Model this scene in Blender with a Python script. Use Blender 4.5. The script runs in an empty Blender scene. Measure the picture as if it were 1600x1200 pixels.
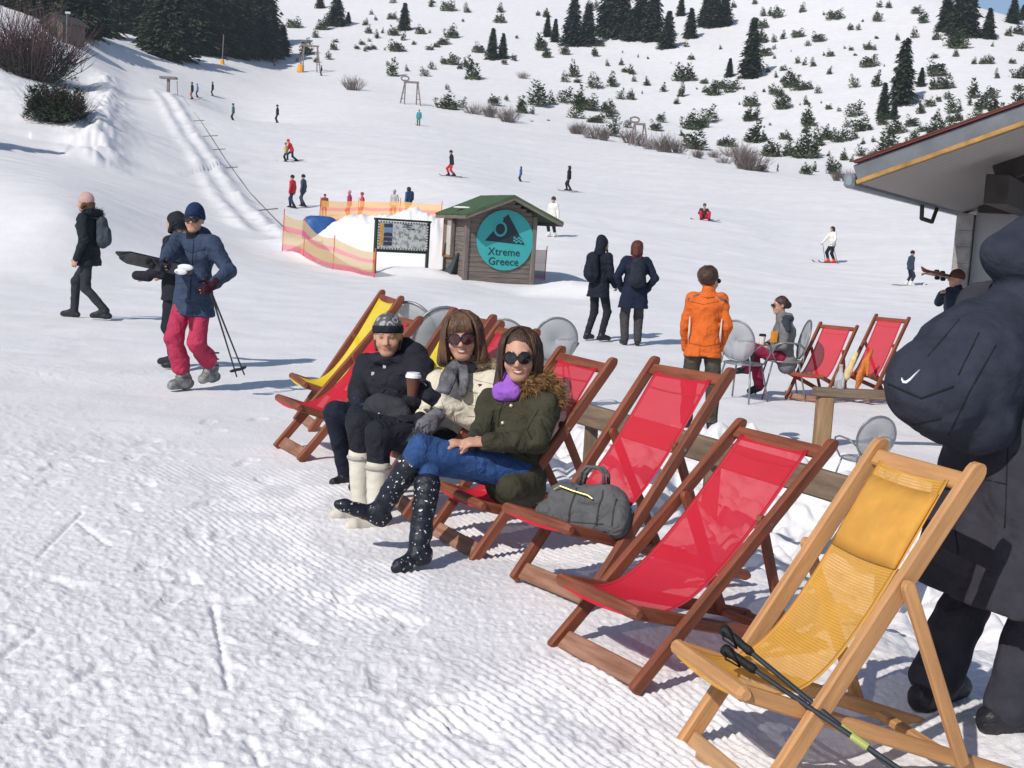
import bpy, math, random
import numpy as np
from mathutils import Vector, Matrix
D = bpy.data
SC = bpy.context.scene
COL = SC.collection
R = math.radians

# ------------------------------------------------------------------ camera, sky, sun, exposure
FPX, PITCH, ROLL, CAMH = 2000.0, R(6.82), R(3.479), 1.676      # focal length in photo pixels, pitch down, roll, eye height
cam_d = D.cameras.new('camera'); cam = D.objects.new('camera', cam_d); COL.objects.link(cam)
cam_d.sensor_width = 36.0; cam_d.lens = 36.0 * FPX / 1600.0
cam_d.clip_start = 0.1; cam_d.clip_end = 3000
_fw = np.array([0, math.cos(PITCH), -math.sin(PITCH)]); _u0 = np.array([0, math.sin(PITCH), math.cos(PITCH)]); _r0 = np.array([1.0, 0, 0])
_rt = _r0 * math.cos(ROLL) + _u0 * math.sin(ROLL); _up = -_r0 * math.sin(ROLL) + _u0 * math.cos(ROLL)
_m = Matrix((_rt, _up, -_fw)).transposed().to_4x4(); _m.translation = (0, 0, CAMH)
cam.matrix_world = _m
SC.camera = cam

SUN_DIR = np.array([-0.60, -0.80, 0.0]) * math.cos(R(39)) + np.array([0, 0, math.sin(R(39))])   # towards the sun
w = D.worlds.new('World'); SC.world = w; w.use_nodes = True
nt = w.node_tree; bg = nt.nodes['Background']
sky = nt.nodes.new('ShaderNodeTexSky'); sky.sky_type = 'NISHITA'; sky.sun_disc = False
sky.sun_elevation = R(39); sky.sun_rotation = math.atan2(SUN_DIR[0], SUN_DIR[1]); sky.altitude = 1500; sky.air_density = 1.0; sky.dust_density = 0.6
nt.links.new(sky.outputs[0], bg.inputs[0]); bg.inputs[1].default_value = 0.08
sun_d = D.lights.new('sun', 'SUN'); sun = D.objects.new('sun', sun_d); COL.objects.link(sun)
sun_d.energy = 3.3; sun_d.angle = R(0.53); sun_d.color = (1.0, 0.95, 0.875)
sun.rotation_euler = Vector(SUN_DIR).to_track_quat('Z', 'Y').to_euler()
SC.view_settings.view_transform = 'Standard'; SC.view_settings.look = 'None'
SC.view_settings.exposure = 0.34; SC.view_settings.gamma = 1.0
SC.cycles.max_bounces = 6; SC.cycles.transparent_max_bounces = 12; SC.cycles.diffuse_bounces = 3

rnd = random.Random(7)
rng = np.random.default_rng(7)
V = lambda *a: np.array(a, float)

# ------------------------------------------------------------------ photo geometry: pixels of the survey photo to points of the place
def ray(px, py): return _fw * FPX + _rt * (px - 800) + _up * (600 - py)
def at(px, py, y):
    d = ray(px, py); return V(0, 0, CAMH) + d * (y / d[1])
def gnd(px, py, z=0.0):
    d = ray(px, py); return V(0, 0, CAMH) + d * ((z - CAMH) / d[2])
def elev(px, py):
    d = ray(px, py); return math.atan2(d[0], d[1]), d[2] / math.hypot(d[0], d[1])

# ------------------------------------------------------------------ noise
def _hash(ix, iy, iz, seed):
    h = (ix.astype(np.int64) * 374761393 + iy.astype(np.int64) * 668265263 + iz.astype(np.int64) * 2147483647 + seed * 974634777) & 0x7fffffff
    h = (h ^ (h >> 13)) * 1274126177 & 0x7fffffff
    h = (h ^ (h >> 16)) & 0x7fffffff
    return (h % 65536) / 65536.0
def vnoise(x, y, z=None, seed=0):
    """smooth value noise in 0..1"""
    x = np.asarray(x, float); y = np.asarray(y, float)
    ix = np.floor(x); iy = np.floor(y); fx = x - ix; fy = y - iy
    fx = fx * fx * (3 - 2 * fx); fy = fy * fy * (3 - 2 * fy)
    if z is None:
        o = np.zeros_like(ix)
        a = _hash(ix, iy, o, seed); b = _hash(ix + 1, iy, o, seed); c = _hash(ix, iy + 1, o, seed); d = _hash(ix + 1, iy + 1, o, seed)
        return (a * (1 - fx) + b * fx) * (1 - fy) + (c * (1 - fx) + d * fx) * fy
    z = np.asarray(z, float); iz = np.floor(z); fz = z - iz; fz = fz * fz * (3 - 2 * fz)
    out = 0
    for k, wz in ((0, 1 - fz), (1, fz)):
        a = _hash(ix, iy, iz + k, seed); b = _hash(ix + 1, iy, iz + k, seed); c = _hash(ix, iy + 1, iz + k, seed); d = _hash(ix + 1, iy + 1, iz + k, seed)
        out = out + wz * ((a * (1 - fx) + b * fx) * (1 - fy) + (c * (1 - fx) + d * fx) * fy)
    return out
def sstep(a, b, x):
    t = np.clip((np.asarray(x, float) - a) / (b - a), 0, 1); return t * t * (3 - 2 * t)

# ------------------------------------------------------------------ naming
def tag(o, label=None, cat=None, group=None, kind=None):
    if label: o['label'] = label
    if cat: o['category'] = cat
    if group: o['group'] = group
    if kind: o['kind'] = kind
    return o
def empty(name, loc=(0, 0, 0), rz=0.0, label=None, cat=None, group=None):
    o = D.objects.new(name, None); COL.objects.link(o); o.location = tuple(loc); o.rotation_euler = (0, 0, rz)
    o.empty_display_size = 0.2
    return tag(o, label, cat, group)
def copy_tree(o, parent=None):
    c = o.copy(); COL.objects.link(c); c.parent = parent
    for ch in list(o.children): copy_tree(ch, c)
    return c

# ------------------------------------------------------------------ materials
def srgb(r, g, b):
    f = lambda c: (c / 255 / 12.92) if c <= 10 else ((c / 255 + 0.055) / 1.055) ** 2.4
    return (f(r), f(g), f(b), 1.0)
MATS = {}
def mat(name, col, rough=0.7, var=0.15, scale=8.0, bump=0.0, bscale=60.0, stretch=None, coord='Object', spec=0.3, transp=0.0, transl=0.0,
        metal=0.0, col2=None, dots=0.0, sheen=0.0, attr=None, coat=0.0, fold=0.0):
    """procedural surface: colour varied by noise, bump by finer noise; coord 'gc' follows the grain of bars and cloth"""
    if name in MATS: return MATS[name]
    m = D.materials.new(name); m.use_nodes = True; MATS[name] = m
    t = m.node_tree; N = t.nodes; L = t.links
    b = N['Principled BSDF']; out = N['Material Output']
    b.inputs['Roughness'].default_value = rough; b.inputs['Metallic'].default_value = metal
    b.inputs['Specular IOR Level'].default_value = spec
    if coat: b.inputs['Coat Weight'].default_value = coat
    if sheen: b.inputs['Sheen Weight'].default_value = sheen
    if coord == 'gc':
        tc = N.new('ShaderNodeAttribute'); tc.attribute_name = 'gc'; vec = tc.outputs['Vector']
    else:
        tc = N.new('ShaderNodeTexCoord'); vec = tc.outputs['Object']
    if stretch:
        mp = N.new('ShaderNodeMapping'); mp.inputs['Scale'].default_value = stretch; L.new(vec, mp.inputs[0]); vec = mp.outputs[0]
    n = N.new('ShaderNodeTexNoise'); n.inputs['Scale'].default_value = scale; n.inputs['Detail'].default_value = 5; n.inputs['Roughness'].default_value = 0.6
    L.new(vec, n.inputs['Vector'])
    r = N.new('ShaderNodeValToRGB'); L.new(n.outputs['Fac'], r.inputs[0])
    c1 = tuple(max(0, c * (1 - var)) for c in col[:3]) + (1,)
    c2 = col2 if col2 else tuple(min(1, c * (1 + var)) for c in col[:3]) + (1,)
    r.color_ramp.elements[0].position = 0.32; r.color_ramp.elements[1].position = 0.68
    r.color_ramp.elements[0].color = c1; r.color_ramp.elements[1].color = c2
    csock = r.outputs[0]
    if attr:
        a = N.new('ShaderNodeAttribute'); a.attribute_name = attr
        mx = N.new('ShaderNodeMix'); mx.data_type = 'RGBA'; mx.blend_type = 'MULTIPLY'; mx.inputs['Factor'].default_value = 1.0
        L.new(csock, mx.inputs['A']); L.new(a.outputs['Color'], mx.inputs['B']); csock = mx.outputs['Result']
    L.new(csock, b.inputs['Base Color'])
    if fold:
        n3 = N.new('ShaderNodeTexNoise'); n3.inputs['Scale'].default_value = fold; n3.inputs['Detail'].default_value = 3; n3.inputs['Distortion'].default_value = 1.4; L.new(vec, n3.inputs['Vector'])
        bf = N.new('ShaderNodeBump'); bf.inputs['Strength'].default_value = 0.75; bf.inputs['Distance'].default_value = 0.045; L.new(n3.outputs['Fac'], bf.inputs['Height'])
        L.new(bf.outputs[0], b.inputs['Normal'])
    if bump:
        n2 = N.new('ShaderNodeTexNoise'); n2.inputs['Scale'].default_value = bscale; n2.inputs['Detail'].default_value = 4
        L.new(vec, n2.inputs['Vector'])
        bp = N.new('ShaderNodeBump'); bp.inputs['Strength'].default_value = bump; bp.inputs['Distance'].default_value = 0.01
        L.new(n2.outputs['Fac'], bp.inputs['Height'])
        if fold: L.new(bf.outputs[0], bp.inputs['Normal'])
        L.new(bp.outputs[0], b.inputs['Normal'])
    sh = b.outputs[0]
    if transl:
        tl = N.new('ShaderNodeBsdfTranslucent'); L.new(csock, tl.inputs[0])
        mx = N.new('ShaderNodeMixShader'); mx.inputs[0].default_value = transl; L.new(sh, mx.inputs[1]); L.new(tl.outputs[0], mx.inputs[2]); sh = mx.outputs[0]
    if transp or dots:
        tp = N.new('ShaderNodeBsdfTransparent')
        mx = N.new('ShaderNodeMixShader'); mx.inputs[0].default_value = transp; L.new(sh, mx.inputs[1]); L.new(tp.outputs[0], mx.inputs[2]); sh = mx.outputs[0]
        if dots:                                   # an open weave: square holes along the cloth's own two directions
            at_ = N.new('ShaderNodeAttribute'); at_.attribute_name = 'gc'
            sp = N.new('ShaderNodeSeparateXYZ'); L.new(at_.outputs['Vector'], sp.inputs[0])
            prod = None
            for k, ax in enumerate(('X', 'Y')):
                mu = N.new('ShaderNodeMath'); mu.operation = 'MULTIPLY'; mu.inputs[1].default_value = dots * (1.0 if k == 0 else 0.8); L.new(sp.outputs[ax], mu.inputs[0])
                si = N.new('ShaderNodeMath'); si.operation = 'SINE'; L.new(mu.outputs[0], si.inputs[0])
                gt = N.new('ShaderNodeMath'); gt.operation = 'GREATER_THAN'; gt.inputs[1].default_value = -0.1; L.new(si.outputs[0], gt.inputs[0])
                if prod is None: prod = gt.outputs[0]
                else:
                    pm = N.new('ShaderNodeMath'); pm.operation = 'MULTIPLY'; L.new(prod, pm.inputs[0]); L.new(gt.outputs[0], pm.inputs[1]); prod = pm.outputs[0]
            fac = N.new('ShaderNodeMath'); fac.operation = 'MULTIPLY'; fac.inputs[1].default_value = transp; L.new(prod, fac.inputs[0])
            L.new(fac.outputs[0], mx.inputs[0])
    L.new(sh, out.inputs[0])
    return m

# ------------------------------------------------------------------ mesh builder
class MB:
    def __init__(s): s.v = []; s.f = []; s.g = []; s.n = 0; s.mi = []; s.cur = 0; s.smooth = False
    def add(s, verts, faces, gc=None):
        verts = np.asarray(verts, float)
        s.v.append(verts); s.g.append(np.asarray(gc, float) if gc is not None else verts)
        for f in faces: s.f.append(tuple(i + s.n for i in f)); s.mi.append(s.cur)
        s.n += len(verts)
    def box(s, c, size, rot=None, ch=0.0):
        sx, sy, sz = [k / 2 for k in size]
        P = np.array([[x, y, z] for x in (-sx, sx) for y in (-sy, sy) for z in (-sz, sz)])
        if rot is not None: Q = P @ np.asarray(rot, float).T
        else: Q = P
        s.add(Q + np.asarray(c, float), [(0, 1, 3, 2), (4, 6, 7, 5), (0, 4, 5, 1), (2, 3, 7, 6), (0, 2, 6, 4), (1, 5, 7, 3)], P)
    def beam(s, p0, p1, w, h, up=(0, 0, 1), ch=0.006, round_end=0.0):
        """chamfered bar of width w (sideways) and height h (along up) from p0 to p1"""
        p0 = np.asarray(p0, float); p1 = np.asarray(p1, float); d = p1 - p0; ln = np.linalg.norm(d); d = d / ln
        up = np.asarray(up, float); sd = np.cross(d, up); sd /= np.linalg.norm(sd) + 1e-12; u = np.cross(sd, d)
        a, b = w / 2, h / 2
        prof = [(-a + ch, -b), (a - ch, -b), (a, -b + ch), (a, b - ch), (a - ch, b), (-a + ch, b), (-a, b - ch), (-a, -b + ch)]
        secs = [(0.0, (a - ch) / a, (b - ch) / b), (ch, 1, 1), (ln - ch, 1, 1), (ln, (a - ch) / a, (b - ch) / b)]
        if round_end:
            e = round_end; secs = secs[:2] + [(ln - e, 1, 1), (ln - e * 0.5, 1, 0.87), (ln - e * 0.13, 1, 0.5), (ln, 1, 0.12)]
        vs = []; gc = []
        k0 = rnd.random() * 10
        for t, fa, fb in secs:
            for x, y in prof:
                vs.append(p0 + d * t + sd * x * fa + u * y * fb); gc.append((t + k0, x + k0, y))
        fs = [tuple(reversed(range(8)))]
        for i in range(len(secs) - 1):
            for j in range(8): fs.append((i * 8 + j, i * 8 + (j + 1) % 8, i * 8 + 8 + (j + 1) % 8, i * 8 + 8 + j))
        fs.append(tuple(range(len(vs) - 8, len(vs))))
        s.add(vs, fs, gc)
    def tube(s, pts, r, n=8, closed=False, cap=True):
        pts = [np.asarray(p, float) for p in pts]; m = len(pts)
        rs = r if hasattr(r, '__len__') else [r] * m
        vs = []; gc = []; u = None; acc = 0
        for i, p in enumerate(pts):
            a = pts[(i - 1) % m] if (i or closed) else p; b = pts[(i + 1) % m] if (i < m - 1 or closed) else p
            d = b - a; d = d / (np.linalg.norm(d) + 1e-12)
            if u is None:
                u = np.cross(d, (0, 0, 1.0) if abs(d[2]) < 0.9 else (1.0, 0, 0))
            u = u - d * (u @ d); u /= np.linalg.norm(u) + 1e-12; q = np.cross(d, u)
            if i: acc += np.linalg.norm(p - pts[i - 1])
            for j in range(n):
                an = 2 * math.pi * j / n
                vs.append(p + rs[i] * (math.cos(an) * u + math.sin(an) * q)); gc.append((acc, math.cos(an) * rs[i], math.sin(an) * rs[i]))
        fs = []
        for i in range(m if closed else m - 1):
            for j in range(n):
                k = (i + 1) % m
                fs.append((i * n + j, i * n + (j + 1) % n, k * n + (j + 1) % n, k * n + j))
        if cap and not closed: fs += [tuple(reversed(range(n))), tuple(range((m - 1) * n, m * n))]
        s.add(vs, fs, gc)
    def ball(s, c, r, n=8, m=6, rot=None):
        r = np.array(r if hasattr(r, '__len__') else (r, r, r), float)
        vs = [(0, 0, -1)] + [(math.cos(2 * math.pi * j / n) * math.cos(t), math.sin(2 * math.pi * j / n) * math.cos(t), math.sin(t))
                             for t in [-math.pi / 2 + math.pi * i / m for i in range(1, m)] for j in range(n)] + [(0, 0, 1)]
        vs = np.array(vs) * r
        if rot is not None: vs = vs @ np.asarray(rot, float).T
        fs = [(0, 1 + (j + 1) % n, 1 + j) for j in range(n)]
        for i in range(m - 2):
            for j in range(n): fs.append((1 + i * n + j, 1 + i * n + (j + 1) % n, 1 + (i + 1) * n + (j + 1) % n, 1 + (i + 1) * n + j))
        e = len(vs) - 1
        fs += [(e, e - n + j, e - n + (j + 1) % n) for j in range(n)]
        s.add(vs + np.asarray(c, float), fs)
    def sheet(s, rows, thick=0.0, nrm=None):
        """grid of points rows[i][j]; with a thickness it becomes a closed slab"""
        A = np.asarray(rows, float); ni, nj = A.shape[:2]
        du = np.concatenate([[0], np.cumsum(np.linalg.norm(np.diff(A[:, nj // 2], axis=0), axis=1))])
        dv = np.concatenate([[0], np.cumsum(np.linalg.norm(np.diff(A[ni // 2], axis=0), axis=1))])
        gc = np.zeros((ni, nj, 3)); gc[..., 0] = dv[None, :]; gc[..., 1] = du[:, None]
        fs = [(i * nj + j, i * nj + j + 1, (i + 1) * nj + j + 1, (i + 1) * nj + j) for i in range(ni - 1) for j in range(nj - 1)]
        if not thick: s.add(A.reshape(-1, 3), fs, gc.reshape(-1, 3)); return
        gi = np.gradient(A, axis=0) if ni > 1 else None; gj = np.gradient(A, axis=1)
        n = np.cross(gi, gj); n /= np.linalg.norm(n, axis=2, keepdims=True) + 1e-12
        B = A - n * thick; N = ni * nj
        fs2 = fs + [tuple(reversed([k + N for k in f])) for f in fs]
        ed = [(0 * nj + j, j + 1) for j in range(nj - 1)] + [((ni - 1) * nj + j + 1, (ni - 1) * nj + j) for j in range(nj - 1)] + \
             [((i + 1) * nj, i * nj) for i in range(ni - 1)] + [(i * nj + nj - 1, (i + 1) * nj + nj - 1) for i in range(ni - 1)]
        fs2 += [(b, a, a + N, b + N) for a, b in ed]
        s.add(np.concatenate([A.reshape(-1, 3), B.reshape(-1, 3)]), fs2, np.concatenate([gc.reshape(-1, 3)] * 2))
    def data(s, name, mats, origin=(0, 0, 0)):
        me = D.meshes.new(name)
        vs = np.concatenate(s.v) - np.asarray(origin, float) if s.v else np.zeros((0, 3))
        me.from_pydata(vs.tolist(), [], s.f)
        at_ = me.attributes.new('gc', 'FLOAT_VECTOR', 'POINT'); at_.data.foreach_set('vector', np.concatenate(s.g).astype(np.float32).ravel())
        for m in (mats if isinstance(mats, (list, tuple)) else [mats]): me.materials.append(m)
        if any(s.mi): me.polygons.foreach_set('material_index', s.mi)
        if s.smooth: me.polygons.foreach_set('use_smooth', [True] * len(me.polygons))
        me.update(); return me
    def build(s, name, mats, parent=None, origin=(0, 0, 0), smooth=None):
        """one object; vertices are written relative to origin (the parent's base, or the object's own)"""
        if smooth is not None: s.smooth = smooth
        o = D.objects.new(name, s.data(name, mats, origin)); COL.objects.link(o)
        if parent is not None: o.parent = parent
        else: o.location = tuple(origin)
        return o

# ------------------------------------------------------------------ terrain
_ctl = [  # photo x, photo y, distance: where people, trees and edges stand
    (470, 323, 68), (455, 253, 90), (365, 190, 146), (303, 155, 138), (435, 193, 128), (655, 195, 140), (705, 275, 82), (888, 298, 88), (813, 285, 92),
    (1298, 411, 61), (1420, 446, 52), (1100, 347, 72), (862, 370, 55), (583, 433, 38.9), (441, 392, 46), (665, 437, 38.5),
    (230, 322, 50), (230, 250, 74), (220, 180, 106), (200, 120, 150), (100, 330, 36), (0, 300, 40), (0, 240, 60), (0, 190, 80), (0, 130, 106), (60, 158, 100),
    (120, 205, 82), (130, 260, 62), (160, 200, 90), (0, 25, 150), (110, 47, 158), (200, 78, 168), (290, 97, 182), (40, 112, 124),
    (350, 100, 190), (430, 104, 215), (500, 118, 205), (560, 140, 185), (640, 163, 172), (700, 176, 166), (900, 216, 150), (1050, 241, 138), (1200, 268, 128), (1340, 287, 118), (1480, 305, 108),
    (1000, 300, 96), (1200, 310, 98), (1350, 340, 86), (1480, 360, 78), (1600, 380, 70), (1600, 330, 100),
    (900, 190, 172), (700, 150, 185), (560, 110, 215), (1100, 230, 160), (1200, 248, 152), (1340, 272, 140), (1500, 290, 128),
    (1200, 150, 195), (1200, 50, 250), (1200, -50, 320), (900, 100, 225), (900, 0, 300), (900, -80, 390), (700, 90, 230), (700, 0, 300), (600, -80, 400),
    (450, 20, 290), (500, 60, 250), (350, 60, 235), (300, 0, 300), (180, 60, 205), (150, -50, 300), (0, -60, 300), (1400, 150, 185), (1400, 50, 238), (1400, -40, 300), (1590, 150, 178), (1590, 90, 215),
    (1530, 17, 258), (1600, 33, 250), (1480, 3, 265), (1540, 60, 330), (1600, 80, 330), (1450, 20, 360), (1400, -10, 420), (1200, -60, 430), (1600, 100, 430), (1540, 90, 430)]
_A, _S, _Rr = [], [], []
for px, py, r in _ctl:
    a, e = elev(px, py); _A.append(a); _Rr.append(r); _S.append((CAMH + r * e) / r)
for a in (-0.42, -0.3, -0.2, -0.1, 0.0, 0.1, 0.2, 0.3, 0.42):
    for r in (20, 30): _A.append(a); _Rr.append(r); _S.append(0.0)
    if a >= -0.05: _A.append(a); _Rr.append(38); _S.append(-0.002)
def _feat(a, r): return np.stack([np.asarray(a) * 3.2, np.log(r)], -1)
def _phi(d2): return 0.5 * d2 * np.log(d2 + 1e-9)
_X = _feat(np.array(_A), np.array(_Rr)); _n = len(_X)
_K = _phi(((_X[:, None] - _X[None]) ** 2).sum(-1)) + np.eye(_n) * 2e-3
_Pm = np.concatenate([np.ones((_n, 1)), _X], 1)
_sol = np.linalg.solve(np.block([[_K, _Pm], [_Pm.T, np.zeros((3, 3))]]), np.concatenate([_S, np.zeros(3)]))
# deck chairs of the row: x, y, yaw of the backward direction, recline of the long rails, ground level, seat-front offset and height, tilt
CH = {'A': (-0.275, 6.696, 60.5, 53.4, -0.035, 0.058, 0.288, -0.011), 'B': (0.222, 5.721, 54.8, 53.2, 0.031, -0.078, 0.361, 0.014),
      'C': (0.378, 4.838, 56.3, 43.7, -0.008, 0.016, 0.296, -0.006), 'D': (0.741, 4.038, 72.2, 57.8, -0.097, -0.038, 0.397, 0.024),
      'Z': (-1.545, 8.882, 61.9, 49.9, 0.017, 0.001, 0.368, -0.002), 'Y': (-1.684, 10.353, 67.2, 57.7, -0.02, -0.045, 0.382, -0.027),
      'Y2': (-0.901, 7.952, 59.2, 56.4, 0.034, -0.01, 0.345, -0.001), 'R2': (-0.663, 7.352, 66.2, 55.4, 0.024, -0.01, 0.345, -0.001),
      'E1': (3.86, 16.762, 38.7, 49.7, -0.324, -0.01, 0.345, 0.004), 'E2': (4.60, 17.1, 52.5, 59.2, -0.30, -0.01, 0.345, 0.011)}
def terrain(x, y, detail=False):
    x = np.asarray(x, float); y = np.asarray(y, float); shp = x.shape; x = x.ravel(); y = y.ravel()
    r = np.hypot(x, y) + 1e-6; a = np.arctan2(x, y)
    ac = np.clip(a, -0.46, 0.46); rc = np.clip(r, 16, 430)
    X = _feat(ac, rc); s = np.empty(len(x))
    for i in range(0, len(x), 40000):
        d2 = ((X[i:i + 40000, None] - _X[None]) ** 2).sum(-1)
        s[i:i + 40000] = _phi(d2) @ _sol[:_n] + _sol[_n] + X[i:i + 40000] @ _sol[_n + 1:]
    z = s * r * sstep(24, 36, r) * (1 - sstep(0.55, 1.2, np.abs(a)))
    # the terrace: lower ground behind the row of deck chairs
    d = 0.93 * (x - 0.74) + 0.36 * (y - 4.02)
    drop = sstep(1.15, 2.5, d) * (1 - sstep(24, 34, r)) * sstep(-1.2, 0.4, x + 0.10 * (y - 9))
    z = z - 0.33 * drop
    z = z + 0.10 * np.exp(-((d - 1.5) / 0.45) ** 2) * drop
    for k in 'ABCDZY':
        c = CH[k]; z = z + c[4] * np.exp(-((x - c[0] - 0.3) ** 2 + (y - c[1] - 0.2) ** 2) / 0.55 ** 2)
    # ploughed heap of snow behind the map board
    for cx, cy, h, sx, sy in MOUNDS:
        n = vnoise(x * 1.3, y * 1.3, seed=3) * 0.5 + vnoise(x * 3.1, y * 3.1, seed=4) * 0.35 + np.abs(vnoise(x * 5, y * 5, seed=5) - .5) * 0.35 + vnoise(x * 11, y * 11, seed=6) * 0.12 - .1
        z = z + h * (0.80 + 0.32 * n) * np.exp(-(((x - cx) / sx) ** 2) ** 1.3 - (((y - cy) / sy) ** 2) ** 1.3)
    # berms along the tow lane and lumps along its far edge
    for path, h, wd, amp, sd in BERMS:
        P = np.array(path); m = np.full(len(x), 1e9)
        sel = np.where((x > P[:, 0].min() - 8) & (x < P[:, 0].max() + 8) & (y > P[:, 1].min() - 8) & (y < P[:, 1].max() + 8))[0]
        if len(sel) == 0: continue
        xs, ys = x[sel], y[sel]; mm = np.full(len(sel), 1e9)
        for p, q in zip(P[:-1], P[1:]):
            e = q - p; t = np.clip(((xs - p[0]) * e[0] + (ys - p[1]) * e[1]) / (e @ e), 0, 1)
            mm = np.minimum(mm, np.hypot(xs - p[0] - t * e[0], ys - p[1] - t * e[1]))
        nn = vnoise(xs * 0.9, ys * 0.6, seed=sd) * 0.75 + vnoise(xs * 2.1, ys * 1.3, seed=sd + 1) * 0.4 + vnoise(xs * 5, ys * 3, seed=sd + 2) * 0.2 - .15
        z[sel] += h * (1 - amp + amp * nn * 1.4) * np.exp(-(mm / wd) ** 2)
    if detail:
        tr = sstep(34, 50, r) * (1 - sstep(150, 190, r))       # old ski tracks crossing the piste
        for an, sd_ in ((0.5, 81), (-0.35, 82), (1.1, 83)):
            uu = x * math.cos(an) + y * math.sin(an); vv = -x * math.sin(an) + y * math.cos(an) + 2.5 * np.sin(uu / 9 + sd_)
            z = z + tr * 0.10 * np.maximum(0, vnoise(uu / 16, vv / 0.75, seed=sd_) - 0.62)
        z = z + 0.5 * sstep(60, 160, r) * (vnoise(x / 14, y / 14, seed=11) - 0.5) + 0.16 * sstep(28, 70, r) * (vnoise(x / 5, y / 2.2, seed=12) - 0.5)
        i = np.where(r < 62)[0]; xs, ys, rs = x[i], y[i], r[i]; dz = np.zeros(len(i))
        f1 = 1 - sstep(45, 62, rs)
        dz += 0.04 * (vnoise(xs * 1.1, ys * 1.1, seed=21) - 0.5)
        dz += 0.007 * (vnoise(xs * 4.3, ys * 4.3, seed=22) - 0.5)
        rough = sstep(0.35, 0.7, vnoise(xs * 0.7 + 5, ys * 0.7, seed=23)) * 0.55 + 0.2
        u1 = xs * 0.55 - ys * 0.83; v1 = xs * 0.83 + ys * 0.55
        chunk = np.maximum(0, vnoise(u1 * 6.5, v1 * 9.5, seed=24) - 0.52) * np.maximum(0, vnoise(xs * 2.2, ys * 2.2, seed=25) - 0.3)
        dz += rough * 0.04 * chunk
        dz += rough * 0.026 * np.maximum(0, vnoise(u1 * 13, v1 * 24, seed=26) - 0.56) * sstep(.3, .6, vnoise(xs * 1.7, ys * 1.7, seed=41)) * (1 - sstep(9, 22, rs))
        dz += rough * 0.011 * (vnoise(xs * 34, ys * 34, seed=36) - 0.5) * (1 - sstep(7, 14, rs)) + 0.009 * rough * np.abs(vnoise(xs * 19, ys * 19, seed=42) - 0.5) * (1 - sstep(9, 18, rs)) + 0.007 * (vnoise(xs * 62, ys * 62, seed=43) - 0.5) * (1 - sstep(5.5, 9, rs)) + 0.010 * np.maximum(0, vnoise(u1 * 30, v1 * 46, seed=44) - .6) * (1 - sstep(6, 11, rs))
        dz -= 0.03 * np.maximum(0, vnoise(xs * 2.6, ys * 2.6, seed=27) - 0.68) * (1 - sstep(18, 30, rs))
        # the churned edge where the terrace drops
        dd = 0.93 * (xs - 0.74) + 0.36 * (ys - 4.02)
        ed = sstep(1.1, 1.7, dd) * (1 - sstep(3.9, 4.9, dd)) * sstep(-0.2, 0.8, xs) * (1 - sstep(12.5, 14.5, rs)) * (.25 + .75 * sstep(6.0, 8.5, rs))
        dz += ed * (0.30 * (vnoise(xs * 2.6, ys * 1.6, seed=28) - 0.45) + 0.16 * (np.abs(vnoise(xs * 6, ys * 4, seed=29) - 0.5) * 2 - .3) + 0.07 * (vnoise(xs * 15, ys * 12, seed=45) - .5))
        # groomer corduroy, worn away in patches
        cm = sstep(0.50, 0.66, vnoise(xs * 1.5 + 9, ys * 1.5, seed=30)) * (0.35 + 0.65 * sstep(0.3, 0.6, vnoise(xs * 5, ys * 5, seed=31))) * sstep(-1.6, -0.5, xs + (ys - 5) * 0.35) * (1 - sstep(7.5, 11, rs)) * (1 - sstep(0.8, 1.5, dd))
        dz += cm * 0.0062 * np.sin((v1 + 0.02 * vnoise(u1 * 2, v1 * 2, seed=33)) * 2 * math.pi / 0.042)
        for bx_, by_, ba in PRINTS:                     # boot prints
            k = np.where((np.abs(xs - bx_) < .3) & (np.abs(ys - by_) < .3))[0]
            if len(k) == 0: continue
            lx_ = (xs[k] - bx_) * math.cos(ba) + (ys[k] - by_) * math.sin(ba); ly_ = -(xs[k] - bx_) * math.sin(ba) + (ys[k] - by_) * math.cos(ba)
            q_ = np.minimum((lx_ / (.045 + .012 * np.sign(ly_) * (ly_ > .02))) ** 4 + (ly_ / .14) ** 4, 4)
            dz[k] += -.014 * np.exp(-q_ * 1.2) * (.55 + .9 * vnoise(xs[k] * 24, ys[k] * 24, seed=47)) + .003 * np.exp(-(q_ - 1.8) ** 2 * 2)
        # ski ruts
        for (ax, ay), (bx, by), dep, wd in RUTS:
            e = V(bx - ax, by - ay); t = ((xs - ax) * e[0] + (ys - ay) * e[1]) / (e @ e)
            ds = np.abs((xs - ax) * e[1] - (ys - ay) * e[0]) / np.linalg.norm(e) + 0.012 * (vnoise(xs * 8, ys * 8, seed=35) - .5)
            dz -= dep * np.exp(-(ds / wd) ** 2) * ((t > 0) & (t < 1))
        z[i] += dz * f1
    return z.reshape(shp)
MOUNDS = []; BERMS = []; RUTS = []; PRINTS = []
def H(x, y): return float(terrain(np.array([x]), np.array([y]))[0])
_rs = np.exp(np.linspace(math.log(3.0), math.log(440), 1600))
def on_ground(px, py, rmin=3.0):
    """first point where the line of sight meets the snow"""
    d = ray(px, py); d = d / math.hypot(d[0], d[1])
    rs = _rs[_rs >= rmin]
    x, y, z = d[0] * rs, d[1] * rs, CAMH + d[2] * rs
    t = terrain(x, y); k = np.where(z <= t)[0]
    if len(k) == 0: return None
    k = k[0]
    if k:
        f0, f1 = z[k - 1] - t[k - 1], z[k] - t[k]; w_ = f0 / (f0 - f1 + 1e-9); r = rs[k - 1] + (rs[k] - rs[k - 1]) * w_
    else: r = rs[0]
    return V(d[0] * r, d[1] * r, H(d[0] * r, d[1] * r))

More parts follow.
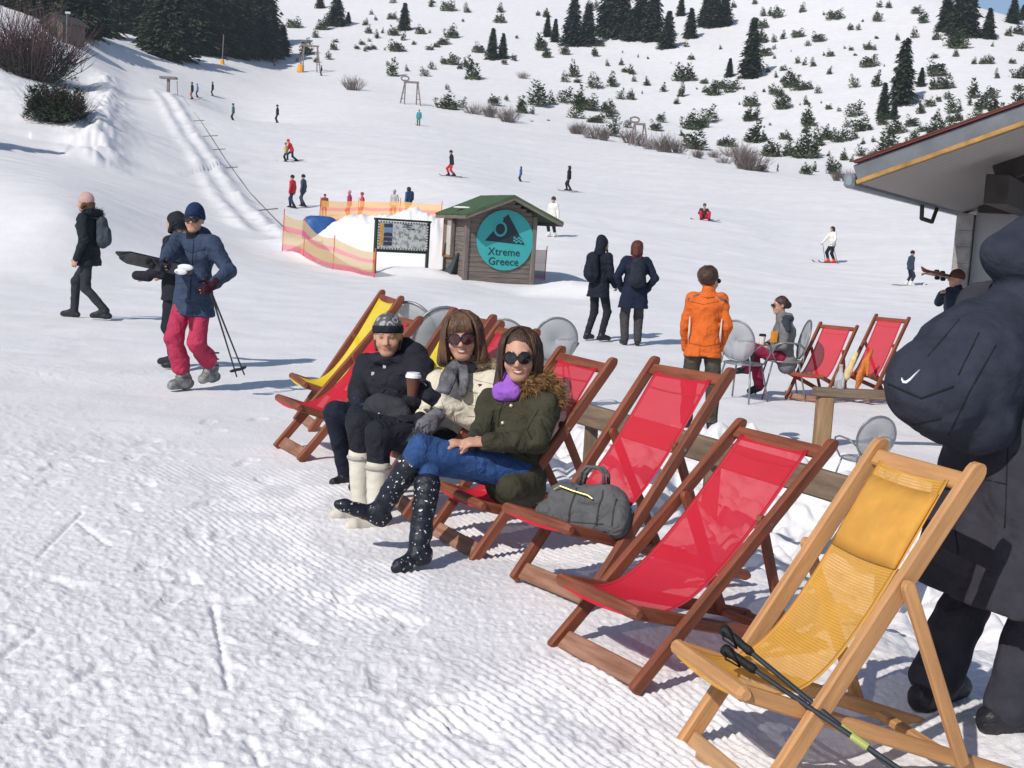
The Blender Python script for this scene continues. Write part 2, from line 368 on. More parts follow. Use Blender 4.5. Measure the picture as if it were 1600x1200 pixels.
_g = lambda px, py, r: (lambda d: (d[0] / math.hypot(d[0], d[1]) * r, d[1] / math.hypot(d[0], d[1]) * r))(ray(px, py))
MOUNDS += [(*_g(838, 459, 36.5), -0.14, 2.0, 1.6), (*_g(612, 400, 44), 1.22, 2.5, 1.5), (*_g(545, 400, 44.5), 0.7, 1.6, 1.5), (*_g(680, 400, 43.5), 0.9, 1.6, 1.4), (*_g(480, 380, 47), 0.5, 1.5, 1.4), (*_g(905, 440, 38.5), 0.35, 1.3, 1.0), (*_g(640, 425, 40.2), 0.25, 1.6, 0.8)]
BERMS += [([_g(166, 135, 140), _g(168, 180, 106), _g(160, 225, 82), _g(146, 262, 65)], 0.75, 1.3, 0.85, 51), ([_g(-60, 112, 106), _g(0, 130, 103), _g(60, 158, 97), _g(122, 206, 80)], 1.0, 6.0, 0.1, 71),
          ([_g(1110, 628, 11.9), _g(1190, 655, 11.2), _g(1290, 690, 10.6), _g(1390, 715, 10.2)], 0.46, 0.75, 0.75, 75),
          ([_g(262, 150, 140), _g(300, 205, 100), _g(350, 265, 74), _g(405, 320, 58), _g(440, 345, 52)], 0.32, 0.5, 0.7, 61),
          ([_g(240, 150, 140), _g(275, 205, 98), _g(322, 270, 72), _g(380, 335, 52)], 0.22, 0.45, 0.7, 65)]
def _rut(a, b, dep=0.03, wd=0.02):
    p, q = gnd(*a), gnd(*b); RUTS.append(((p[0], p[1]), (q[0], q[1]), dep, wd))
_rut((333, 945), (357, 1082), 0.018, 0.012); _rut((322, 1115), (336, 1155), 0.014, 0.014); _rut((0, 1022), (60, 980), 0.014, 0.012)
_rut((60, 870), (130, 800), 0.012, 0.012); _rut((0, 1130), (160, 1040), 0.010, 0.03); _rut((120, 815), (170, 855), 0.012, 0.02); _rut((385, 1155), (410, 1200), 0.012, 0.014)

def snow_material():
    m = D.materials.new('snow'); m.use_nodes = True; N = m.node_tree.nodes; L = m.node_tree.links; b = N['Principled BSDF']
    b.inputs['Roughness'].default_value = 0.62; b.inputs['Specular IOR Level'].default_value = 0.28
    tc = N.new('ShaderNodeTexCoord')
    n = N.new('ShaderNodeTexNoise'); n.inputs['Scale'].default_value = 0.9; n.inputs['Detail'].default_value = 8; L.new(tc.outputs['Object'], n.inputs['Vector'])
    r = N.new('ShaderNodeValToRGB'); r.color_ramp.elements[0].position = 0.3; r.color_ramp.elements[1].position = 0.7
    r.color_ramp.elements[0].color = (0.79, 0.772, 0.785, 1); r.color_ramp.elements[1].color = (0.87, 0.852, 0.862, 1)
    L.new(n.outputs['Fac'], r.inputs[0]); L.new(r.outputs[0], b.inputs['Base Color'])
    prev = None
    for sc, st, dist in ((9, 0.3, 0.03), (38, 0.4, 0.012), (140, 0.5, 0.004)):
        n2 = N.new('ShaderNodeTexNoise'); n2.inputs['Scale'].default_value = sc; n2.inputs['Detail'].default_value = 5; n2.inputs['Roughness'].default_value = 0.65
        L.new(tc.outputs['Object'], n2.inputs['Vector'])
        bp = N.new('ShaderNodeBump'); bp.inputs['Strength'].default_value = st; bp.inputs['Distance'].default_value = dist
        L.new(n2.outputs['Fac'], bp.inputs['Height'])
        if prev: L.new(prev.outputs[0], bp.inputs['Normal'])
        prev = bp
    L.new(prev.outputs[0], b.inputs['Normal'])
    return m
for (px0, py0), (px1, py1), n_ in (((40, 1150), (430, 700), 8), ((700, 1180), (560, 900), 4), ((120, 900), (700, 960), 5), ((250, 1190), (820, 1100), 4), ((20, 760), (420, 640), 7), ((420, 1000), (150, 700), 6)):
    a_, b_ = gnd(px0, py0), gnd(px1, py1); d_ = unit0 = (b_ - a_) / np.linalg.norm(b_ - a_)
    for i_ in range(n_):
        p_ = a_ + (b_ - a_) * (i_ + .5 * rnd.random()) / n_ + V(-d_[1], d_[0], 0) * (.11 if i_ % 2 else -.11)
        PRINTS.append((p_[0], p_[1], math.atan2(d_[1], d_[0]) - math.pi / 2 + rnd.uniform(-.45, .45)))
SNOW = snow_material()

def build_terrain():
    fine = np.radians(np.linspace(-25.5, 25.5, 820))
    left = np.radians(-25.5 - np.array([0.3, 0.8, 1.6, 3, 5, 8, 12, 18, 26, 36, 50, 66, 84, 104, 125, 148, 170])); right = -left
    az = np.concatenate([left[::-1], fine, right])
    rr = np.concatenate([[0.4, 0.8, 1.3, 1.9, 2.5, 3.0], np.exp(np.linspace(math.log(3.3), math.log(9), 330))[0:], np.exp(np.linspace(math.log(9.05), math.log(60), 430)), np.exp(np.linspace(math.log(60.5), math.log(440), 200))])
    A_, R_ = np.meshgrid(az, rr)
    x = R_ * np.sin(A_); y = R_ * np.cos(A_)
    z = terrain(x, y, True)
    ni, nj = x.shape
    v = np.stack([x, y, z], -1).reshape(-1, 3)
    idx = np.arange(ni * nj).reshape(ni, nj)
    q = np.stack([idx[:-1, :-1], idx[:-1, 1:], idx[1:, 1:], idx[1:, :-1]], -1).reshape(-1, 4)[:, ::-1]
    qc = np.stack([idx[:-1, -1], idx[:-1, 0], idx[1:, 0], idx[1:, -1]], -1)[:, ::-1]
    q = np.concatenate([q, qc])
    me = D.meshes.new('snow_ground')
    me.vertices.add(len(v)); me.vertices.foreach_set('co', v.astype(np.float32).ravel())
    me.loops.add(len(q) * 4); me.loops.foreach_set('vertex_index', q.astype(np.int32).ravel())
    me.polygons.add(len(q)); me.polygons.foreach_set('loop_start', np.arange(0, len(q) * 4, 4, dtype=np.int32))
    me.polygons.foreach_set('use_smooth', np.ones(len(q), bool))
    me.update(calc_edges=True); me.materials.append(SNOW)
    o = D.objects.new('snow_ground', me); COL.objects.link(o); o['kind'] = 'structure'
    # join the hole at the camera's feet
    return o
build_terrain()
# ------------------------------------------------------------------ vegetation
M_NEEDLE = mat('fir_needles', (0.040, 0.062, 0.042), 0.75, 0.45, 5.0, col2=(0.075, 0.10, 0.055, 1), spec=0.2)
M_SHRUB = mat('juniper_needles', (0.085, 0.118, 0.060), 0.8, 0.5, 2.2, col2=(0.17, 0.20, 0.105, 1), spec=0.15)
M_BARK = mat('bark', (0.09, 0.065, 0.05), 0.9, 0.3, 14, 0.5)
M_TWIG = mat('grey_twigs', (0.16, 0.13, 0.12), 0.9, 0.3, 6)
def conifer_meshes(seed, wide, open_=0.0):
    """unit-high fir: tapered trunk with limbs, and a crown of drooping needle sprays"""
    q = random.Random(seed); t = MB(); c = MB()
    t.tube([(0, 0, -0.08), (0, 0, 0.3), (0.004, 0, 0.7), (0, 0, 0.97)], [0.022, 0.017, 0.009, 0.003], 6)
    lv = 30
    for i in range(lv):
        z = 0.07 + 0.92 * (i / lv) ** 0.92
        rad = wide * (1 - z) ** 0.8 * q.uniform(0.72, 1.12) + 0.02
        if z < 0.13: rad *= 0.8
        m = int(5 + 8 * (1 - z) ** 0.7)
        for b in range(m):
            if q.random() < open_: continue
            an = 2 * math.pi * (b + q.random()) / m; L_ = rad * q.uniform(0.62, 1.15)
            dx, dy = math.cos(an), math.sin(an)
            if i % 3 == 0 and b % 2 == 0: t.tube([(0, 0, z), (dx * L_ * 0.8, dy * L_ * 0.8, z - L_ * 0.2)], [0.006, 0.002], 4, cap=False)
            k = 9 if L_ > 0.1 else 6
            for j in range(k):
                f = (j + q.random()) / k
                px, py, pz = dx * L_ * f, dy * L_ * f, z - L_ * (0.30 * f * f + 0.05) + q.uniform(-0.012, 0.012)
                s = (0.050 - 0.022 * f) * q.uniform(0.7, 1.35) * (0.65 + 0.5 * wide / 0.25) * (1.1 - 0.45 * z)
                sa = an + q.uniform(-1.1, 1.1); ex, ey = math.cos(sa) * s * 1.6, math.sin(sa) * s * 1.6
                wx, wy = -math.sin(sa) * s * 0.55, math.cos(sa) * s * 0.55; dz = -s * q.uniform(0.1, 0.9)
                tz = q.uniform(-0.4, 0.4) * s
                c.add([(px - wx, py - wy, pz - tz), (px + wx, py + wy, pz + tz), (px + ex + wx * .3, py + ey + wy * .3, pz + dz + tz * .3), (px + ex * 1.15 - wx * .3, py + ey * 1.15 - wy * .3, pz + dz * 1.2)], [(0, 1, 2, 3)])
    return t.data('fir_trunk', M_BARK), c.data('fir_crown', M_NEEDLE)
FIRS = [conifer_meshes(1, 0.25), conifer_meshes(2, 0.32), conifer_meshes(3, 0.40), conifer_meshes(4, 0.28, 0.28), conifer_meshes(5, 0.23, 0.1)]
def fir(px, py, hpx, kind, label, group, wscale=1.0, r=None, hm=None):
    if r is None: p = on_ground(px, py)
    else:
        d = ray(px, py); d = d / math.hypot(d[0], d[1]); p = V(d[0] * r, d[1] * r, 0); p[2] = H(p[0], p[1])
    if p is None: return None
    rr = math.hypot(p[0], p[1]); h = hm or hpx * rr / FPX
    e = empty('fir_tree', p - V(0, 0, 0.02 * h), rnd.random() * 6.28, label, 'tree', group)
    e.scale = (h * wscale, h * wscale, h)
    for n, me in zip(('trunk', 'crown'), FIRS[kind]):
        o = D.objects.new(n, me); COL.objects.link(o); o.parent = e
    return e
def shrub_mesh(seed, shape):
    """unit-high juniper or young pine: shoots of needle tufts rising from the base; shape gives width and looseness"""
    q = random.Random(seed); m = MB(); wd, n, loose = shape
    for s in range(n):
        a = q.random() * 6.28; rr = wd * math.sqrt(q.random()) * 0.62
        bx, by = math.cos(a) * rr, math.sin(a) * rr
        top = (1.0 if s == 0 else q.uniform(0.4, 0.95) * (1 - 0.45 * rr / max(wd, .01)))
        lean = (bx * 0.5 + q.uniform(-.1, .1), by * 0.5 + q.uniform(-.1, .1))
        k = int(60 * top + 14)
        for j in range(k):
            f = (j + q.random()) / k; f = f ** 0.8
            w_ = wd * 0.42 * (1 - f) ** 0.75 + 0.035
            an = q.random() * 6.28; rad = w_ * math.sqrt(q.random()) * (1 + loose)
            c = np.array([bx * .35 + lean[0] * f + math.cos(an) * rad, by * .35 + lean[1] * f + math.sin(an) * rad, top * f * 0.96])
            sz = q.uniform(0.07, 0.13) * (1.15 - 0.5 * f) * (1 - 0.3 * loose)
            d1 = np.array([math.cos(an), math.sin(an), q.uniform(0.1, 1.0)]) * sz; d2 = np.array([-math.sin(an), math.cos(an), q.uniform(-.5, .5)]) * sz * 0.55
            m.add([c - d2, c + d2, c + d1 + d2 * .2, c + d1 * 1.2 - d2 * .4], [(0, 1, 2, 3)])
    return m.data('juniper_shrub', M_SHRUB)
SHRUBS = [shrub_mesh(10 + i, s) for i, s in enumerate([(0.45, 7, 0), (0.6, 10, 0.1), (0.35, 4, 0.15), (0.8, 12, 0.15), (0.5, 6, 0.5), (0.4, 5, 0.3), (0.95, 14, 0.1)])]
def bare_mesh(seed, n=90, wd=0.7, rad=0.011):
    q = random.Random(seed); m = MB()
    def stem(p, d, L_, r, lev):
        pts = [p]; dd = d.copy()
        for k in range(3):
            dd = dd + np.array([q.uniform(-.25, .25), q.uniform(-.25, .25), q.uniform(-.05, .2)]); dd /= np.linalg.norm(dd); pts.append(pts[-1] + dd * L_ / 3)
        m.tube(pts, [r, r * .8, r * .6, r * .3], 3, cap=False)
        if lev > 0:
            for _ in range(3): stem(pts[q.choice((1, 2, 2, 3))], dd + np.array([q.uniform(-.7, .7), q.uniform(-.7, .7), q.uniform(-.2, .4)]), L_ * 0.55, r * .6, lev - 1)
    for i in range(n):
        a = q.random() * 6.28; t = q.uniform(0.05, 1.0)
        d = np.array([math.cos(a) * t * wd * 1.6, math.sin(a) * t * wd * 1.6, 1.0]); d /= np.linalg.norm(d)
        stem(np.array([math.cos(a) * t * wd * .35, math.sin(a) * t * wd * .35, -0.03]), d, q.uniform(0.45, 0.7), rad, 2 if n < 60 else 1)
    return m.data('bare_bush', M_TWIG)
BARES = [bare_mesh(31), bare_mesh(32, 80, 1.0), bare_mesh(33, 100, 0.5)]

# firs and shrubs read off the hillside: (x, y of the foot, height) per enlarged view with its origin and scale
def Z2(l): return [(400 + x / 3.2, y / 3.2, h / 3.2) for x, y, h in l]
def Z3(l): return [(800 + x / 3.2, y / 3.2, h / 3.2) for x, y, h in l]
def Z4(l): return [(1200 + x / 4, y / 4, h / 4) for x, y, h in l if x > 396]
_s = Z2([(575, 75, 22), (683, 20, 30), (680, 100, 40), (875, 40, 45), (885, 20, 20), (962, 58, 55), (1055, 65, 45), (1222, 65, 40), (1220, 115, 45), (1035, 108, 15), (1410, 80, 22), (1448, 88, 40), (192, 140, 50), (330, 150, 60), (295, 190, 35), (545, 130, 35), (560, 170, 40), (600, 105, 22), (632, 170, 30), (693, 180, 50), (735, 205, 45), (820, 172, 40), (870, 168, 20), (975, 195, 60), (605, 195, 35), (568, 210, 20), (530, 225, 25), (505, 245, 20), (545, 255, 20), (563, 248, 18), (588, 245, 22), (390, 250, 38), (400, 215, 20), (358, 293, 32), (790, 225, 20), (865, 250, 25), (903, 238, 25), (935, 225, 35), (703, 255, 45), (645, 250, 12), (1110, 262, 38), (1425, 250, 62), (1303, 190, 14), (1540, 270, 35), (1453, 285, 32), (300, 310, 25), (255, 270, 70), (205, 305, 18), (688, 380, 82), (755, 355, 25), (845, 380, 35), (877, 345, 35), (940, 318, 28), (985, 320, 45), (1018, 345, 35), (1085, 395, 100), (1050, 335, 45), (1240, 318, 22), (1285, 300, 28), (957, 448, 26), (950, 550, 70), (1025, 543, 45), (1195, 520, 45), (1250, 500, 25), (1330, 565, 75), (1385, 570, 30), (1380, 612, 12), (1463, 608, 12)])
_s += Z3([(130, 82, 22), (168, 88, 40), (22, 190, 14), (15, 303, 28), (445, 230, 32), (415, 278, 38), (385, 50, 40), (420, 45, 40), (870, 240, 32), (1043, 250, 25), (478, 330, 26), (545, 325, 28), (552, 262, 10), (630, 287, 16), (680, 297, 14), (795, 318, 9), (893, 300, 30), (312, 385, 75), (265, 410, 52), (330, 415, 25), (412, 440, 65), (500, 435, 60), (568, 365, 28), (600, 375, 50), (608, 412, 35), (673, 430, 45), (755, 460, 42), (845, 405, 85), (895, 405, 80), (845, 485, 70), (820, 520, 32), (540, 495, 50), (590, 497, 42), (650, 470, 18), (960, 418, 22), (925, 450, 12), (965, 465, 28), (1010, 480, 65), (1043, 445, 45), (1080, 465, 45), (1105, 450, 50), (1160, 450, 15), (1280, 365, 40), (1248, 215, 65), (1268, 280, 45), (1308, 248, 25), (1308, 213, 35), (1353, 195, 40), (1310, 295, 20), (1255, 138, 42), (1255, 80, 42), (1290, 80, 40), (1328, 88, 50), (1450, 65, 45), (1215, 22, 30), (1110, 40, 30), (1560, 80, 20), (1430, 185, 35), (1535, 205, 35), (1478, 230, 28), (1395, 260, 10), (1560, 280, 18), (1590, 285, 30), (1430, 320, 30), (1460, 330, 40), (1505, 335, 42), (1358, 357, 32), (1320, 390, 30), (1350, 410, 25), (1585, 372, 36), (1395, 435, 75), (1430, 450, 60), (1475, 445, 35), (1530, 465, 30), (1305, 470, 50), (1335, 480, 45), (1348, 540, 65), (1470, 522, 38), (1440, 525, 10), (1545, 515, 10), (1583, 545, 25), (1195, 530, 50), (1180, 605, 70), (1215, 600, 65), (1135, 525, 12), (1258, 460, 15), (45, 555, 75), (130, 525, 100), (200, 520, 62), (260, 512, 65), (340, 540, 85), (385, 545, 60), (315, 590, 72), (483, 560, 60), (490, 588, 40), (425, 615, 48), (400, 615, 28), (455, 590, 18), (530, 583, 10), (505, 680, 90), (575, 640, 50), (743, 605, 40), (720, 655, 50), (890, 650, 80), (945, 640, 55), (970, 610, 85), (915, 745, 100), (848, 685, 32), (1018, 590, 18), (998, 683, 8), (1050, 730, 42), (1082, 735, 55), (1290, 628, 15), (1260, 640, 12), (1205, 715, 85), (1260, 705, 50), (1300, 785, 80), (1375, 780, 55), (1455, 795, 115), (1365, 698, 38), (1480, 630, 100), (1465, 665, 40), (1530, 735, 90), (1580, 700, 60), (1570, 660, 35), (1250, 855, 45), (1475, 870, 52), (1510, 860, 40), (1580, 785, 25), (1590, 860, 60), (145, 250, 65), (262, 270, 35), (173, 285, 32)])
_s += Z4([(413, 122, 55), (685, 130, 50), (700, 48, 35), (750, 50, 40), (925, 80, 40), (965, 138, 65), (915, 235, 60), (810, 250, 35), (590, 135, 15), (513, 185, 30), (565, 187, 32), (678, 240, 14), (480, 305, 18), (520, 315, 25), (603, 300, 25), (625, 312, 50), (668, 315, 30), (545, 350, 18), (578, 400, 22), (630, 415, 60), (665, 355, 12), (725, 415, 12), (540, 545, 65), (675, 535, 80), (1195, 305, 85), (1150, 290, 75), (1055, 250, 45), (1045, 365, 30), (1175, 355, 40), (1400, 295, 28), (1500, 220, 45), (1575, 210, 50), (1585, 320, 45), (1285, 400, 40), (1340, 400, 48), (1385, 400, 50), (1525, 400, 35), (1430, 490, 50), (1575, 490, 70), (1560, 560, 35), (1280, 605, 85), (1050, 470, 75), (1040, 555, 60), (1110, 550, 70), (1560, 680, 110), (1395, 605, 60), (1260, 655, 50), (1345, 680, 75), (955, 705, 60), (1005, 660, 45), (1065, 630, 30), (1050, 750, 60), (1115, 615, 45), (1140, 705, 95), (1135, 765, 55), (1200, 690, 40), (1190, 760, 65), (1215, 805, 60), (1305, 725, 60), (1430, 730, 100), (1280, 790, 60), (1165, 850, 85), (1080, 850, 110), (1020, 855, 100), (970, 830, 50), (905, 790, 55), (965, 620, 20), (805, 840, 90), (920, 880, 60), (865, 970, 85), (755, 975, 140), (815, 960, 60), (965, 930, 35), (920, 930, 25), (585, 820, 85), (500, 790, 45), (530, 725, 75), (540, 875, 50), (495, 885, 80), (440, 895, 90), (590, 910, 45), (585, 980, 65), (650, 995, 55), (660, 895, 40), (475, 1005, 70), (520, 1015, 40), (600, 655, 14), (445, 695, 22), (410, 1090, 85), (565, 1070, 55), (690, 1035, 35), (705, 1030, 30), (1050, 890, 40), (720, 780, 60), (700, 770, 70)])
_cls = [(7, 'tiny green juniper tuft poking out of the snowy hillside', 'tiny juniper tufts on the hillside'), (14, 'low green juniper shrub dotted on the snowy hillside', 'low juniper shrubs on the hillside'),
        (22, 'bushy green juniper shrub standing on the snowy hillside', 'bushy junipers on the hillside'), (99, 'large dark pine bush among the shrubs of the hillside', 'large pine bushes on the hillside')]
for i, (px, py, h) in enumerate(_s):
    p = on_ground(px, py)
    if p is None or math.hypot(p[0], p[1]) < 90: continue
    hm = h * math.hypot(p[0], p[1]) / FPX * rnd.uniform(1.1, 1.4)
    lab = next(c for c in _cls if h <= c[0])
    kind = rnd.choice((0, 1, 2, 3, 4, 5, 6)) if h < 20 else rnd.choice((0, 1, 2, 4, 5, 1))
    o = D.objects.new('juniper_shrub', SHRUBS[kind]); COL.objects.link(o)
    o.location = (p[0], p[1], p[2] - hm * 0.04); o.rotation_euler = (0, 0, rnd.random() * 6.28)
    wf = rnd.uniform(1.0, 1.45); o.scale = (hm * wf, hm * wf, hm)
    tag(o, lab[1], 'shrub', lab[2])
_b = Z2([(485, 455, 75), (1090, 575, 62), (1170, 590, 72), (1260, 612, 82), (1335, 390, 35), (1590, 670, 50)]) + Z3([(340, 668, 60), (410, 690, 75), (460, 702, 70), (590, 715, 75), (640, 728, 65), (760, 768, 100), (820, 768, 80), (700, 752, 55), (930, 797, 55), (1010, 793, 45), (1130, 795, 90), (1160, 845, 110), (1200, 852, 100), (1060, 822, 45)]) + Z4([(430, 1132, 65), (500, 1135, 75), (620, 1065, 55)])
for i, (px, py, h) in enumerate(_b):
    p = on_ground(px, py)
    if p is None: continue
    hm = h * math.hypot(p[0], p[1]) / FPX * 1.15
    o = D.objects.new('bare_bush', BARES[i % 3]); COL.objects.link(o); o.location = tuple(p); o.scale = (hm * 1.2, hm * 1.2, hm); o.rotation_euler = (0, 0, i * 2.1)
    if i == 0: tag(o, 'lone grey leafless bush at the top of the piste, left of the ski lift pylon', 'bush')
    elif i == 4: tag(o, 'small sparse leafless bush alone in the open snow of the hillside', 'bush')
    else: tag(o, 'grey leafless bush in the thicket along the far edge of the piste', 'bush', 'leafless bushes along the piste edge')
# firs of the hillside
_single = {0: 'dark fir standing alone above the junipers left of the hillside', 9: 'tallest dark fir standing alone on the bright hillside', 14: 'tall loose-branched fir above the eave of the log building', }
for i, (px, py, h, k, ws) in enumerate(
        [(*t, k, s) for t, k, s in zip(Z2([(740, 155, 140), (1180, 295, 155), (1232, 290, 125), (400, 135, 170), (320, 42, 80), (460, 120, 60)]), (1, 1, 1, 2, 2, 2), (1, .9, .9, 1, 1, 1))] +
        [(*t, k, s) for t, k, s in zip(Z3([(175, 182, 110), (213, 208, 115), (300, 225, 240), (1190, 390, 300), (1085, 385, 95), (890, 190, 150), (843, 80, 100), (375, 225, 205)]), (0, 0, 1, 0, 1, 1, 1, 1), (1, 1, 1, .95, 1, 1, 1, 1))] +
        [(*t, k, s) for t, k, s in zip(Z4([(830, 650, 400), (715, 740, 220), (785, 740, 110), (955, 535, 110)]), (3, 4, 1, 1), (.95, 1, 1, 1))] +
        [(*t, k, s) for t, k, s in zip(Z3([(480, 185, 300), (545, 190, 270), (590, 205, 160), (640, 160, 240), (700, 205, 260), (775, 245, 190), (1010, 132, 190), (1060, 125, 150), (965, 130, 150)]), (1, 1, 2, 1, 1, 1, 2, 2, 2), (1, 1, 1, 1, 1, 1, 1, 1, 1))] +
        [(*t, k, s) for t, k, s in zip(Z4([(1110, 190, 240), (1240, 228, 330), (1190, 215, 300), (1375, 240, 180), (1530, 140, 145), (1590, 125, 90)]), (1, 1, 1, 1, 2, 2), (1, 1, 1, 1, 1, 1))]):
    single = {0: 'medium dark fir standing alone in the open snow, left half of the hillside', 9: 'tallest dark fir standing alone on the middle of the hillside', 14: 'tall loose-branched fir above the eave of the log building'}
    sec = 'dark fir in the grove high on the hillside behind the hut' if i < 27 and i >= 6 else 'dark fir on the upper left of the hillside'
    grp = 'firs in the hillside grove' if i >= 6 and i < 27 else 'firs on the upper left hillside'
    if i in (15, 16, 17): sec, grp = 'bushy young fir at the foot of the tall loose-branched fir', 'young firs under the loose-branched fir'
    if i >= 27: sec, grp = 'fir against the blue sky on the crest of the hill', 'firs on the crest'
    if i in (10,): sec, grp = 'small fir right beside the tallest dark fir of the hillside', None
    if i in (1, 2): sec, grp = 'one of two dark firs grown close together left of the hut roof peak', 'twin firs'
    fir(px, py, h, k, single.get(i, sec), None if i in single else grp, ws)
# the dark wood at the top of the lane
for px, py, h, k in [(810, 292, 330, 2), (880, 292, 330, 2), (760, 255, 260, 2), (950, 262, 380, 2), (1020, 268, 380, 1), (1080, 268, 360, 2), (1150, 275, 330, 2), (1210, 278, 330, 1), (1290, 284, 330, 2), (1350, 280, 250, 1), (1410, 275, 150, 2),
                     (700, 175, 300, 2), (640, 160, 260, 1), (590, 150, 280, 2), (520, 165, 300, 2), (470, 175, 300, 2), (430, 185, 300, 1), (380, 170, 330, 2), (330, 130, 300, 2), (270, 110, 300, 2), (200, 80, 280, 2), (140, 60, 260, 2), (80, 40, 230, 2), (20, 20, 220, 2),
                     (570, 188, 85, 2), (980, 200, 380, 2), (1100, 200, 380, 2), (1240, 210, 380, 2), (860, 200, 360, 2), (560, 90, 300, 2), (1330, 220, 300, 2)]:
    fir(px / 3.2, py / 3.2, h / 3.2, k, 'dark fir packed in the shady wood at the top of the snowy lane', 'firs in the wood above the lane')
for off, hm, lab in ((8.5, 9.0, 'tall fir beyond the left edge, its shadow lying on the snow bank'), (6.0, 6.0, 'lower fir beyond the left edge beside the tall one')):
    p_ = on_ground(60 - off * 4, 232) - SUN_DIR / np.linalg.norm(SUN_DIR[:2]) * V(-1, -1, 0) * off; d_ = math.hypot(p_[0], p_[1])
    e_ = empty('fir_tree', (p_[0], p_[1], H(p_[0], p_[1])), 0, lab, 'tree'); e_.scale = (hm,) * 3
    for n_, me_ in zip(('trunk', 'crown'), FIRS[2]): o_ = D.objects.new(n_, me_); COL.objects.link(o_); o_.parent = e_
# bushes on the left bank
def bank_bush(px, py, hpx, r, label, bare):
    p = on_ground(px, py, 50); r = math.hypot(p[0], p[1]); h = hpx * r / FPX
    e = empty('bank_bush', p - V(0, 0, 0.1), 0, label, 'bush')
    q = random.Random(int(px)); m = MB()
    for s in range(34):
        a = q.random() * 6.28; rr = math.sqrt(q.random()) * 0.5 * h
        top = h * (0.68 if bare else 0.95) * q.uniform(0.5, 1.0) * (1 - 0.35 * rr / (0.5 * h))
        for j in range(150):
            f = q.random() ** 0.9; an = q.random() * 6.28; rad = 0.2 * h * (1 - f * 0.75) * math.sqrt(q.random())
            c = np.array([math.cos(a) * rr + math.cos(an) * rad, math.sin(a) * rr + math.sin(an) * rad, top * f + 0.05])
            sz = q.uniform(0.09, 0.2); d1 = np.array([math.cos(an), math.sin(an), q.uniform(-.2, .9)]) * sz; d2 = np.array([-math.sin(an), math.cos(an), q.uniform(-.5, .5)]) * sz * .45
            m.add([c - d2, c + d2, c + d1 * 1.2], [(0, 1, 2)])
    m.build('foliage', M_NEEDLE, e)
    bush_tw = bare_mesh(77 + int(px), 300, .75, .0065)
    o = D.objects.new('twigs', bush_tw); o.data.materials[0] = mat('dark_reddish_twigs', (.075, .045, .045), .9, .3, 6); COL.objects.link(o); o.parent = e
    sc = h * (1.15 if bare else 0.8); o.scale = (sc * (1.0), sc * 1.0, sc)
bank_bush(48, 124, 108, None, 'big bush on the left snow bank, leafless reddish twigs over dark green', True)
bank_bush(92, 190, 84, None, 'dark green bush on the snow bank below the big twiggy bush', False)
# ------------------------------------------------------------------ structures of the place
M_LOG = mat('weathered_boards', (0.165, 0.135, 0.120), 0.85, 0.3, 3.0, 0.35, 40, stretch=(0.6, 6, 6), coord='gc')
M_ROOF = mat('green_roofing_felt', (0.060, 0.105, 0.050), 0.9, 0.2, 4, 0.4, 50)
M_GLASS = mat('window_glass', (0.45, 0.42, 0.36), 0.15, 0.1, 3, spec=0.6)
M_OCHRE = mat('ochre_frame_wood', (0.30, 0.13, 0.045), 0.7, 0.2, 10, coord='gc')
M_TEAL = mat('teal_sign_paint', (0.045, 0.36, 0.36), 0.5, 0.05, 2)
M_INK = mat('dark_sign_ink', (0.018, 0.030, 0.042), 0.5, 0.1, 5)
M_DKGREEN = mat('dark_green_painted_wood', (0.022, 0.045, 0.035), 0.6, 0.2, 8)
M_STEEL = mat('grey_steel', (0.22, 0.22, 0.23), 0.45, 0.15, 10, metal=0.6)
M_GALV = mat('dull_lift_steel', (0.20, 0.17, 0.165), 0.7, 0.2, 6)
M_YPAD = mat('orange_yellow_padding', (0.75, 0.36, 0.03), 0.7, 0.1, 4)
def frame_at(o, ex, ey):
    """local frame on the ground plane: origin, x axis, y axis"""
    ex = np.asarray(ex, float); ex = ex / np.linalg.norm(ex); ey = np.asarray(ey, float); ey = ey / np.linalg.norm(ey)
    return lambda x, y, z: np.asarray(o, float) + ex * x + ey * y + np.array([0, 0, z])
def text_mesh(txt, size, name):
    c = D.curves.new(name, 'FONT'); c.body = txt; c.size = size; c.align_x = 'CENTER'; c.align_y = 'CENTER'; c.space_line = 0.8; c.extrude = 0.004; c.resolution_u = 3
    o = D.objects.new(name, c); COL.objects.link(o); bpy.context.view_layer.update()
    me = D.meshes.new_from_object(o.evaluated_get(bpy.context.evaluated_depsgraph_get())); D.objects.remove(o); D.curves.remove(c)
    return me

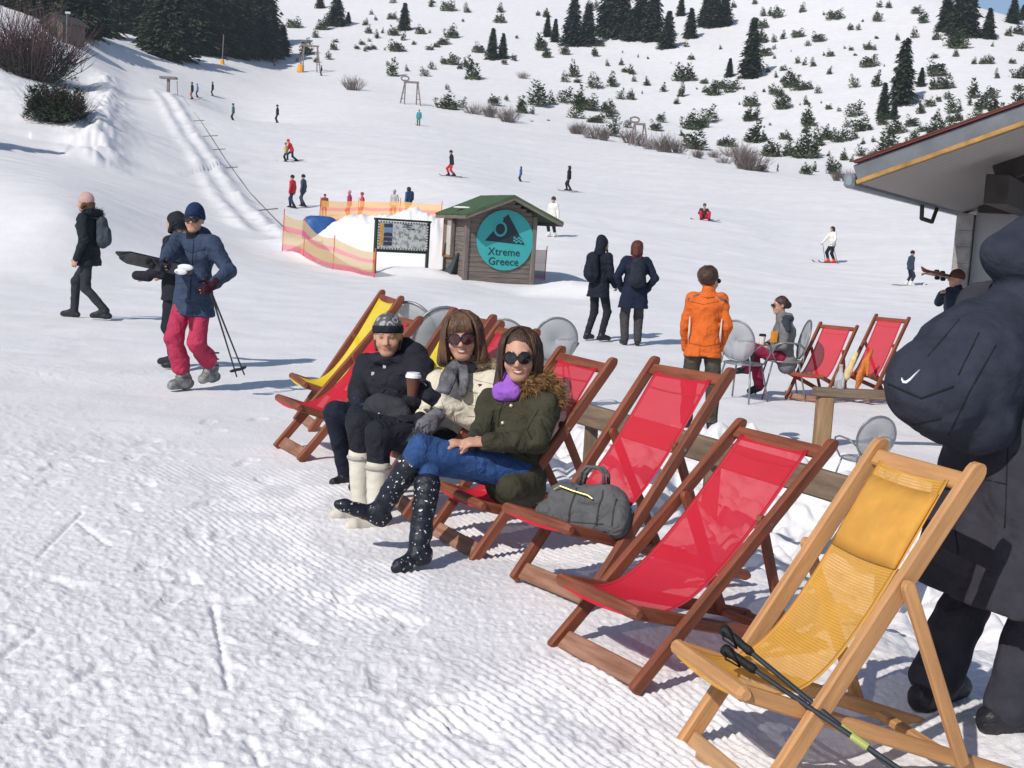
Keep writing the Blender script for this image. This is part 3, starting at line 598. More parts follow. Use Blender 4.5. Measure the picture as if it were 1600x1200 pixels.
def build_hut():
    z0 = -0.10
    fl, fr, bl = gnd(725, 447, z0), gnd(838, 459, z0), gnd(684, 438, z0)
    W = 2.20; ex = V(math.cos(R(21)), math.sin(R(21)), 0)
    ey = np.cross((0, 0, 1), ex); Dp = 2.0
    F = frame_at(fl, ex, ey); org = fl
    h = empty('ticket_hut', org, 0, 'small weathered board hut with green felt roof and round teal sign', 'hut')
    eav, pk, pkx = 2.25, 2.79, W * 0.57
    wl = MB(); M = [M_LOG]
    nb = 15; bh = eav / nb
    for i in range(nb):                       # horizontal boards, each with its own bevel
        z = (i + 0.5) * bh
        wl.beam(F(0.06, 0, z), F(W - 0.06, 0, z), 0.05, bh * 1.02, ch=0.018)
        wl.beam(F(0, 0.06, z), F(0, Dp - 0.06, z), 0.05, bh * 1.02, ch=0.018)
        wl.beam(F(W, 0.06, z), F(W, Dp - 0.06, z), 0.05, bh * 1.02, ch=0.018)
        wl.beam(F(0.06, Dp, z), F(W - 0.06, Dp, z), 0.05, bh * 1.02, ch=0.018)
    k = 5
    for i in range(k):
        za = eav + (pk - eav) * (i + 0.5) / k; t = (i + 0.6) / k
        for yy in (0, Dp): wl.beam(F(pkx * t, yy, za), F(W - (W - pkx) * t, yy, za), 0.05, (pk - eav) / k * 1.02, ch=0.012)
    wl.build('wall', M, h, org)
    for x, y in ((0, 0), (W, 0), (0, Dp), (W, Dp)):
        p = MB(); p.beam(F(x, y, -0.3), F(x, y, eav), 0.15, 0.15, up=ex, ch=0.02); p.build('corner_post', M_LOG, h, org)
    rf = MB(); ov = 0.62; bk = 0.5
    lx, rx = -0.28, W + 0.72; sl = (pk - eav) / pkx
    zl = pk + 0.06 - sl * (pkx - lx); zr = pk + 0.06 - sl * (rx - pkx)
    def slope(xa, za, xb, zb):
        rows = [[F(xa + (xb - xa) * i / 6, -ov + (Dp + ov + bk) * j / 10, za + (zb - za) * i / 6 + 0.012 * rnd.random()) for j in range(11)] for i in range(7)]
        rf.sheet(rows, 0.07)
    slope(lx, zl, pkx, pk + 0.06); slope(pkx + 0.002, pk + 0.055, rx, zr)
    r = rf.build('roof', M_ROOF, h, org)
    fb = MB()
    for xa, za, xb, zb in ((lx, zl, pkx, pk + .06), (rx, zr, pkx, pk + .06)):
        fb.beam(F(xa, -ov + 0.03, za - 0.10), F(xb, -ov + 0.03, zb - 0.10), 0.04, 0.12, ch=0.008)
    fb.beam(F(lx + 0.02, -ov + .06, zl - 0.10), F(lx + 0.02, Dp + bk - .05, zl - 0.10), 0.04, 0.10, ch=0.008)
    fb.beam(F(rx - 0.02, -ov + .06, zr - 0.10), F(rx - 0.02, Dp + bk - .05, zr - 0.10), 0.04, 0.10, ch=0.008)
    fb.build('fascia', M_LOG, r, org)
    sn = MB(); sn.ball(F(0.1, Dp * 0.35, zl + sl * 0.4 + 0.03), (0.35, 0.2, 0.04), 10, 6); sn.smooth = True; sn.build('snow_patch', SNOW, r, org)
    # window on the left wall with a shutter standing open
    wf = MB(); ya, yb, za, zb = 1.15, 2.1, 0.85, 2.02
    for a, b in (((ya, za), (yb, za)), ((ya, zb), (yb, zb)), ((ya, za), (ya, zb)), ((yb, za), (yb, zb))):
        wf.beam(F(-0.06, a[0], a[1]), F(-0.06, b[0], b[1]), 0.07, 0.07, up=ex, ch=0.008)
    wn = wf.build('window', M_OCHRE, h, org)
    g = MB(); g.box(F(-0.05, (ya + yb) / 2, (za + zb) / 2), (0.02, 0.02, 0.02)); g = MB()
    g.sheet([[F(-0.045, ya + .04, za + .04), F(-0.045, yb - .04, za + .04)], [F(-0.045, ya + .04, zb - .04), F(-0.045, yb - .04, zb - .04)]], 0.01); g.build('pane', M_GLASS, wn, org)
    s = MB(); s.beam(F(-0.12, ya - 0.12, za - 0.02), F(-0.12, ya - 0.12, zb), 0.05, 0.12, up=ex); s.build('shutter', M_LOG, h, org)
    lb = MB(); lb.sheet([[F(-0.40, 0.5, 0.0), F(-0.40, 1.6, 0.0)], [F(-0.05, 0.55, 1.0), F(-0.05, 0.62, 1.0)]], 0.03); lb.build('leaning_board', M_INK, h, org)
    # round sign
    R_ = 0.93; cx, cz = W * 0.56, 1.47
    d = MB(); n = 64
    d.add([F(cx + R_ * math.cos(2 * math.pi * i / n), -0.05, cz + R_ * math.sin(2 * math.pi * i / n)) for i in range(n)] + [F(cx + R_ * math.cos(2 * math.pi * i / n), -0.075, cz + R_ * math.sin(2 * math.pi * i / n)) for i in range(n)],
          [tuple(range(n)), tuple(range(2 * n - 1, n - 1, -1))] + [(i, (i + 1) % n, n + (i + 1) % n, n + i) for i in range(n)])
    sg = d.build('round_sign', M_TEAL, h, org)
    def plate(pts, name, mt, off):
        m = MB(); k = len(pts)
        a = [F(cx + x * R_, -off + 0.003, cz + z * R_) for x, z in pts]; b = [F(cx + x * R_, -off, cz + z * R_) for x, z in pts]
        m.add(a + b, [tuple(range(k)), tuple(range(2 * k - 1, k - 1, -1))] + [(i, (i + 1) % k, k + (i + 1) % k, k + i) for i in range(k)])
        return m.build(name, mt, sg, org)
    # black mountain: apex, a notch on the left flank where the ring sits
    plate([(-0.72, -0.05), (0.70, -0.12), (0.05, 0.86), (-0.04, 0.77), (-0.12, 0.73), (-0.10, 0.66)], 'mountain_emblem', M_INK, 0.083)
    c = (-0.20, 0.36)
    ring = [(c[0] + 0.235 * math.cos(a), c[1] + 0.255 * math.sin(a)) for a in np.linspace(0, 2 * math.pi, 40)[:-1]]
    plate(ring, 'ring_emblem', M_TEAL, 0.087)
    plate([(c[0] + 0.165 * math.cos(a), c[1] + 0.18 * math.sin(a)) for a in np.linspace(0, 2 * math.pi, 40)[:-1]], 'disc_emblem', M_INK, 0.091)
    for k in range(2):
        xs = np.linspace(0.28, 0.62, 24); zc = 0.10 - 0.10 * k - 0.02
        top = [(x, zc + 0.035 * math.sin((x - .28) / .34 * 2 * math.pi * 2.2) + 0.025) for x in xs]; bot = [(x, z - 0.05) for x, z in top][::-1]
        plate(bot + top[::-1] if False else top[::-1] + bot[::-1], 'wave_emblem', M_TEAL, 0.088)
    for txt, dz in (('Xtreme', -0.40), ('Greece', -0.72)):
        me = text_mesh(txt, 0.36 * R_, 'lettering'); me.materials.clear(); me.materials.append(M_INK)
        o = D.objects.new('lettering', me); COL.objects.link(o); o.parent = sg
        mtx = Matrix((ex, (0, 0, 1), -ey)).transposed().to_4x4(); mtx.translation = Vector(F(cx - 0.02, -0.083, cz + dz * R_) - org)
        o.matrix_local = mtx
build_hut()

def build_map_board():
    zl = H(*gnd(584, 435)[:2])
    pl, pr = gnd(584, 435, -0.03), gnd(665.5, 437.5, -0.03)
    ex = pr - pl; ex[2] = 0; W = np.linalg.norm(ex); ex /= W; ey = np.cross((0, 0, 1), ex)
    pr = pl + ex * W; F = frame_at(pl, ex, ey)
    b = empty('map_board', pl, 0, 'piste map board on two dark green posts in front of a snow heap', 'notice board')
    for x in (0, W):
        m = MB(); m.beam(F(x, 0, -0.2), F(x, 0, 1.78), 0.09, 0.09, up=ex, ch=0.012); m.build('post', M_DKGREEN, b, pl)
    f = MB(); za, zb = 0.86, 1.74
    f.beam(F(0.05, 0, za), F(W - 0.05, 0, za), 0.07, 0.09); f.beam(F(-0.07, 0, zb + 0.075), F(W + 0.07, 0, zb + 0.075), 0.10, 0.07); f.build('frame', M_DKGREEN, b, pl)
    pm = MB(); pm.sheet([[F(0.045, -0.02, za + 0.045), F(W - 0.045, -0.02, za + 0.045)], [F(0.045, -0.02, zb + 0.03), F(W - 0.045, -0.02, zb + 0.03)]], 0.03)
    # printed map: pale relief with grey tree shading
    m = D.materials.new('printed_map'); m.use_nodes = True; N = m.node_tree.nodes; L = m.node_tree.links
    at_ = N.new('ShaderNodeAttribute'); at_.attribute_name = 'gc'
    n = N.new('ShaderNodeTexNoise'); n.inputs['Scale'].default_value = 7; n.inputs['Detail'].default_value = 8; n.inputs['Roughness'].default_value = .75; L.new(at_.outputs['Vector'], n.inputs['Vector'])
    r = N.new('ShaderNodeValToRGB'); e = r.color_ramp.elements; e[0].position = 0.42; e[0].color = (0.22, 0.24, 0.20, 1); e[1].position = 0.52; e[1].color = (0.66, 0.67, 0.66, 1)
    L.new(n.outputs['Fac'], r.inputs[0]); L.new(r.outputs[0], N['Principled BSDF'].inputs['Base Color'])
    p = pm.build('map_panel', m, b, pl)
    hz = MB()                                   # striped border
    M_W = mat('white_print', (0.7, 0.7, 0.68), 0.6, 0.05); M_K = mat('black_print', (0.03, 0.03, 0.03), 0.6, 0.05)
    k = 36
    for i in range(k):
        hz.cur = i % 2
        for z, hh in ((zb - 0.0, 0.04), (za + 0.075, 0.04)): hz.box(F(0.06 + (W - 0.12) * (i + .5) / k, -0.054, z), ((W - .12) / k, 0.008, hh), np.stack([ex, ey, [0, 0, 1]], 1))
    for i in range(18):
        hz.cur = i % 2
        for x in (0.065, W - 0.065): hz.box(F(x, -0.055, za + .1 + (zb - za - .12) * (i + .5) / 18), (0.035, 0.008, (zb - za - .12) / 18), np.stack([ex, ey, [0, 0, 1]], 1))
    hz.build('striped_border', [M_W, M_K], p, pl)
    Mo = mat('orange_print', (0.75, 0.36, 0.05), 0.6, 0.08); Mb = mat('pale_blue_print', (0.20, 0.30, 0.50), 0.6, 0.08); Md = mat('dark_print', (0.05, 0.055, 0.09), 0.6, 0.1)
    for i in range(5):
        z = zb - 0.11 - i * 0.137
        q = MB(); q.box(F(0.17, -0.054, z), (0.12, 0.008, 0.115), np.stack([ex, ey, [0, 0, 1]], 1)); q.build('legend_tile', Mo, p, pl)
        q = MB(); q.box(F(0.40, -0.054, z), (0.30, 0.008, 0.115), np.stack([ex, ey, [0, 0, 1]], 1)); q.build('legend_panel', Mb if i == 1 else Md, p, pl)
    for z in (zb - 0.06, zb - .12, zb - .18):
        q = MB(); q.box(F(W * 0.62 + rnd.uniform(-.1, .1), -0.054, z), (0.3, 0.006, 0.025), np.stack([ex, ey, [0, 0, 1]], 1)); q.build('title_bar', Md, p, pl)
build_map_board()

# ---- orange and yellow safety nets
def net_material(name, flip):
    m = D.materials.new(name); m.use_nodes = True; N = m.node_tree.nodes; L = m.node_tree.links; b = N['Principled BSDF']
    at_ = N.new('ShaderNodeAttribute'); at_.attribute_name = 'gc'; sp = N.new('ShaderNodeSeparateXYZ'); L.new(at_.outputs['Vector'], sp.inputs[0])
    r = N.new('ShaderNodeValToRGB'); r.color_ramp.interpolation = 'CONSTANT'; e = r.color_ramp.elements
    o, y = (0.62, 0.085, 0.12, 1), (0.52, 0.36, 0.13, 1)
    cols = [o, y, o, y, o] if not flip else [(0.75, 0.16, 0.05, 1), (0.78, 0.42, 0.10, 1), (0.75, 0.16, 0.05, 1), (0.78, 0.42, 0.10, 1), (0.75, 0.16, 0.05, 1)]
    e[0].color = cols[0]; e[0].position = 0; e[1].color = cols[1]; e[1].position = 0.12
    for p_, c in ((0.46, cols[2]), (0.60, cols[3]), (0.90, cols[4])): k = e.new(p_); k.color = c
    mu = N.new('ShaderNodeMath'); mu.operation = 'MULTIPLY'; mu.inputs[1].default_value = 1 / 1.1; L.new(sp.outputs['Y'], mu.inputs[0]); L.new(mu.outputs[0], r.inputs[0])
    L.new(r.outputs[0], b.inputs['Base Color']); b.inputs['Roughness'].default_value = 0.7
    # diamond mesh: thin threads with open holes
    hole = None
    for sgn in (1, -1):
        a = N.new('ShaderNodeMath'); a.operation = 'MULTIPLY_ADD'; a.inputs[1].default_value = sgn * 1.0; L.new(sp.outputs['X'], a.inputs[0]); L.new(sp.outputs['Y'], a.inputs[2])
        s1 = N.new('ShaderNodeMath'); s1.operation = 'MULTIPLY'; s1.inputs[1].default_value = 95; L.new(a.outputs[0], s1.inputs[0])
        s2 = N.new('ShaderNodeMath'); s2.operation = 'SINE'; L.new(s1.outputs[0], s2.inputs[0])
        s3 = N.new('ShaderNodeMath'); s3.operation = 'LESS_THAN'; s3.inputs[1].default_value = 0.25; L.new(s2.outputs[0], s3.inputs[0])
        if hole is None: hole = s3.outputs[0]
        else:
            z = N.new('ShaderNodeMath'); z.operation = 'MULTIPLY'; L.new(hole, z.inputs[0]); L.new(s3.outputs[0], z.inputs[1]); hole = z.outputs[0]
    tp = N.new('ShaderNodeBsdfTransparent'); mx = N.new('ShaderNodeMixShader'); L.new(hole, mx.inputs[0]); L.new(b.outputs[0], mx.inputs[1]); L.new(tp.outputs[0], mx.inputs[2])
    L.new(mx.outputs[0], N['Material Output'].inputs[0])
    return m
M_NETP = mat('net_pole_plastic', (0.65, 0.10, 0.05), 0.6, 0.1)
def net_fence(path, h, label, mt, poles, sag=0.12, taper=0.0):
    base = V(*path[0][:2], H(*path[0][:2]))
    f = empty('net_fence', base, 0, label, 'fence')
    P = [np.array(p, float) for p in path]; seg = []
    for a, b in zip(P[:-1], P[1:]):
        k = max(4, int(np.linalg.norm(b - a) / 0.25))
        for i in range(k): seg.append((a + (b - a) * i / k, i / k))
    seg.append((P[-1], 0))
    rows = []
    for j in range(9):
        row = []
        for k_, (p, t) in enumerate(seg):
            z0 = H(p[0], p[1]); s = sag * math.sin(math.pi * t)
            hh = h[0] + (h[1] - h[0]) * (seg.index((p, t)) / len(seg)) if False else h * (1 - taper * k_ / len(seg)); z = z0 + 0.02 + (hh - s) * j / 8 + 0.05 * (vnoise(p[0] * 2, j * 0.7, seed=8) - 0.5)
            row.append((p[0], p[1] + 0.10 * (vnoise(p[0] * 1.6, j * .5, seed=9) - .5), z))
        rows.append(row)
    m = MB(); m.sheet(rows); m.smooth = True; m.build('net', mt, f, base)
    for k_, p in enumerate(poles):
        q = MB(); hp = h * (1 - taper * k_ / max(1, len(poles) - 1)); z0 = H(p[0], p[1]); q.tube([(p[0], p[1], z0 - .2), (p[0] + .02, p[1], z0 + hp + 0.16)], 0.018, 6); q.build('pole', M_NETP, f, base)
_G = lambda px, py: tuple(on_ground(px, py)[:2])
NETA = net_material('striped_net', False); NETB = net_material('orange_net', True)
a0, a1, a2, a3 = _G(441, 392), _G(474, 400), _G(520, 420), _G(584, 434)
net_fence([a0, a1, a2, a3], 1.25, 'sagging orange and yellow striped net in front of the blue cover', NETA, [a0, a1, a2, a3], taper=.42)
b0, b1, b2, b3 = _g(500, 322, 61), _g(560, 318, 61), _g(625, 318, 60), _g(690, 320, 58)
net_fence([b0, b1, b2, b3], 1.0, 'orange net fence running behind the snow heap beside queueing skiers', NETB, [b0, b1, b2, b3], 0.05)
c0, c1 = _g(815, 425, 43), _g(852, 416, 42)
net_fence([c0, c1], 0.95, 'short piece of orange net sticking out right of the hut', NETA, [c0, c1], 0.05)

# ---- blue tarpaulin over the lift motor, behind the net
def covered_motor():
    p = V(*_g(498, 392, 46.5), 0); p[2] = H(p[0], p[1]) + 0.1
    o = MB(); ex = V(0.96, 0.28, 0); ey = V(-.28, .96, 0); F = frame_at(p, ex, ey)
    rows = []
    for i, (z, w_, d_) in enumerate([(-0.1, .60, .42), (0.35, .60, .42), (.60, .58, .40), (.70, .50, .32), (.75, .36, .2), (.76, .02, .01)]):
        row = []
        for k in range(33):
            a = 2 * math.pi * k / 32; c, s_ = math.cos(a), math.sin(a); q = 4.0
            rr = 1 / (abs(c) ** q + abs(s_) ** q) ** (1 / q); row.append(F(c * rr * w_, s_ * rr * d_, z + 0.02 * math.sin(a * 7 + i)))
        rows.append(row)
    o.sheet(rows); o.smooth = True
    e = o.build('tarpaulin_cover', mat('blue_tarpaulin', (0.03, 0.10, 0.30), 0.5, 0.2, 3, 0.4, 12), None, p)
    tag(e, 'blue tarpaulin over a box, behind the striped net', 'cover')
    q = MB(); q.tube([F(.66, -.2, 0.25), F(.85, -.25, .28), F(.98, -.25, .42)], 0.03, 6); q.build('handle', M_INK, e, p)
covered_motor()

# ---- tow rope with handles along the lane
def tow_rope():
    pts = [_g(*t) for t in [(283, 148, 140), (312, 190, 110), (350, 240, 84), (388, 282, 70), (432, 325, 58), (447, 344, 52)]]
    pts = [V(x, y, H(x, y) + 0.16) for x, y in pts]
    e = empty('tow_rope', pts[-1] - V(0, 0, .16), 0, 'thin tow rope with short grab bars lying along the packed lane', 'tow rope')
    m = MB(); m.tube(pts, 0.018, 5); m.build('rope', M_GALV, e, pts[-1] - V(0, 0, .16))
    for px, py, r in ((309, 193, 108), (329, 213, 97), (340, 231, 88), (358, 252, 79), (418, 305, 62)):
        x, y = _g(px, py, r); z = H(x, y) + .12
        q = MB(); q.tube([(x - .45, y - .35, z), (x + .45, y + .3, z + .16)], 0.032, 6); q.build('grab_bar', M_GALV, e, pts[-1] - V(0, 0, .16))
tow_rope()
def tow_post():
    x, y = _g(263, 136, 142); z = H(x, y); b = V(x, y, z)
    e = empty('tow_post', b, 0, 'grey T-shaped end post with flat top at the head of the tow lane', 'lift post')
    m = MB(); m.beam(b - V(0, 0, .3), b + V(0, 0, 1.4), .28, .28, up=(0, 1, 0)); m.build('post', M_GALV, e, b)
    m = MB(); m.box(b + V(0, 0, 1.5), (1.7, .9, .22)); m.build('pulley_head', M_GALV, e, b)
    m = MB(); m.beam(b + V(1.0, 0, -.2), b + V(.9, 0, 1.2), .07, .07, up=(0, 1, 0)); m.build('brace', M_GALV, e, b)
tow_post()
def lift_pylon(px, py, hpx, label, arm=1.0, pad=False, wide=1.0):
    b = on_ground(px, py)
    r = math.hypot(b[0], b[1]); h = hpx * r / FPX; dx = 0.5 * h * .62 * wide; dy = .45
    e = empty('lift_pylon', b, 0, label, 'lift pylon')
    for s in (-1, 1):
        for t in (-1, 1):
            m = MB(); m.beam(b + V(s * dx * 1.15 - .3 * t * 1.2, t * dy, -.3), b + V(s * dx * .85 - .04 * t, t * .12, h), .16, .16, up=(0, 1, 0)); m.build('leg', M_GALV, e, b)
        m = MB()
        for k in (0.3, .55, .8):
            m.beam(b + V(s * dx * (1.15 - .3 * k) - .36 * (1 - k), -dy * (1 - k) - .1, h * k), b + V(s * dx * (1.15 - .3 * k) + .36 * (1 - k), dy * (1 - k) + .1, h * k), .06, .06)
        m.build('rung', M_GALV, e, b)
    m = MB(); m.beam(b + V(-dx * 1.05, 0, h), b + V(dx * 1.05, 0, h), .22, .26); m.build('crossarm', M_GALV, e, b)
    m = MB(); m.tube([b + V(-dx * .9 + .5 * math.cos(a), 0.1, h + .45 + .3 * math.sin(a)) for a in np.linspace(0, 6.28, 14)[:-1]], .1, 5, closed=True); m.beam(b + V(-dx * .9, .1, h), b + V(-dx * .9, .1, h + .3), .12, .12, up=(0, 1, 0)); m.build('pulley', M_GALV, e, b)
    if pad:
        m = MB(); m.tube([b + V(-dx * 1.2, -.1, -.2), b + V(-dx * 1.12, -.1, 1.0)], [.6, .45], 10); m.build('padding', M_YPAD, e, b)
lift_pylon(641, 166, 36, 'grey frame pylon of the ski lift at the top edge of the piste')
lift_pylon(484, 112, 38, 'ski lift pylon with an orange pad at its foot', pad=True)
lift_pylon(997, 229, 34, 'ski lift pylon half hidden by leafless bushes at the piste edge', wide=0.8)
def pad_marker():
    b = on_ground(347, 99); h = 16 * math.hypot(b[0], b[1]) / FPX
    e = empty('lift_mast', b, 0, 'thin lift mast with a yellow pad at the foot, before the dark wood', 'lift mast')
    m = MB(); m.tube([b, b + V(.1, 0, h * 2.6)], .07, 6); m.build('mast', M_GALV, e, b)
    m = MB(); m.tube([b - V(0, 0, .3), b + V(0, 0, h * .38)], [h * .26, h * .16], 10); m.build('padding', M_YPAD, e, b)
pad_marker()
def shack():
    b = V(*_g(100, 52, 150), 0); b[2] = H(b[0], b[1]) - .6
    e = empty('timber_shack', b, 0, 'small timber shack half hidden behind the snowy rise', 'shed')
    M_SH = mat('grey_brown_boards', (0.12, 0.10, 0.085), .9, .2, 3)
    F = frame_at(b, (0.9, -.44, 0), (.44, .9, 0))
    m = MB(); w_, d_, h = 2.9, 3.2, 2.1
    pts = [F(-w_ / 2, -d_ / 2, 0), F(w_ / 2, -d_ / 2, 0), F(w_ / 2, -d_ / 2, h), F(0, -d_ / 2, h + .8), F(-w_ / 2, -d_ / 2, h)]; bk = [p + F(0, d_, 0) - b for p in pts]
    m.add(pts + bk, [(0, 1, 2, 3, 4), (9, 8, 7, 6, 5)] + [(i, (i + 1) % 5 + 0, (i + 1) % 5 + 5, i + 5) for i in range(5)]); m.build('wall', M_SH, e, b)
    m = MB()
    for s in (-1, 1): m.sheet([[F(s * (w_ / 2 + .35), -d_ / 2 - .4, h - .12), F(s * (w_ / 2 + .35), d_ / 2 + .4, h - .12)], [F(0, -d_ / 2 - .4, h + .9), F(0, d_ / 2 + .4, h + .9)]][::s], .1)
    m.build('roof', mat('dark_shingle', (.06, .055, .055), .9, .2, 5), e, b)
    m = MB(); m.sheet([[F(-.5, -d_ / 2 - .03, .1), F(.5, -d_ / 2 - .03, .1)], [F(-.5, -d_ / 2 - .03, 1.7), F(.5, -d_ / 2 - .03, 1.7)]], .03); m.build('door', mat('dark_door', (.05, .045, .04), .8, .1), e, b)
    l = V(*_g(104, 52, 146), 0); l[2] = H(l[0], l[1])
    q = empty('street_lamp', l, 0, 'thin lamp post with a small head in front of the timber shack', 'lamp post')
    m = MB(); m.tube([l, l + V(0, 0, 3.4)], .06, 6); m.build('post', M_STEEL, q, l)
    m = MB(); m.box(l + V(.1, 0, 3.5), (.5, .25, .2)); m.build('lamp_head', mat('pale_lamp_housing', (.5, .5, .5), .4, .05), q, l)
shack()

# ---- the building with a deep porch roof, right
def unit2(v): return v / np.linalg.norm(v)
def building():
    M_SOF = mat('painted_soffit_planks', (0.26, 0.24, 0.225), 0.6, 0.18, 1.6, 0.3, 30, stretch=(1, 6, 6), coord='gc')
    M_FAS = mat('grey_blue_fascia', (0.14, 0.15, 0.17), 0.6, 0.2, 3, coord='gc')
    M_ORG = mat('orange_brown_batten', (0.36, 0.20, 0.06), 0.6, 0.35, 6, coord='gc')
    M_RED = mat('red_roof_edge', (0.13, 0.032, 0.028), 0.5, 0.15, 3)
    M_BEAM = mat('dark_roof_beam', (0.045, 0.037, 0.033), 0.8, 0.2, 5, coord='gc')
    M_GUT = mat('metal_gutter', (0.26, 0.29, 0.32), 0.4, 0.1, 3, metal=.4)
    M_PLS = mat('grey_rendered_wall', (0.34, 0.34, 0.36), 0.9, 0.12, 1.2, .3, 30)
    M_END = mat('stacked_log_ends', (0.30, 0.28, 0.27), 0.85, 0.25, 6, .5, 30)
    o = at(1336, 290, 14.0); zE = o[2]; c1 = gnd(1500, 334, zE); e1 = c1 - o; LE = np.linalg.norm(e1[:2]); e1[2] = 0; e1 = unit2(e1); e2 = V(e1[1], -e1[0], 0); o[2] = 0          # along the eave (away), up the slope
    base = o + e1 * LE; base[2] = -0.35
    F = lambda a, b, z: o + e1 * a + e2 * b + V(0, 0, z)
    h = empty('log_building', base, 0, 'log building with a deep plank-lined porch roof and orange roof edge', 'building')
    L_, sl, B = LE + 1.2, 0.40, 6.0
    r = MB(); r.sheet([[F(-.02, -.05, zE + .25), F(L_, -.05, zE + .25)], [F(-.02, B, zE + .25 + sl * B), F(L_, B, zE + .25 + sl * B)]][::-1], 0.015)
    rf = r.build('roof', M_RED, h, base)
    sf = MB(); n = 34
    for i in range(n):                            # soffit planks run up the slope
        a0 = 0.06 + (L_ - 0.1) * i / n; a1 = a0 + (L_ - .1) / n - 0.008
        sf.sheet([[F(a0, 0.05, zE + 0.005 + sl * .05), F(a0, B, zE + sl * B)], [F(a1, 0.05, zE + sl * .05), F(a1, B, zE + sl * B)]], 0.02)
    sf.build('soffit', M_SOF, rf, base)
    fa = MB(); fa.beam(F(0, 0, zE + .125), F(0, B, zE + .125 + sl * B), .05, .19, ch=.004); fa.build('fascia', M_FAS, rf, base)
    ba = MB(); ba.beam(F(-.03, .02, zE + .035), F(-.03, B, zE + .035 + sl * B), .06, .045, ch=.004); ba.build('batten', M_ORG, rf, base)
    rd = MB(); rd.beam(F(-.03, -.02, zE + .24), F(-.03, B, zE + .24 + sl * B), .06, .018, ch=.003); rd.build('roof_edge', M_RED, rf, base)
    gu = MB(); gu.beam(F(-.05, -.06, zE + .05), F(L_, -.06, zE + .05), .12, .16, ch=.03); gu.build('gutter', M_GUT, rf, base)
    for a in (2.6, 4.6, 6.6):                  # rafters and the plate they sit on
        m = MB(); m.beam(F(a, 1.1, zE - .12 + sl * 1.1), F(a, B, zE - .12 + sl * B), .14, .22, ch=.01); m.build('rafter', M_BEAM, rf, base)
    m = MB(); m.beam(F(1.6, 1.25, zE + .10), F(L_, 1.25, zE + .10), .26, .34, ch=.01); m.build('porch_beam', M_BEAM, h, base)
    m = MB(); m.tube([F(4.2, -.0, zE - .02), F(4.25, .0, zE - .2), F(5.0, .02, zE - .22), F(5.3, .02, zE - .02)], .03, 6); m.build('bracket', M_BEAM, rf, base)
    wa = LE
    m = MB(); m.sheet([[F(wa, .25, -.6), F(wa, B, -.6)], [F(wa, .25, zE + sl * .2), F(wa, B, zE + sl * B - .05)]][::-1], .2); m.build('wall', M_PLS, h, base)
    for i in range(11):
        m = MB(); z = -.5 + i * .262; m.beam(F(wa - .12, .1, z + .13), F(wa + .5, .1, z + .13), .26, .260, ch=.005); m.build('log_end', M_END, h, base)
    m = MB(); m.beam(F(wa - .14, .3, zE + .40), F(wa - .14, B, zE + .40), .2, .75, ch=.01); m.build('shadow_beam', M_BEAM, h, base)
    m = MB(); c = F(5.0, 1.9, 2.0); m.add([c + V(-.06, 0, .12), c + V(.10, 0, .02), c + V(.06, 0, -.12), c + V(-.02, 0, -.02), c + V(-.04, .08, .10), c + V(.08, .08, .02), c + V(.06, .08, -.10)], [(0, 1, 2, 3), (0, 4, 5, 1), (1, 5, 6, 2), (3, 2, 6), (0, 3, 6, 4), (4, 6, 5)])  # small plain white wedge under the porch roof
    m.build('white_wedge', mat('plain_white', (.8, .8, .78), .4, .02), h, base)
building()

# ---- wooden rails at the edge of the terrace
M_RAIL = mat('weathered_rail_wood', (0.20, 0.145, 0.10), 0.85, 0.3, 4, 0.5, 40, stretch=(0.7, 5, 5), coord='gc')
M_POST = mat('ochre_post_wood', (0.30, 0.19, 0.10), 0.85, 0.3, 4, 0.5, 40, stretch=(0.7, 5, 5), coord='gc')
def rails():
    p0, p1 = at(890, 640, 9.9), at(1400, 790, 6.9)
    b = V(p0[0], p0[1], H(p0[0], p0[1]))
    f = empty('rail_fence', b, 0, 'low weathered timber rail running behind the row of deck chairs', 'fence')
    m = MB(); m.beam(p0, p1, .07, .17, ch=.012); m.build('rail', M_RAIL, f, b)
    for t in (0.06, .5, .97):
        p = p0 + (p1 - p0) * t + V(.07, .03, 0); z = H(p[0], p[1])
        m = MB(); m.beam((p[0], p[1], z - .3), (p[0], p[1], p[2] + .06), .10, .10, up=(0, 1, 0), ch=.01); m.build('post', M_RAIL, f, b)
    q0 = at(1291, 606, 13.0); g0 = V(q0[0], q0[1], H(q0[0], q0[1]))
    f = empty('terrace_rail', g0, 0, 'ochre timber post with a rail on top, a glass bottle standing on it', 'fence')
    m = MB(); m.beam((q0[0], q0[1], g0[2] - .3), q0 - V(0, 0, .09), .16, .16, up=(0, 1, 0), ch=.015); m.build('post', M_POST, f, g0)
    q1 = q0 + V(2.6, .25, -0.0)
    m = MB(); m.beam(q0 + V(-.12, -.01, -.045), q1 + V(0, 0, -.045), .17, .09, ch=.012); m.build('rail', M_RAIL, f, g0)
    m = MB(); m.beam((q1[0] - .1, q1[1], H(q1[0], q1[1]) - .3), q1 - V(.1, 0, .09), .16, .16, up=(0, 1, 0), ch=.015); m.build('post', M_POST, f, g0)
    # bottle on the rail
    c = q0 + V(.13, 0, 0); bt = MB(); prof = [(0, .045), (.015, .05), (.10, .05), (.14, .042), (.19, .018), (.23, .016), (.24, .02), (.25, .02)]
    bt.tube([c + V(0, 0, z) for z, r in prof], [r for z, r in prof], 12); bt.smooth = True
    gm = D.materials.new('clear_bottle_glass'); gm.use_nodes = True; b_ = gm.node_tree.nodes['Principled BSDF']; b_.inputs['Base Color'].default_value = (.75, .78, .8, 1); b_.inputs['Roughness'].default_value = .08; b_.inputs['Transmission Weight'].default_value = .7
    o = bt.build('glass_bottle', gm, None, c); tag(o, 'clear glass bottle standing on the end of the terrace rail', 'bottle')
rails()
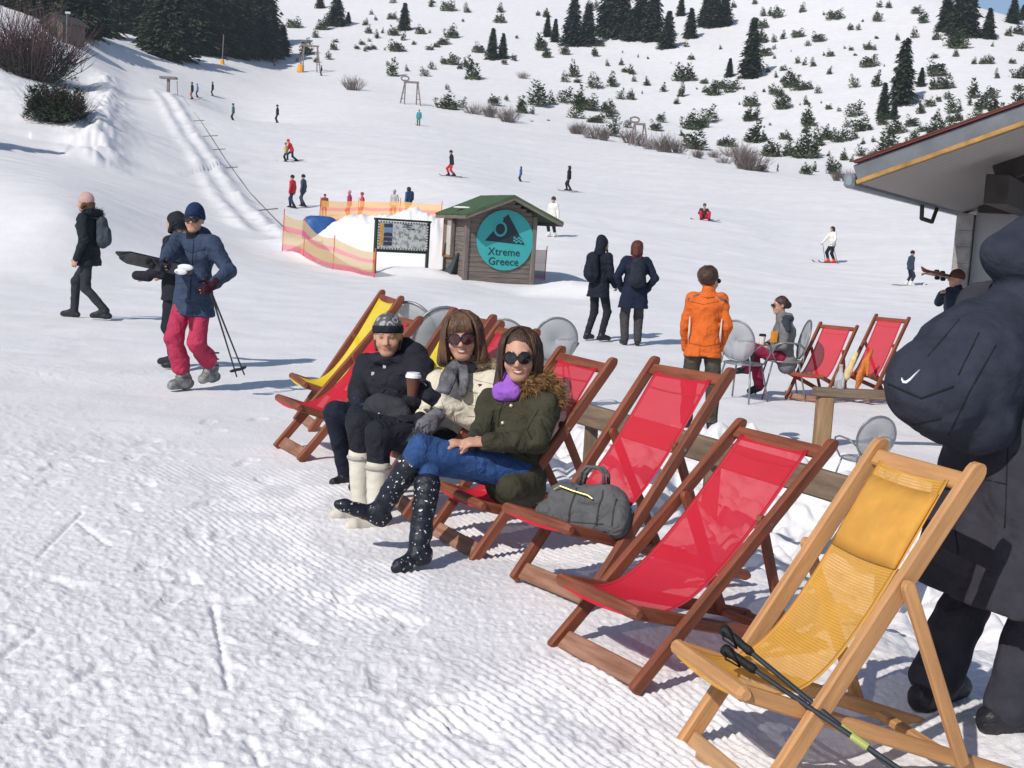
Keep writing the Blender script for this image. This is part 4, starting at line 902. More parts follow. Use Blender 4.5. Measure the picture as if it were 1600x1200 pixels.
# ------------------------------------------------------------------ deck chairs
M_RW = mat('reddish_oiled_wood', (0.215, 0.062, 0.030), 0.55, 0.35, 5, 0.35, 40, stretch=(0.7, 7, 7), coord='gc', spec=0.35)
M_RWF = mat('worn_reddish_wood', (0.30, 0.13, 0.075), 0.8, 0.35, 6, 0.4, 40, stretch=(0.7, 6, 6), coord='gc', col2=(0.36, 0.20, 0.14, 1))
M_LW = mat('pale_beech_wood', (0.50, 0.255, 0.105), 0.6, 0.22, 4, 0.3, 40, stretch=(0.6, 7, 7), coord='gc', spec=0.35)
M_LWF = mat('worn_beech_wood', (0.46, 0.27, 0.14), 0.75, 0.25, 5, 0.3, 40, stretch=(0.6, 7, 7), coord='gc')
M_RED = mat('red_sling_mesh', (0.60, 0.022, 0.045), 0.55, 0.06, 3, 0.15, 900, coord='gc', transp=0.10, transl=0.15, spec=0.12)
M_YEL = mat('yellow_sling_mesh', (0.80, 0.60, 0.015), 0.55, 0.06, 3, 0.15, 900, coord='gc', transp=0.10, transl=0.15)
M_AMB = mat('amber_woven_sling', (0.70, 0.36, 0.06), 0.6, 0.10, 6, 0.2, 500, coord='gc', transp=0.42, transl=0.15, dots=2 * math.pi / 0.0082)
M_AMBP = mat('amber_head_pad_cloth', (0.70, 0.35, 0.065), 0.65, 0.12, 8, 0.5, 500, coord='gc')
HEMS = {'red_sling_mesh': mat('red_hem_tape', (0.46, 0.020, 0.035), 0.6, 0.1, 6, .2, 300, coord='gc'), 'yellow_sling_mesh': mat('yellow_hem_tape', (0.72, 0.52, 0.02), 0.6, 0.1, 6, coord='gc'), 'amber_woven_sling': mat('amber_hem_tape', (0.58, 0.28, 0.05), 0.6, 0.1, 6, coord='gc')}
M_BOLT = mat('dull_bolt', (0.25, 0.22, 0.2), 0.4, 0.1, metal=.8)
def deck_chair(key, label, sling_mat, wood, foot, pad=False, group='deck chairs on the snow terrace'):
    x, y, yaw, th, gz, us, zs, tl = CH[key]; yaw, th = R(yaw), R(th)
    b = V(math.sin(yaw), math.cos(yaw), 0); a = V(b[1], -b[0], 0); up = V(0, 0, 1); a = a * math.cos(tl) + up * math.sin(tl)
    o = V(x, y, gz); W = 0.566; Lr = 1.30; t, hh = (0.034, 0.058) if not pad else (0.036, 0.066)
    P = lambda s, u, z: o + a * s + b * u + up * z
    e = empty('deck_chair', o, 0, label, 'deck chair', group)
    dT = V(0, 0, 0) + b * math.cos(th) + up * math.sin(th); nT = -b * math.sin(th) + up * math.cos(th)
    s1 = W / 2 - t / 2; s2 = s1 - t - 0.006; s3 = s1
    ut, zt = Lr * math.cos(th), Lr * math.sin(th)
    for s in (-1, 1):
        m = MB(); m.beam(P(s * s1, 0.0, 0.012) - dT * 0.01, P(s * s1, ut, zt) + dT * .03, t, hh, up=nT, ch=.007, round_end=.035); m.build('side_rail', wood, e, o)
    m = MB(); c = P(0, ut, zt) - dT * 0.045; m.beam(c - a * (s1 - t / 2), c + a * (s1 - t / 2), hh * 0.98 if False else .026, .06, up=dT, ch=.006); m.build('top_bar', wood, e, o)
    m = MB(); c = P(0, 0, 0) + dT * 0.06; m.beam(c - a * (s1 - t / 2), c + a * (s1 - t / 2), .024, .085, up=dT, ch=.006); m.build('foot_bar', foot, e, o)
    # seat frame: front bar high, rear feet on the snow
    ur = 1.06; d2 = b * (ur - us) + up * (0.03 - zs); l2 = np.linalg.norm(d2); d2 /= l2; n2 = np.cross(a, d2); n2 = n2 if n2[2] > 0 else -n2
    for s in (-1, 1):
        m = MB(); m.beam(P(s * s2, us, zs) - d2 * .005, P(s * s2, ur, 0.03), t, .052, up=n2, ch=.007, round_end=.03); m.build('seat_rail', wood, e, o)
    m = MB(); m.tube([P(-s1 * 0.98, us, zs) - d2 * .012, P(-s1 * .9, us, zs) - d2 * .012, P(s1 * .9, us, zs) - d2 * .012, P(s1 * .98, us, zs) - d2 * .012], [.016, .027, .027, .016], 10); m.smooth = False; m.build('front_bar', wood, e, o)
    c = P(0, us, zs) + d2 * (l2 * .97); m = MB(); m.beam(c - a * (s2 - t / 2), c + a * (s2 - t / 2), .045, .03, up=n2, ch=.005); m.build('rear_bar', wood, e, o)
    # prop legs from the side rails to notches on the seat frame
    pv = 0.665 * Lr; fu, fz = us + (ur - us) * .90, zs + (0.03 - zs) * .90
    if pad: fu, fz = us + (ur - us) * .70, zs + (0.03 - zs) * .70
    else: fu, fz = us + (ur - us) * .80, zs + (0.03 - zs) * .80
    out_ = (1 if pad else -1)
    for s in (-1, 1):
        q0 = P(s * (s1 + out_ * (t + .004)), pv * math.cos(th), pv * math.sin(th)); q1 = P(s * (s1 + out_ * (t + .004) if pad else s2 - t - .004), fu, fz)
        m = MB(); m.beam(q1, q0 + (q0 - q1) / np.linalg.norm(q0 - q1) * .03, t * .8, .045, up=np.cross(a, q0 - q1), ch=.006, round_end=.02); lg = m.build('prop_leg', wood, e, o)
        bt = MB(); bt.tube([P(s * (s1 + t / 2 - .002), pv * math.cos(th), pv * math.sin(th)), P(s * (s1 + t / 2 + .004), pv * math.cos(th), pv * math.sin(th))], .009, 8); bt.build('bolt', M_BOLT, lg, o)
    m = MB(); c0, c1 = P(-(s2 - t * 1.5), fu, fz), P(s2 - t * 1.5, fu, fz); m.beam(c0, c1, .04, .028, ch=.005); m.build('prop_bar', wood, e, o)
    # sling
    hw = s2 - t / 2 - 0.012
    p0 = V(ut, 0, zt) - V(math.cos(th), 0, math.sin(th)) * .06 + V(-math.sin(th), 0, math.cos(th)) * .016
    p1 = V(0.44 * ut, 0, .44 * zt - .07); p2 = V(us + .24, 0, zs - .115); p3 = V(us - .005, 0, zs + .026)
    n = 40; rows = []; cur = []
    for i in range(n + 1):
        f = i / n; q = p0 * (1 - f) ** 3 + 3 * p1 * f * (1 - f) ** 2 + 3 * p2 * f * f * (1 - f) + p3 * f ** 3; cur.append(q)
    cur += [p3 + V(-.028, 0, -.012), p3 + V(-.03, 0, -.04)]
    for q in cur:
        row = []
        for j in range(17):
            s = -1 + 2 * j / 16; f = cur.index(q) if False else 0
            row.append(P(s * hw, q[0], q[2] - 0.012 * (1 - s * s)))
        rows.append(row)
    m = MB(); m.sheet(rows); m.smooth = True; sl_ = m.build('sling', sling_mat, e, o)
    hm_ = HEMS[sling_mat.name]; m = MB()
    for j0, j1, s0 in ((0, 1, 0), (15, 16, 1)):
        m.sheet([[r_[j0] * (1 - f_) + r_[j1] * f_ + V(0, 0, .0022) for f_ in ((-.06, .35, .75) if s0 == 0 else (.25, .65, 1.06))] for r_ in rows[:-2]], .0015)
    m.smooth = True; m.build('side_hem', hm_, sl_, o)
    if not pad:
        m = MB(); m.sheet([[r_[j] * (1 - f_) + r2_[j] * f_ + V(0, 0, .0025) for j in range(17)] for r_, r2_, f_ in ((rows[1], rows[2], .6), (rows[1], rows[2], .75))], .001); m.build('seam', hm_, sl_, o)
    if pad:
        k0, k1 = 1, 7; rows = []
        for i in range(k0, k1 + 1):
            q = cur[i]; d = cur[i + 1] - cur[i]; d /= np.linalg.norm(d); nn = V(-(-d[2]), 0, -d[0]); nn = nn if nn[2] > 0 else -nn
            nn = V(d[2], 0, -d[0]); nn = nn if nn[0] < 0 else -nn
            ed = min(1, (i - k0) / 1.5, (k1 - i) / 1.5); rows.append([P(s * hw * 0.985, q[0] + nn[0] * (.010 + .022 * max(ed, 0) * (1 - abs(s) ** 6)), q[2] + nn[2] * (.010 + .022 * max(ed, 0) * (1 - abs(s) ** 6)) - .010 * (1 - s * s)) for s in np.linspace(-1, 1, 17)])
        m = MB(); m.sheet(rows, 0.008); m.smooth = True; m.build('head_pad', M_AMBP, e, o)
    return e
deck_chair('A', 'red deck chair under the woman in the olive parka', M_RED, M_RW, M_RWF)
deck_chair('B', 'red deck chair with the grey bag lying on its seat', M_RED, M_RW, M_RWF)
deck_chair('C', 'empty red deck chair between the grey bag and the amber deck chair', M_RED, M_RW, M_RWF)
deck_chair('D', 'pale wooden deck chair with amber woven sling and head pad, trekking poles across it', M_AMB, M_LW, M_LWF, True)
deck_chair('Z', 'empty red deck chair left of the woman in the black jacket', M_RED, M_RW, M_RWF)
deck_chair('Y', 'empty bright yellow deck chair at the far end of the row', M_YEL, M_RW, M_RWF)
deck_chair('Y2', 'yellow deck chair half hidden behind the woman in the black jacket', M_YEL, M_RW, M_RWF)
deck_chair('R2', 'red deck chair behind the woman in the cream jacket', M_RED, M_RW, M_RWF)
deck_chair('E1', 'distant red deck chair right behind the seated woman in grey', M_RED, M_RW, M_RWF, group='deck chairs at the far terrace')
deck_chair('E2', 'distant red deck chair with an orange jacket on it', M_RED, M_RW, M_RWF, group='deck chairs at the far terrace')

# ------------------------------------------------------------------ round-backed metal chairs
M_CHR = mat('grey_painted_tube', (0.23, 0.24, 0.25), 0.4, 0.1, 6, metal=.5)
M_PERF = mat('perforated_grey_sheet', (0.40, 0.41, 0.42), 0.5, 0.08, 5, transp=0.42)
def _metal_parts():
    def back():
        m = MB(); c = V(0, -.22, .70); m.tube([c + V(.215 * math.cos(t), -.05 * math.sin(t), .225 * math.sin(t)) for t in np.linspace(0, 2 * math.pi, 29)[:-1]], .011, 7, closed=True)
        for s in (-1, 1): m.tube([V(s * .16, -.20, .545), V(s * .18, -.19, .44)], .010, 6)
        m.smooth = True; return m.data('back_frame', M_CHR)
    def disc():
        m = MB(); c = V(0, -.22, .70); n = 28; m.sheet([[c + V(.21 * r * math.cos(t), -.05 * r * math.sin(t), .22 * r * math.sin(t)) for t in np.linspace(0, 2 * math.pi, n + 1)] for r in (1.0, .6, .02)], .003); m.smooth = True; return m.data('back_sheet', M_PERF)
    def seat():
        m = MB(); n = 28; m.sheet([[V(.21 * r * math.cos(t), .21 * r * math.sin(t), .445) for t in np.linspace(0, 2 * math.pi, n + 1)] for r in (1.0, .5, .02)], .004); return m.data('seat', M_PERF)
    def ring():
        m = MB(); m.tube([V(.215 * math.cos(t), .215 * math.sin(t), .442) for t in np.linspace(0, 2 * math.pi, 29)[:-1]], .010, 6, closed=True); m.smooth = True; return m.data('seat_ring', M_CHR)
    def leg(sx, sy):
        m = MB(); m.tube([V(sx * .15, sy * .15, .44), V(sx * .19, sy * .20, .22), V(sx * .22, sy * .25, 0)], .010, 6); m.smooth = True; return m.data('leg', M_CHR)
    def arm(s):
        m = MB(); m.tube([V(s * .19, -.20, .60), V(s * .25, -.12, .665), V(s * .26, .05, .67), V(s * .25, .15, .64), V(s * .23, .18, .55), V(s * .19, .12, .44)], .010, 6); m.smooth = True; return m.data('armrest', M_CHR)
    return [('back_frame', back()), ('back_sheet', disc()), ('seat', seat()), ('seat_ring', ring())] + [('leg', leg(sx, sy)) for sx in (-1, 1) for sy in (-1, 1)] + [('armrest', arm(-1)), ('armrest', arm(1))]
METAL = _metal_parts()
def metal_chair(px, py, rz, label, y=None, sc=1.15):
    """(px, py) is the middle of the round back"""
    best = None
    for yy in ([y] if y else np.linspace(9, 19, 200)):
        p = at(px, py, yy); f = abs(p[2] - H(p[0], p[1]) - .70 * sc)
        if best is None or f < best[0]: best = (f, p)
    p = best[1]; bx, by = .22 * math.sin(-rz) * -1, .22 * math.cos(rz)
    base = V(p[0] + (-math.sin(rz)) * .22, p[1] + math.cos(rz) * .22, 0); base[2] = H(base[0], base[1]) - .01
    e = empty('metal_chair', base, rz, label, 'chair', 'round-backed metal chairs on the terrace'); e.scale = (sc,) * 3
    for n, me in METAL:
        o = D.objects.new(n, me); COL.objects.link(o); o.parent = e
    return base
metal_chair(868, 529, R(8), 'round-backed grey metal chair right behind the woman in the olive parka')
metal_chair(789, 533, R(-10), 'round-backed metal chair peeking out between two red deck chairs behind the women')
metal_chair(644, 519, R(-25), 'round-backed metal chair behind the hat of the woman in black')
metal_chair(690, 527, R(20), 'round-backed metal chair mostly hidden behind the yellow deck chair and cream jacket')
metal_chair(1154, 516, R(-35), 'empty round-backed metal chair just right of the man in orange', y=16.2)
metal_chair(1376, 688, R(15), 'round-backed metal chair beside the large dark backpack', sc=0.72)
# ------------------------------------------------------------------ soft bodies: signed distance fields meshed with surface nets
class Field:
    def __init__(s, lo, hi, vox):
        s.lo = np.asarray(lo, float); s.vox = vox; n = np.ceil((np.asarray(hi) - s.lo) / vox).astype(int) + 1
        s.n = n; s.g = np.full(tuple(n), 0.5, np.float32); s.ax = [s.lo[i] + vox * np.arange(n[i]) for i in range(3)]
    def win(s, lo, hi):
        i0 = np.clip(np.floor((lo - s.lo) / s.vox).astype(int), 0, s.n - 1); i1 = np.clip(np.ceil((hi - s.lo) / s.vox).astype(int) + 1, 1, s.n)
        sl = tuple(slice(a, b) for a, b in zip(i0, i1))
        X, Y, Z = np.meshgrid(*[s.ax[k][sl[k]] for k in range(3)], indexing='ij')
        return sl, np.stack([X, Y, Z], -1)
    def put(s, sl, d, k, op='u'):
        g = s.g[sl]
        if op == 'u':
            h = np.maximum(k - np.abs(g - d), 0) / max(k, 1e-6); s.g[sl] = np.minimum(g, d) - h * h * k * .25
        else:
            d = -d; h = np.maximum(k - np.abs(g - d), 0) / max(k, 1e-6); s.g[sl] = np.maximum(g, d) + h * h * k * .25
def _prim_d(p, P):
    t = p[0]
    if t == 'cap':
        _, a, b, ra, rb, k, flat = p
        ba = b - a; pa = P - a
        if flat is not None:
            n, f = flat; pa = pa + (f - 1) * (pa @ n)[..., None] * n; ba = ba + (f - 1) * (ba @ n) * n
        h = np.clip((pa @ ba) / (ba @ ba + 1e-12), 0, 1)
        return np.linalg.norm(pa - h[..., None] * ba, axis=-1) - (ra + (rb - ra) * h)
    if t in ('ell', 'cut'):
        _, c, r, rot, k = p; q = P - c
        if rot is not None: q = q @ rot
        k0 = np.linalg.norm(q / r, axis=-1); k1 = np.linalg.norm(q / (r * r), axis=-1) + 1e-9
        return k0 * (k0 - 1) / k1
def cap(a, b, ra, rb=None, k=0.02, flat=None):
    a = np.asarray(a, float); b = np.asarray(b, float)
    if np.allclose(a, b): b = b + 1e-4
    if flat is not None: n = np.asarray(flat[0], float); flat = (n / np.linalg.norm(n), flat[1])
    return ('cap', a, b, ra, ra if rb is None else rb, k, flat)
def ell(c, r, rot=None, k=0.02): return ('ell', np.asarray(c, float), np.asarray(r if hasattr(r, '__len__') else (r, r, r), float), rot, k)
def cut(c, r, rot=None, k=0.01): return ('cut', np.asarray(c, float), np.asarray(r if hasattr(r, '__len__') else (r, r, r), float), rot, k)
def plane(p, n): return ('plane', np.asarray(p, float), np.asarray(n, float) / np.linalg.norm(n))
def _bounds(p):
    if p[0] == 'cap':
        r = max(p[3], p[4]); return np.minimum(p[1], p[2]) - r, np.maximum(p[1], p[2]) + r
    r = max(p[2]); return p[1] - r, p[1] + r
def sdf_mesh(name, prims, vox, mats, noise=None, tint=None):
    us = [p for p in prims if p[0] in ('cap', 'ell')]
    lo = np.min([_bounds(p)[0] for p in us], axis=0) - 3 * vox - .01; hi = np.max([_bounds(p)[1] for p in us], axis=0) + 3 * vox + .01
    F = Field(lo, hi, vox)
    for p in prims:
        if p[0] == 'plane':
            X, Y, Z = np.meshgrid(*F.ax, indexing='ij', sparse=True)
            d = (X - p[1][0]) * p[2][0] + (Y - p[1][1]) * p[2][1] + (Z - p[1][2]) * p[2][2]
            F.g = np.maximum(F.g, d.astype(np.float32)); continue
        k = p[5] if p[0] == 'cap' else p[4]
        a, b = _bounds(p); mg = k + 2.5 * vox
        sl, P = F.win(a - mg, b + mg)
        F.put(sl, _prim_d(p, P).astype(np.float32), k, 'u' if p[0] != 'cut' else 'c')
    g = F.g
    if noise:
        for amp, sc, seed, st in noise:
            I = np.where(np.abs(g) < 2.5 * vox + amp)
            if len(I[0]):
                q = np.stack([F.ax[k][I[k]] for k in range(3)], -1) * sc * np.asarray(st, float)
                g[I] += amp * (vnoise(q[:, 0], q[:, 1], q[:, 2], seed) - 0.5).astype(np.float32) * 2
    s = g < 0
    c = s[:-1, :-1, :-1].astype(np.int8)
    tot = np.zeros(c.shape, np.int8)
    for dx in (0, 1):
        for dy in (0, 1):
            for dz in (0, 1): tot += s[dx:s.shape[0] - 1 + dx, dy:s.shape[1] - 1 + dy, dz:s.shape[2] - 1 + dz]
    I = np.argwhere((tot > 0) & (tot < 8)); N = len(I)
    idx = np.full(c.shape, -1, np.int32); idx[tuple(I.T)] = np.arange(N)
    corner = np.array([[x, y, z] for x in (0, 1) for y in (0, 1) for z in (0, 1)])
    vals = np.stack([g[tuple((I + k).T)] for k in corner], 1)
    acc = np.zeros((N, 3)); cnt = np.zeros(N)
    for a in range(8):
        for b in range(a + 1, 8):
            if np.abs(corner[a] - corner[b]).sum() != 1: continue
            va, vb = vals[:, a], vals[:, b]; m = (va < 0) != (vb < 0)
            t = np.where(m, va / (va - vb + 1e-12 * (va == vb)), 0)
            acc += np.where(m[:, None], corner[a] + t[:, None] * (corner[b] - corner[a]), 0); cnt += m
    v = F.lo + (I + acc / cnt[:, None]) * vox
    quads = []
    for ax in range(3):
        o1, o2 = [(1, 2), (2, 0), (0, 1)][ax]
        s0 = [slice(None)] * 3; s1 = [slice(None)] * 3; s0[ax] = slice(0, -1); s1[ax] = slice(1, None)
        A_, B_ = s[tuple(s0)], s[tuple(s1)]
        E = np.argwhere(A_ != B_)
        E = E[(E[:, o1] > 0) & (E[:, o2] > 0) & (E[:, o1] < s.shape[o1] - 1) & (E[:, o2] < s.shape[o2] - 1)]
        if len(E) == 0: continue
        u1 = np.zeros(3, int); u1[o1] = 1; u2 = np.zeros(3, int); u2[o2] = 1
        q = np.stack([idx[tuple((E - u1 - u2).T)], idx[tuple((E - u2).T)], idx[tuple(E.T)], idx[tuple((E - u1).T)]], 1)
        fl = ~A_[tuple(E.T)]; q[fl] = q[fl][:, ::-1]
        quads.append(q[(q >= 0).all(1)])
    q = np.concatenate(quads)
    me = D.meshes.new(name)
    me.vertices.add(N); me.vertices.foreach_set('co', v.astype(np.float32).ravel())
    me.loops.add(len(q) * 4); me.loops.foreach_set('vertex_index', q.astype(np.int32).ravel())
    me.polygons.add(len(q)); me.polygons.foreach_set('loop_start', np.arange(0, len(q) * 4, 4, dtype=np.int32)); me.polygons.foreach_set('use_smooth', np.ones(len(q), bool))
    me.update(calc_edges=True); me.validate()
    for m in (mats if isinstance(mats, list) else [mats]): me.materials.append(m)
    if tint is not None:
        ca = me.attributes.new('tint', 'FLOAT_COLOR', 'POINT'); cc = np.ones((len(me.vertices), 4), np.float32); cc[:, :3] = tint(v[:len(me.vertices)]); ca.data.foreach_set('color', cc.ravel())
    return me
def sdf(name, prims, vox, mats, parent=None, loc=None, rz=0, noise=None, tint=None):
    o = D.objects.new(name, sdf_mesh(name, prims, vox, mats, noise, tint)); COL.objects.link(o)
    if parent is not None: o.parent = parent
    else:
        o.location = tuple(loc if loc is not None else (0, 0, 0)); o.rotation_euler = (0, 0, rz)
    return o
def stick(o, base, px, py, lift=.003):
    """point and normal where the sight line meets a garment, in the garment's own coordinates"""
    rz = o.parent.rotation_euler[2] if o.parent else o.rotation_euler[2]
    Rm = np.array([[math.cos(-rz), -math.sin(-rz), 0], [math.sin(-rz), math.cos(-rz), 0], [0, 0, 1]])
    ok, hit, n, _ = o.ray_cast(Vector(Rm @ (V(0, 0, CAMH) - base)), Vector(Rm @ unit(ray(px, py))))
    return (np.array(hit) + np.array(n) * lift, np.array(n)) if ok else (None, None)
def mouth(o, f, B, s, parted=True):
    """lips and a row of teeth laid on the face"""
    d = -B[:, 1]
    def on(x, z, lift=.0008):
        ok, h, n, _ = o.ray_cast(Vector(f(x, .25, z)), Vector(d)); return np.array(h) + B[:, 1] * lift * s if ok else f(x, .09, z)
    X = np.linspace(-.027, .027, 11); up = [on(x, -.0585 + 9 * x * x, .001) for x in X]; lo = [on(x, -.0715 + 26 * x * x if parted else -.0635 + 8 * x * x, .001) for x in X]
    M_LIP = mat('lips', (.40, .12, .105), .4, .1, 20)
    m = MB(); m.smooth = True; m.tube(up, [.0010 * s] + [.0026 * s] * 9 + [.0010 * s], 6); m.tube(lo, [.0010 * s] + [.0034 * s] * 9 + [.0010 * s], 6); l = m.build('lips', M_LIP, o)
    if parted:
        m = MB(); m.sheet([[a * (1 - t) + b * t + B[:, 1] * .0006 for a, b in zip(up[1:-1], lo[1:-1])] for t in (.0, .5, .85)], .001); m.smooth = True; m.build('teeth', mat('teeth', (.75, .71, .64), .3, .03), l)
def seam(o, pts, d, r, m, name, parent=None, lift=0.0):
    """a stitched line: points thrown onto a garment's surface along d and joined by a thin cord"""
    out = []; d = np.asarray(d, float); d = d / np.linalg.norm(d); P = [np.asarray(p, float) for p in pts]
    for a, b in zip(P[:-1], P[1:]):
        for t in np.linspace(0, 1, 7)[:-1]:
            q = a + (b - a) * t; ok, h, n, _ = o.ray_cast(Vector(q - d * 1.0), Vector(d))
            if ok: out.append(np.array(h) + np.array(n) * lift)
    if len(out) < 3: return None
    mb = MB(); mb.tube(out, r, 5); mb.smooth = True; return mb.build(name, m, parent or o)
def unit(v): v = np.asarray(v, float); return v / (np.linalg.norm(v) + 1e-12)
def knee(a, c, l1, l2, pole):
    """middle joint of a two-bone limb"""
    a = np.asarray(a, float); c = np.asarray(c, float); d = c - a; L_ = np.linalg.norm(d); d = d / L_
    if L_ > (l1 + l2) * .999: return a + d * L_ * l1 / (l1 + l2)
    x = (l1 * l1 - l2 * l2 + L_ * L_) / (2 * L_); h = math.sqrt(max(l1 * l1 - x * x, 0))
    p = np.asarray(pole, float); p = p - d * (p @ d); p = unit(p)
    return a + d * x + p * h
def basis(fwd, up):
    f = unit(fwd); u = np.asarray(up, float); u = unit(u - f * (u @ f)); r = np.cross(f, u); return np.stack([r, f, u], 1)   # columns: right, forward, up

# ---- cloth and skin
def cloth(name, rgb, var=0.14, rough=0.85, scale=9, bump=0.35, bscale=45, spec=0.2, fold=7.5, **k): return mat(name, rgb, rough, var, scale, bump, bscale, spec=spec, fold=fold, **k)
M_SKIN = mat('skin', (0.52, 0.29, 0.20), 0.5, 0.06, 20, 0.08, 200, spec=0.35, attr='tint')
M_SKIN.node_tree.nodes['Principled BSDF'].inputs['Subsurface Weight'].default_value = 0.12
M_SKIN.node_tree.nodes['Principled BSDF'].inputs['Subsurface Radius'].default_value = (0.02, 0.007, 0.004)
M_HAIRB = mat('brown_hair', (0.055, 0.028, 0.018), 0.45, 0.5, 30, 0.8, 120, stretch=(1, 1, .18), spec=0.4, col2=(0.19, 0.095, 0.05, 1))
M_HAIRD = mat('dark_brown_hair', (0.024, 0.014, 0.011), 0.45, 0.5, 30, 0.8, 120, stretch=(1, 1, .18), spec=0.4, col2=(0.10, 0.048, 0.028, 1))
M_HAIRR = mat('auburn_hair', (0.10, 0.025, 0.018), 0.5, 0.4, 30, 0.8, 120, stretch=(1, 1, .18))
M_LENS = mat('dark_lenses', (0.012, 0.010, 0.012), 0.08, 0.2, 4, spec=0.7)
M_LENSR = mat('tinted_lenses', (0.06, 0.012, 0.016), 0.08, 0.4, 8, spec=0.7)
M_BLACKC = cloth('black_cloth', (0.018, 0.019, 0.027))
M_NAVY = cloth('navy_cloth', (0.020, 0.030, 0.062))
M_CHAR = cloth('charcoal_cloth', (0.050, 0.046, 0.050))
M_BOOT = cloth('black_boot_leather', (0.014, 0.014, 0.018), rough=.5, spec=.4)
NOV = None

def head_prims(c, B, s=1.0, detail=True):
    """B: columns right, forward, up of the head; about 0.225 m from chin to crown"""
    f = lambda x, y, z: c + B @ (np.array([x, y, z], float) * s)
    r = lambda *v: tuple(k * s for k in v)
    P = [ell(f(0, -.012, .030), r(.079, .094, .086), B, .02 * s), ell(f(0, .028, -.035), r(.066, .064, .080), B, .03 * s), ell(f(0, .062, -.094), r(.034, .024, .022), B, .03 * s)]
    if detail:
        P += [cap(f(0, .090, .008), f(0, .110, -.030), .0075 * s, .0125 * s, .012 * s), ell(f(.013, .096, -.034), r(.009, .010, .008), B, .008 * s), ell(f(-.013, .096, -.034), r(.009, .010, .008), B, .008 * s),
              ell(f(.038, .064, -.034), r(.026, .022, .022), B, .02 * s), ell(f(-.038, .064, -.034), r(.026, .022, .022), B, .02 * s),
              cap(f(-.036, .078, .022), f(.036, .078, .022), .011 * s, None, .02 * s),
              cut(f(.031, .097, .004), r(.017, .014, .011), B, .012 * s), cut(f(-.031, .097, .004), r(.017, .014, .011), B, .012 * s),
              ell(f(.031, .074, .003), r(.0125, .0125, .0125), B, .004 * s), ell(f(-.031, .074, .003), r(.0125, .0125, .0125), B, .004 * s),
              cap(f(-.019, .088, -.056), f(.019, .088, -.056), .006 * s, None, .006 * s), cap(f(-.015, .087, -.066), f(.015, .087, -.066), .0065 * s, None, .006 * s),
              ell(f(.079, -.008, -.004), r(.008, .018, .028), B, .008 * s), ell(f(-.079, -.008, -.004), r(.008, .018, .028), B, .008 * s)]
    return P, f
def face_tint(c, B, s, smile=False, base=(1, 1, 1)):
    def tint(v):
        q = (v - c) @ B / s; t = np.ones((len(v), 3)) * np.array(base)
        if smile: base_only = True
        lip = (np.abs(q[:, 0]) < .023) & (np.abs(q[:, 2] + .061) < .0115 - .22 * np.abs(q[:, 0])) & (q[:, 1] > .075)
        if not smile: t[lip] = (.92, .62, .60)
        if False:
            te = (np.abs(q[:, 0]) < .022) & (np.abs(q[:, 2] + .060 - .1 * np.abs(q[:, 0])) < .0058) & (q[:, 1] > .075); t[te] = (1.55, 2.4, 3.0)
        brow = (np.abs(np.abs(q[:, 0]) - .033) < .017) & (np.abs(q[:, 2] - .026) < .0045) & (q[:, 1] > .05); t[brow] = (.35, .3, .3)
        eye = (np.abs(np.abs(q[:, 0]) - .031) < .011) & (np.abs(q[:, 2] - .003) < .0055) & (q[:, 1] > .06); t[eye] = (.35, .35, .4)
        chk = np.exp(-((np.abs(q[:, 0]) - .036) ** 2 + (q[:, 2] + .03) ** 2) / .018 ** 2) * (q[:, 1] > .04); t = t * (1 - chk[:, None] * np.array([0.0, .12, .10]))
        return np.clip(t, 0, 3)
    return tint
def hand_prims(w, d, nrm, s=1.0, side=1, curl=0.5, grip=None):
    """palm and five bent fingers from the wrist w along d; nrm points out of the back of the hand"""
    d = unit(d); n = np.asarray(nrm, float); n = unit(n - d * (n @ d)); l = np.cross(n, d) * side
    P = [cap(w, w + d * .04 * s, .024 * s, .030 * s, .015, (n, 1.6)), cap(w + d * .035 * s, w + d * .085 * s, .036 * s, .040 * s, .015, (n, 2.4))]
    for i, (off, ln) in enumerate([(.028, .070), (.010, .080), (-.009, .075), (-.027, .058)]):
        b0 = w + d * (.088 * s) + l * off * s
        c1 = curl * (0.75 + .1 * i); p = b0; a = 0.15 * curl
        for seg, r in ((.45, .0095), (.32, .0085), (.23, .0075)):
            a += c1; q = p + (d * math.cos(a) - n * math.sin(a) + l * off * 1.2) * ln * seg * s; P.append(cap(p, q, r * s, r * .93 * s, .005)); p = q
    t0 = w + d * .03 * s + l * .028 * s; t1 = t0 + (d * .6 + l * .8 - n * .25 * (1 + curl)) * .035 * s; t2 = t1 + (d * .9 + l * .25 - n * .5 * (1 + curl)) * .030 * s
    P += [cap(t0, t1, .013 * s, .0105 * s, .010), cap(t1, t2, .0105 * s, .0085 * s, .006)]
    return P
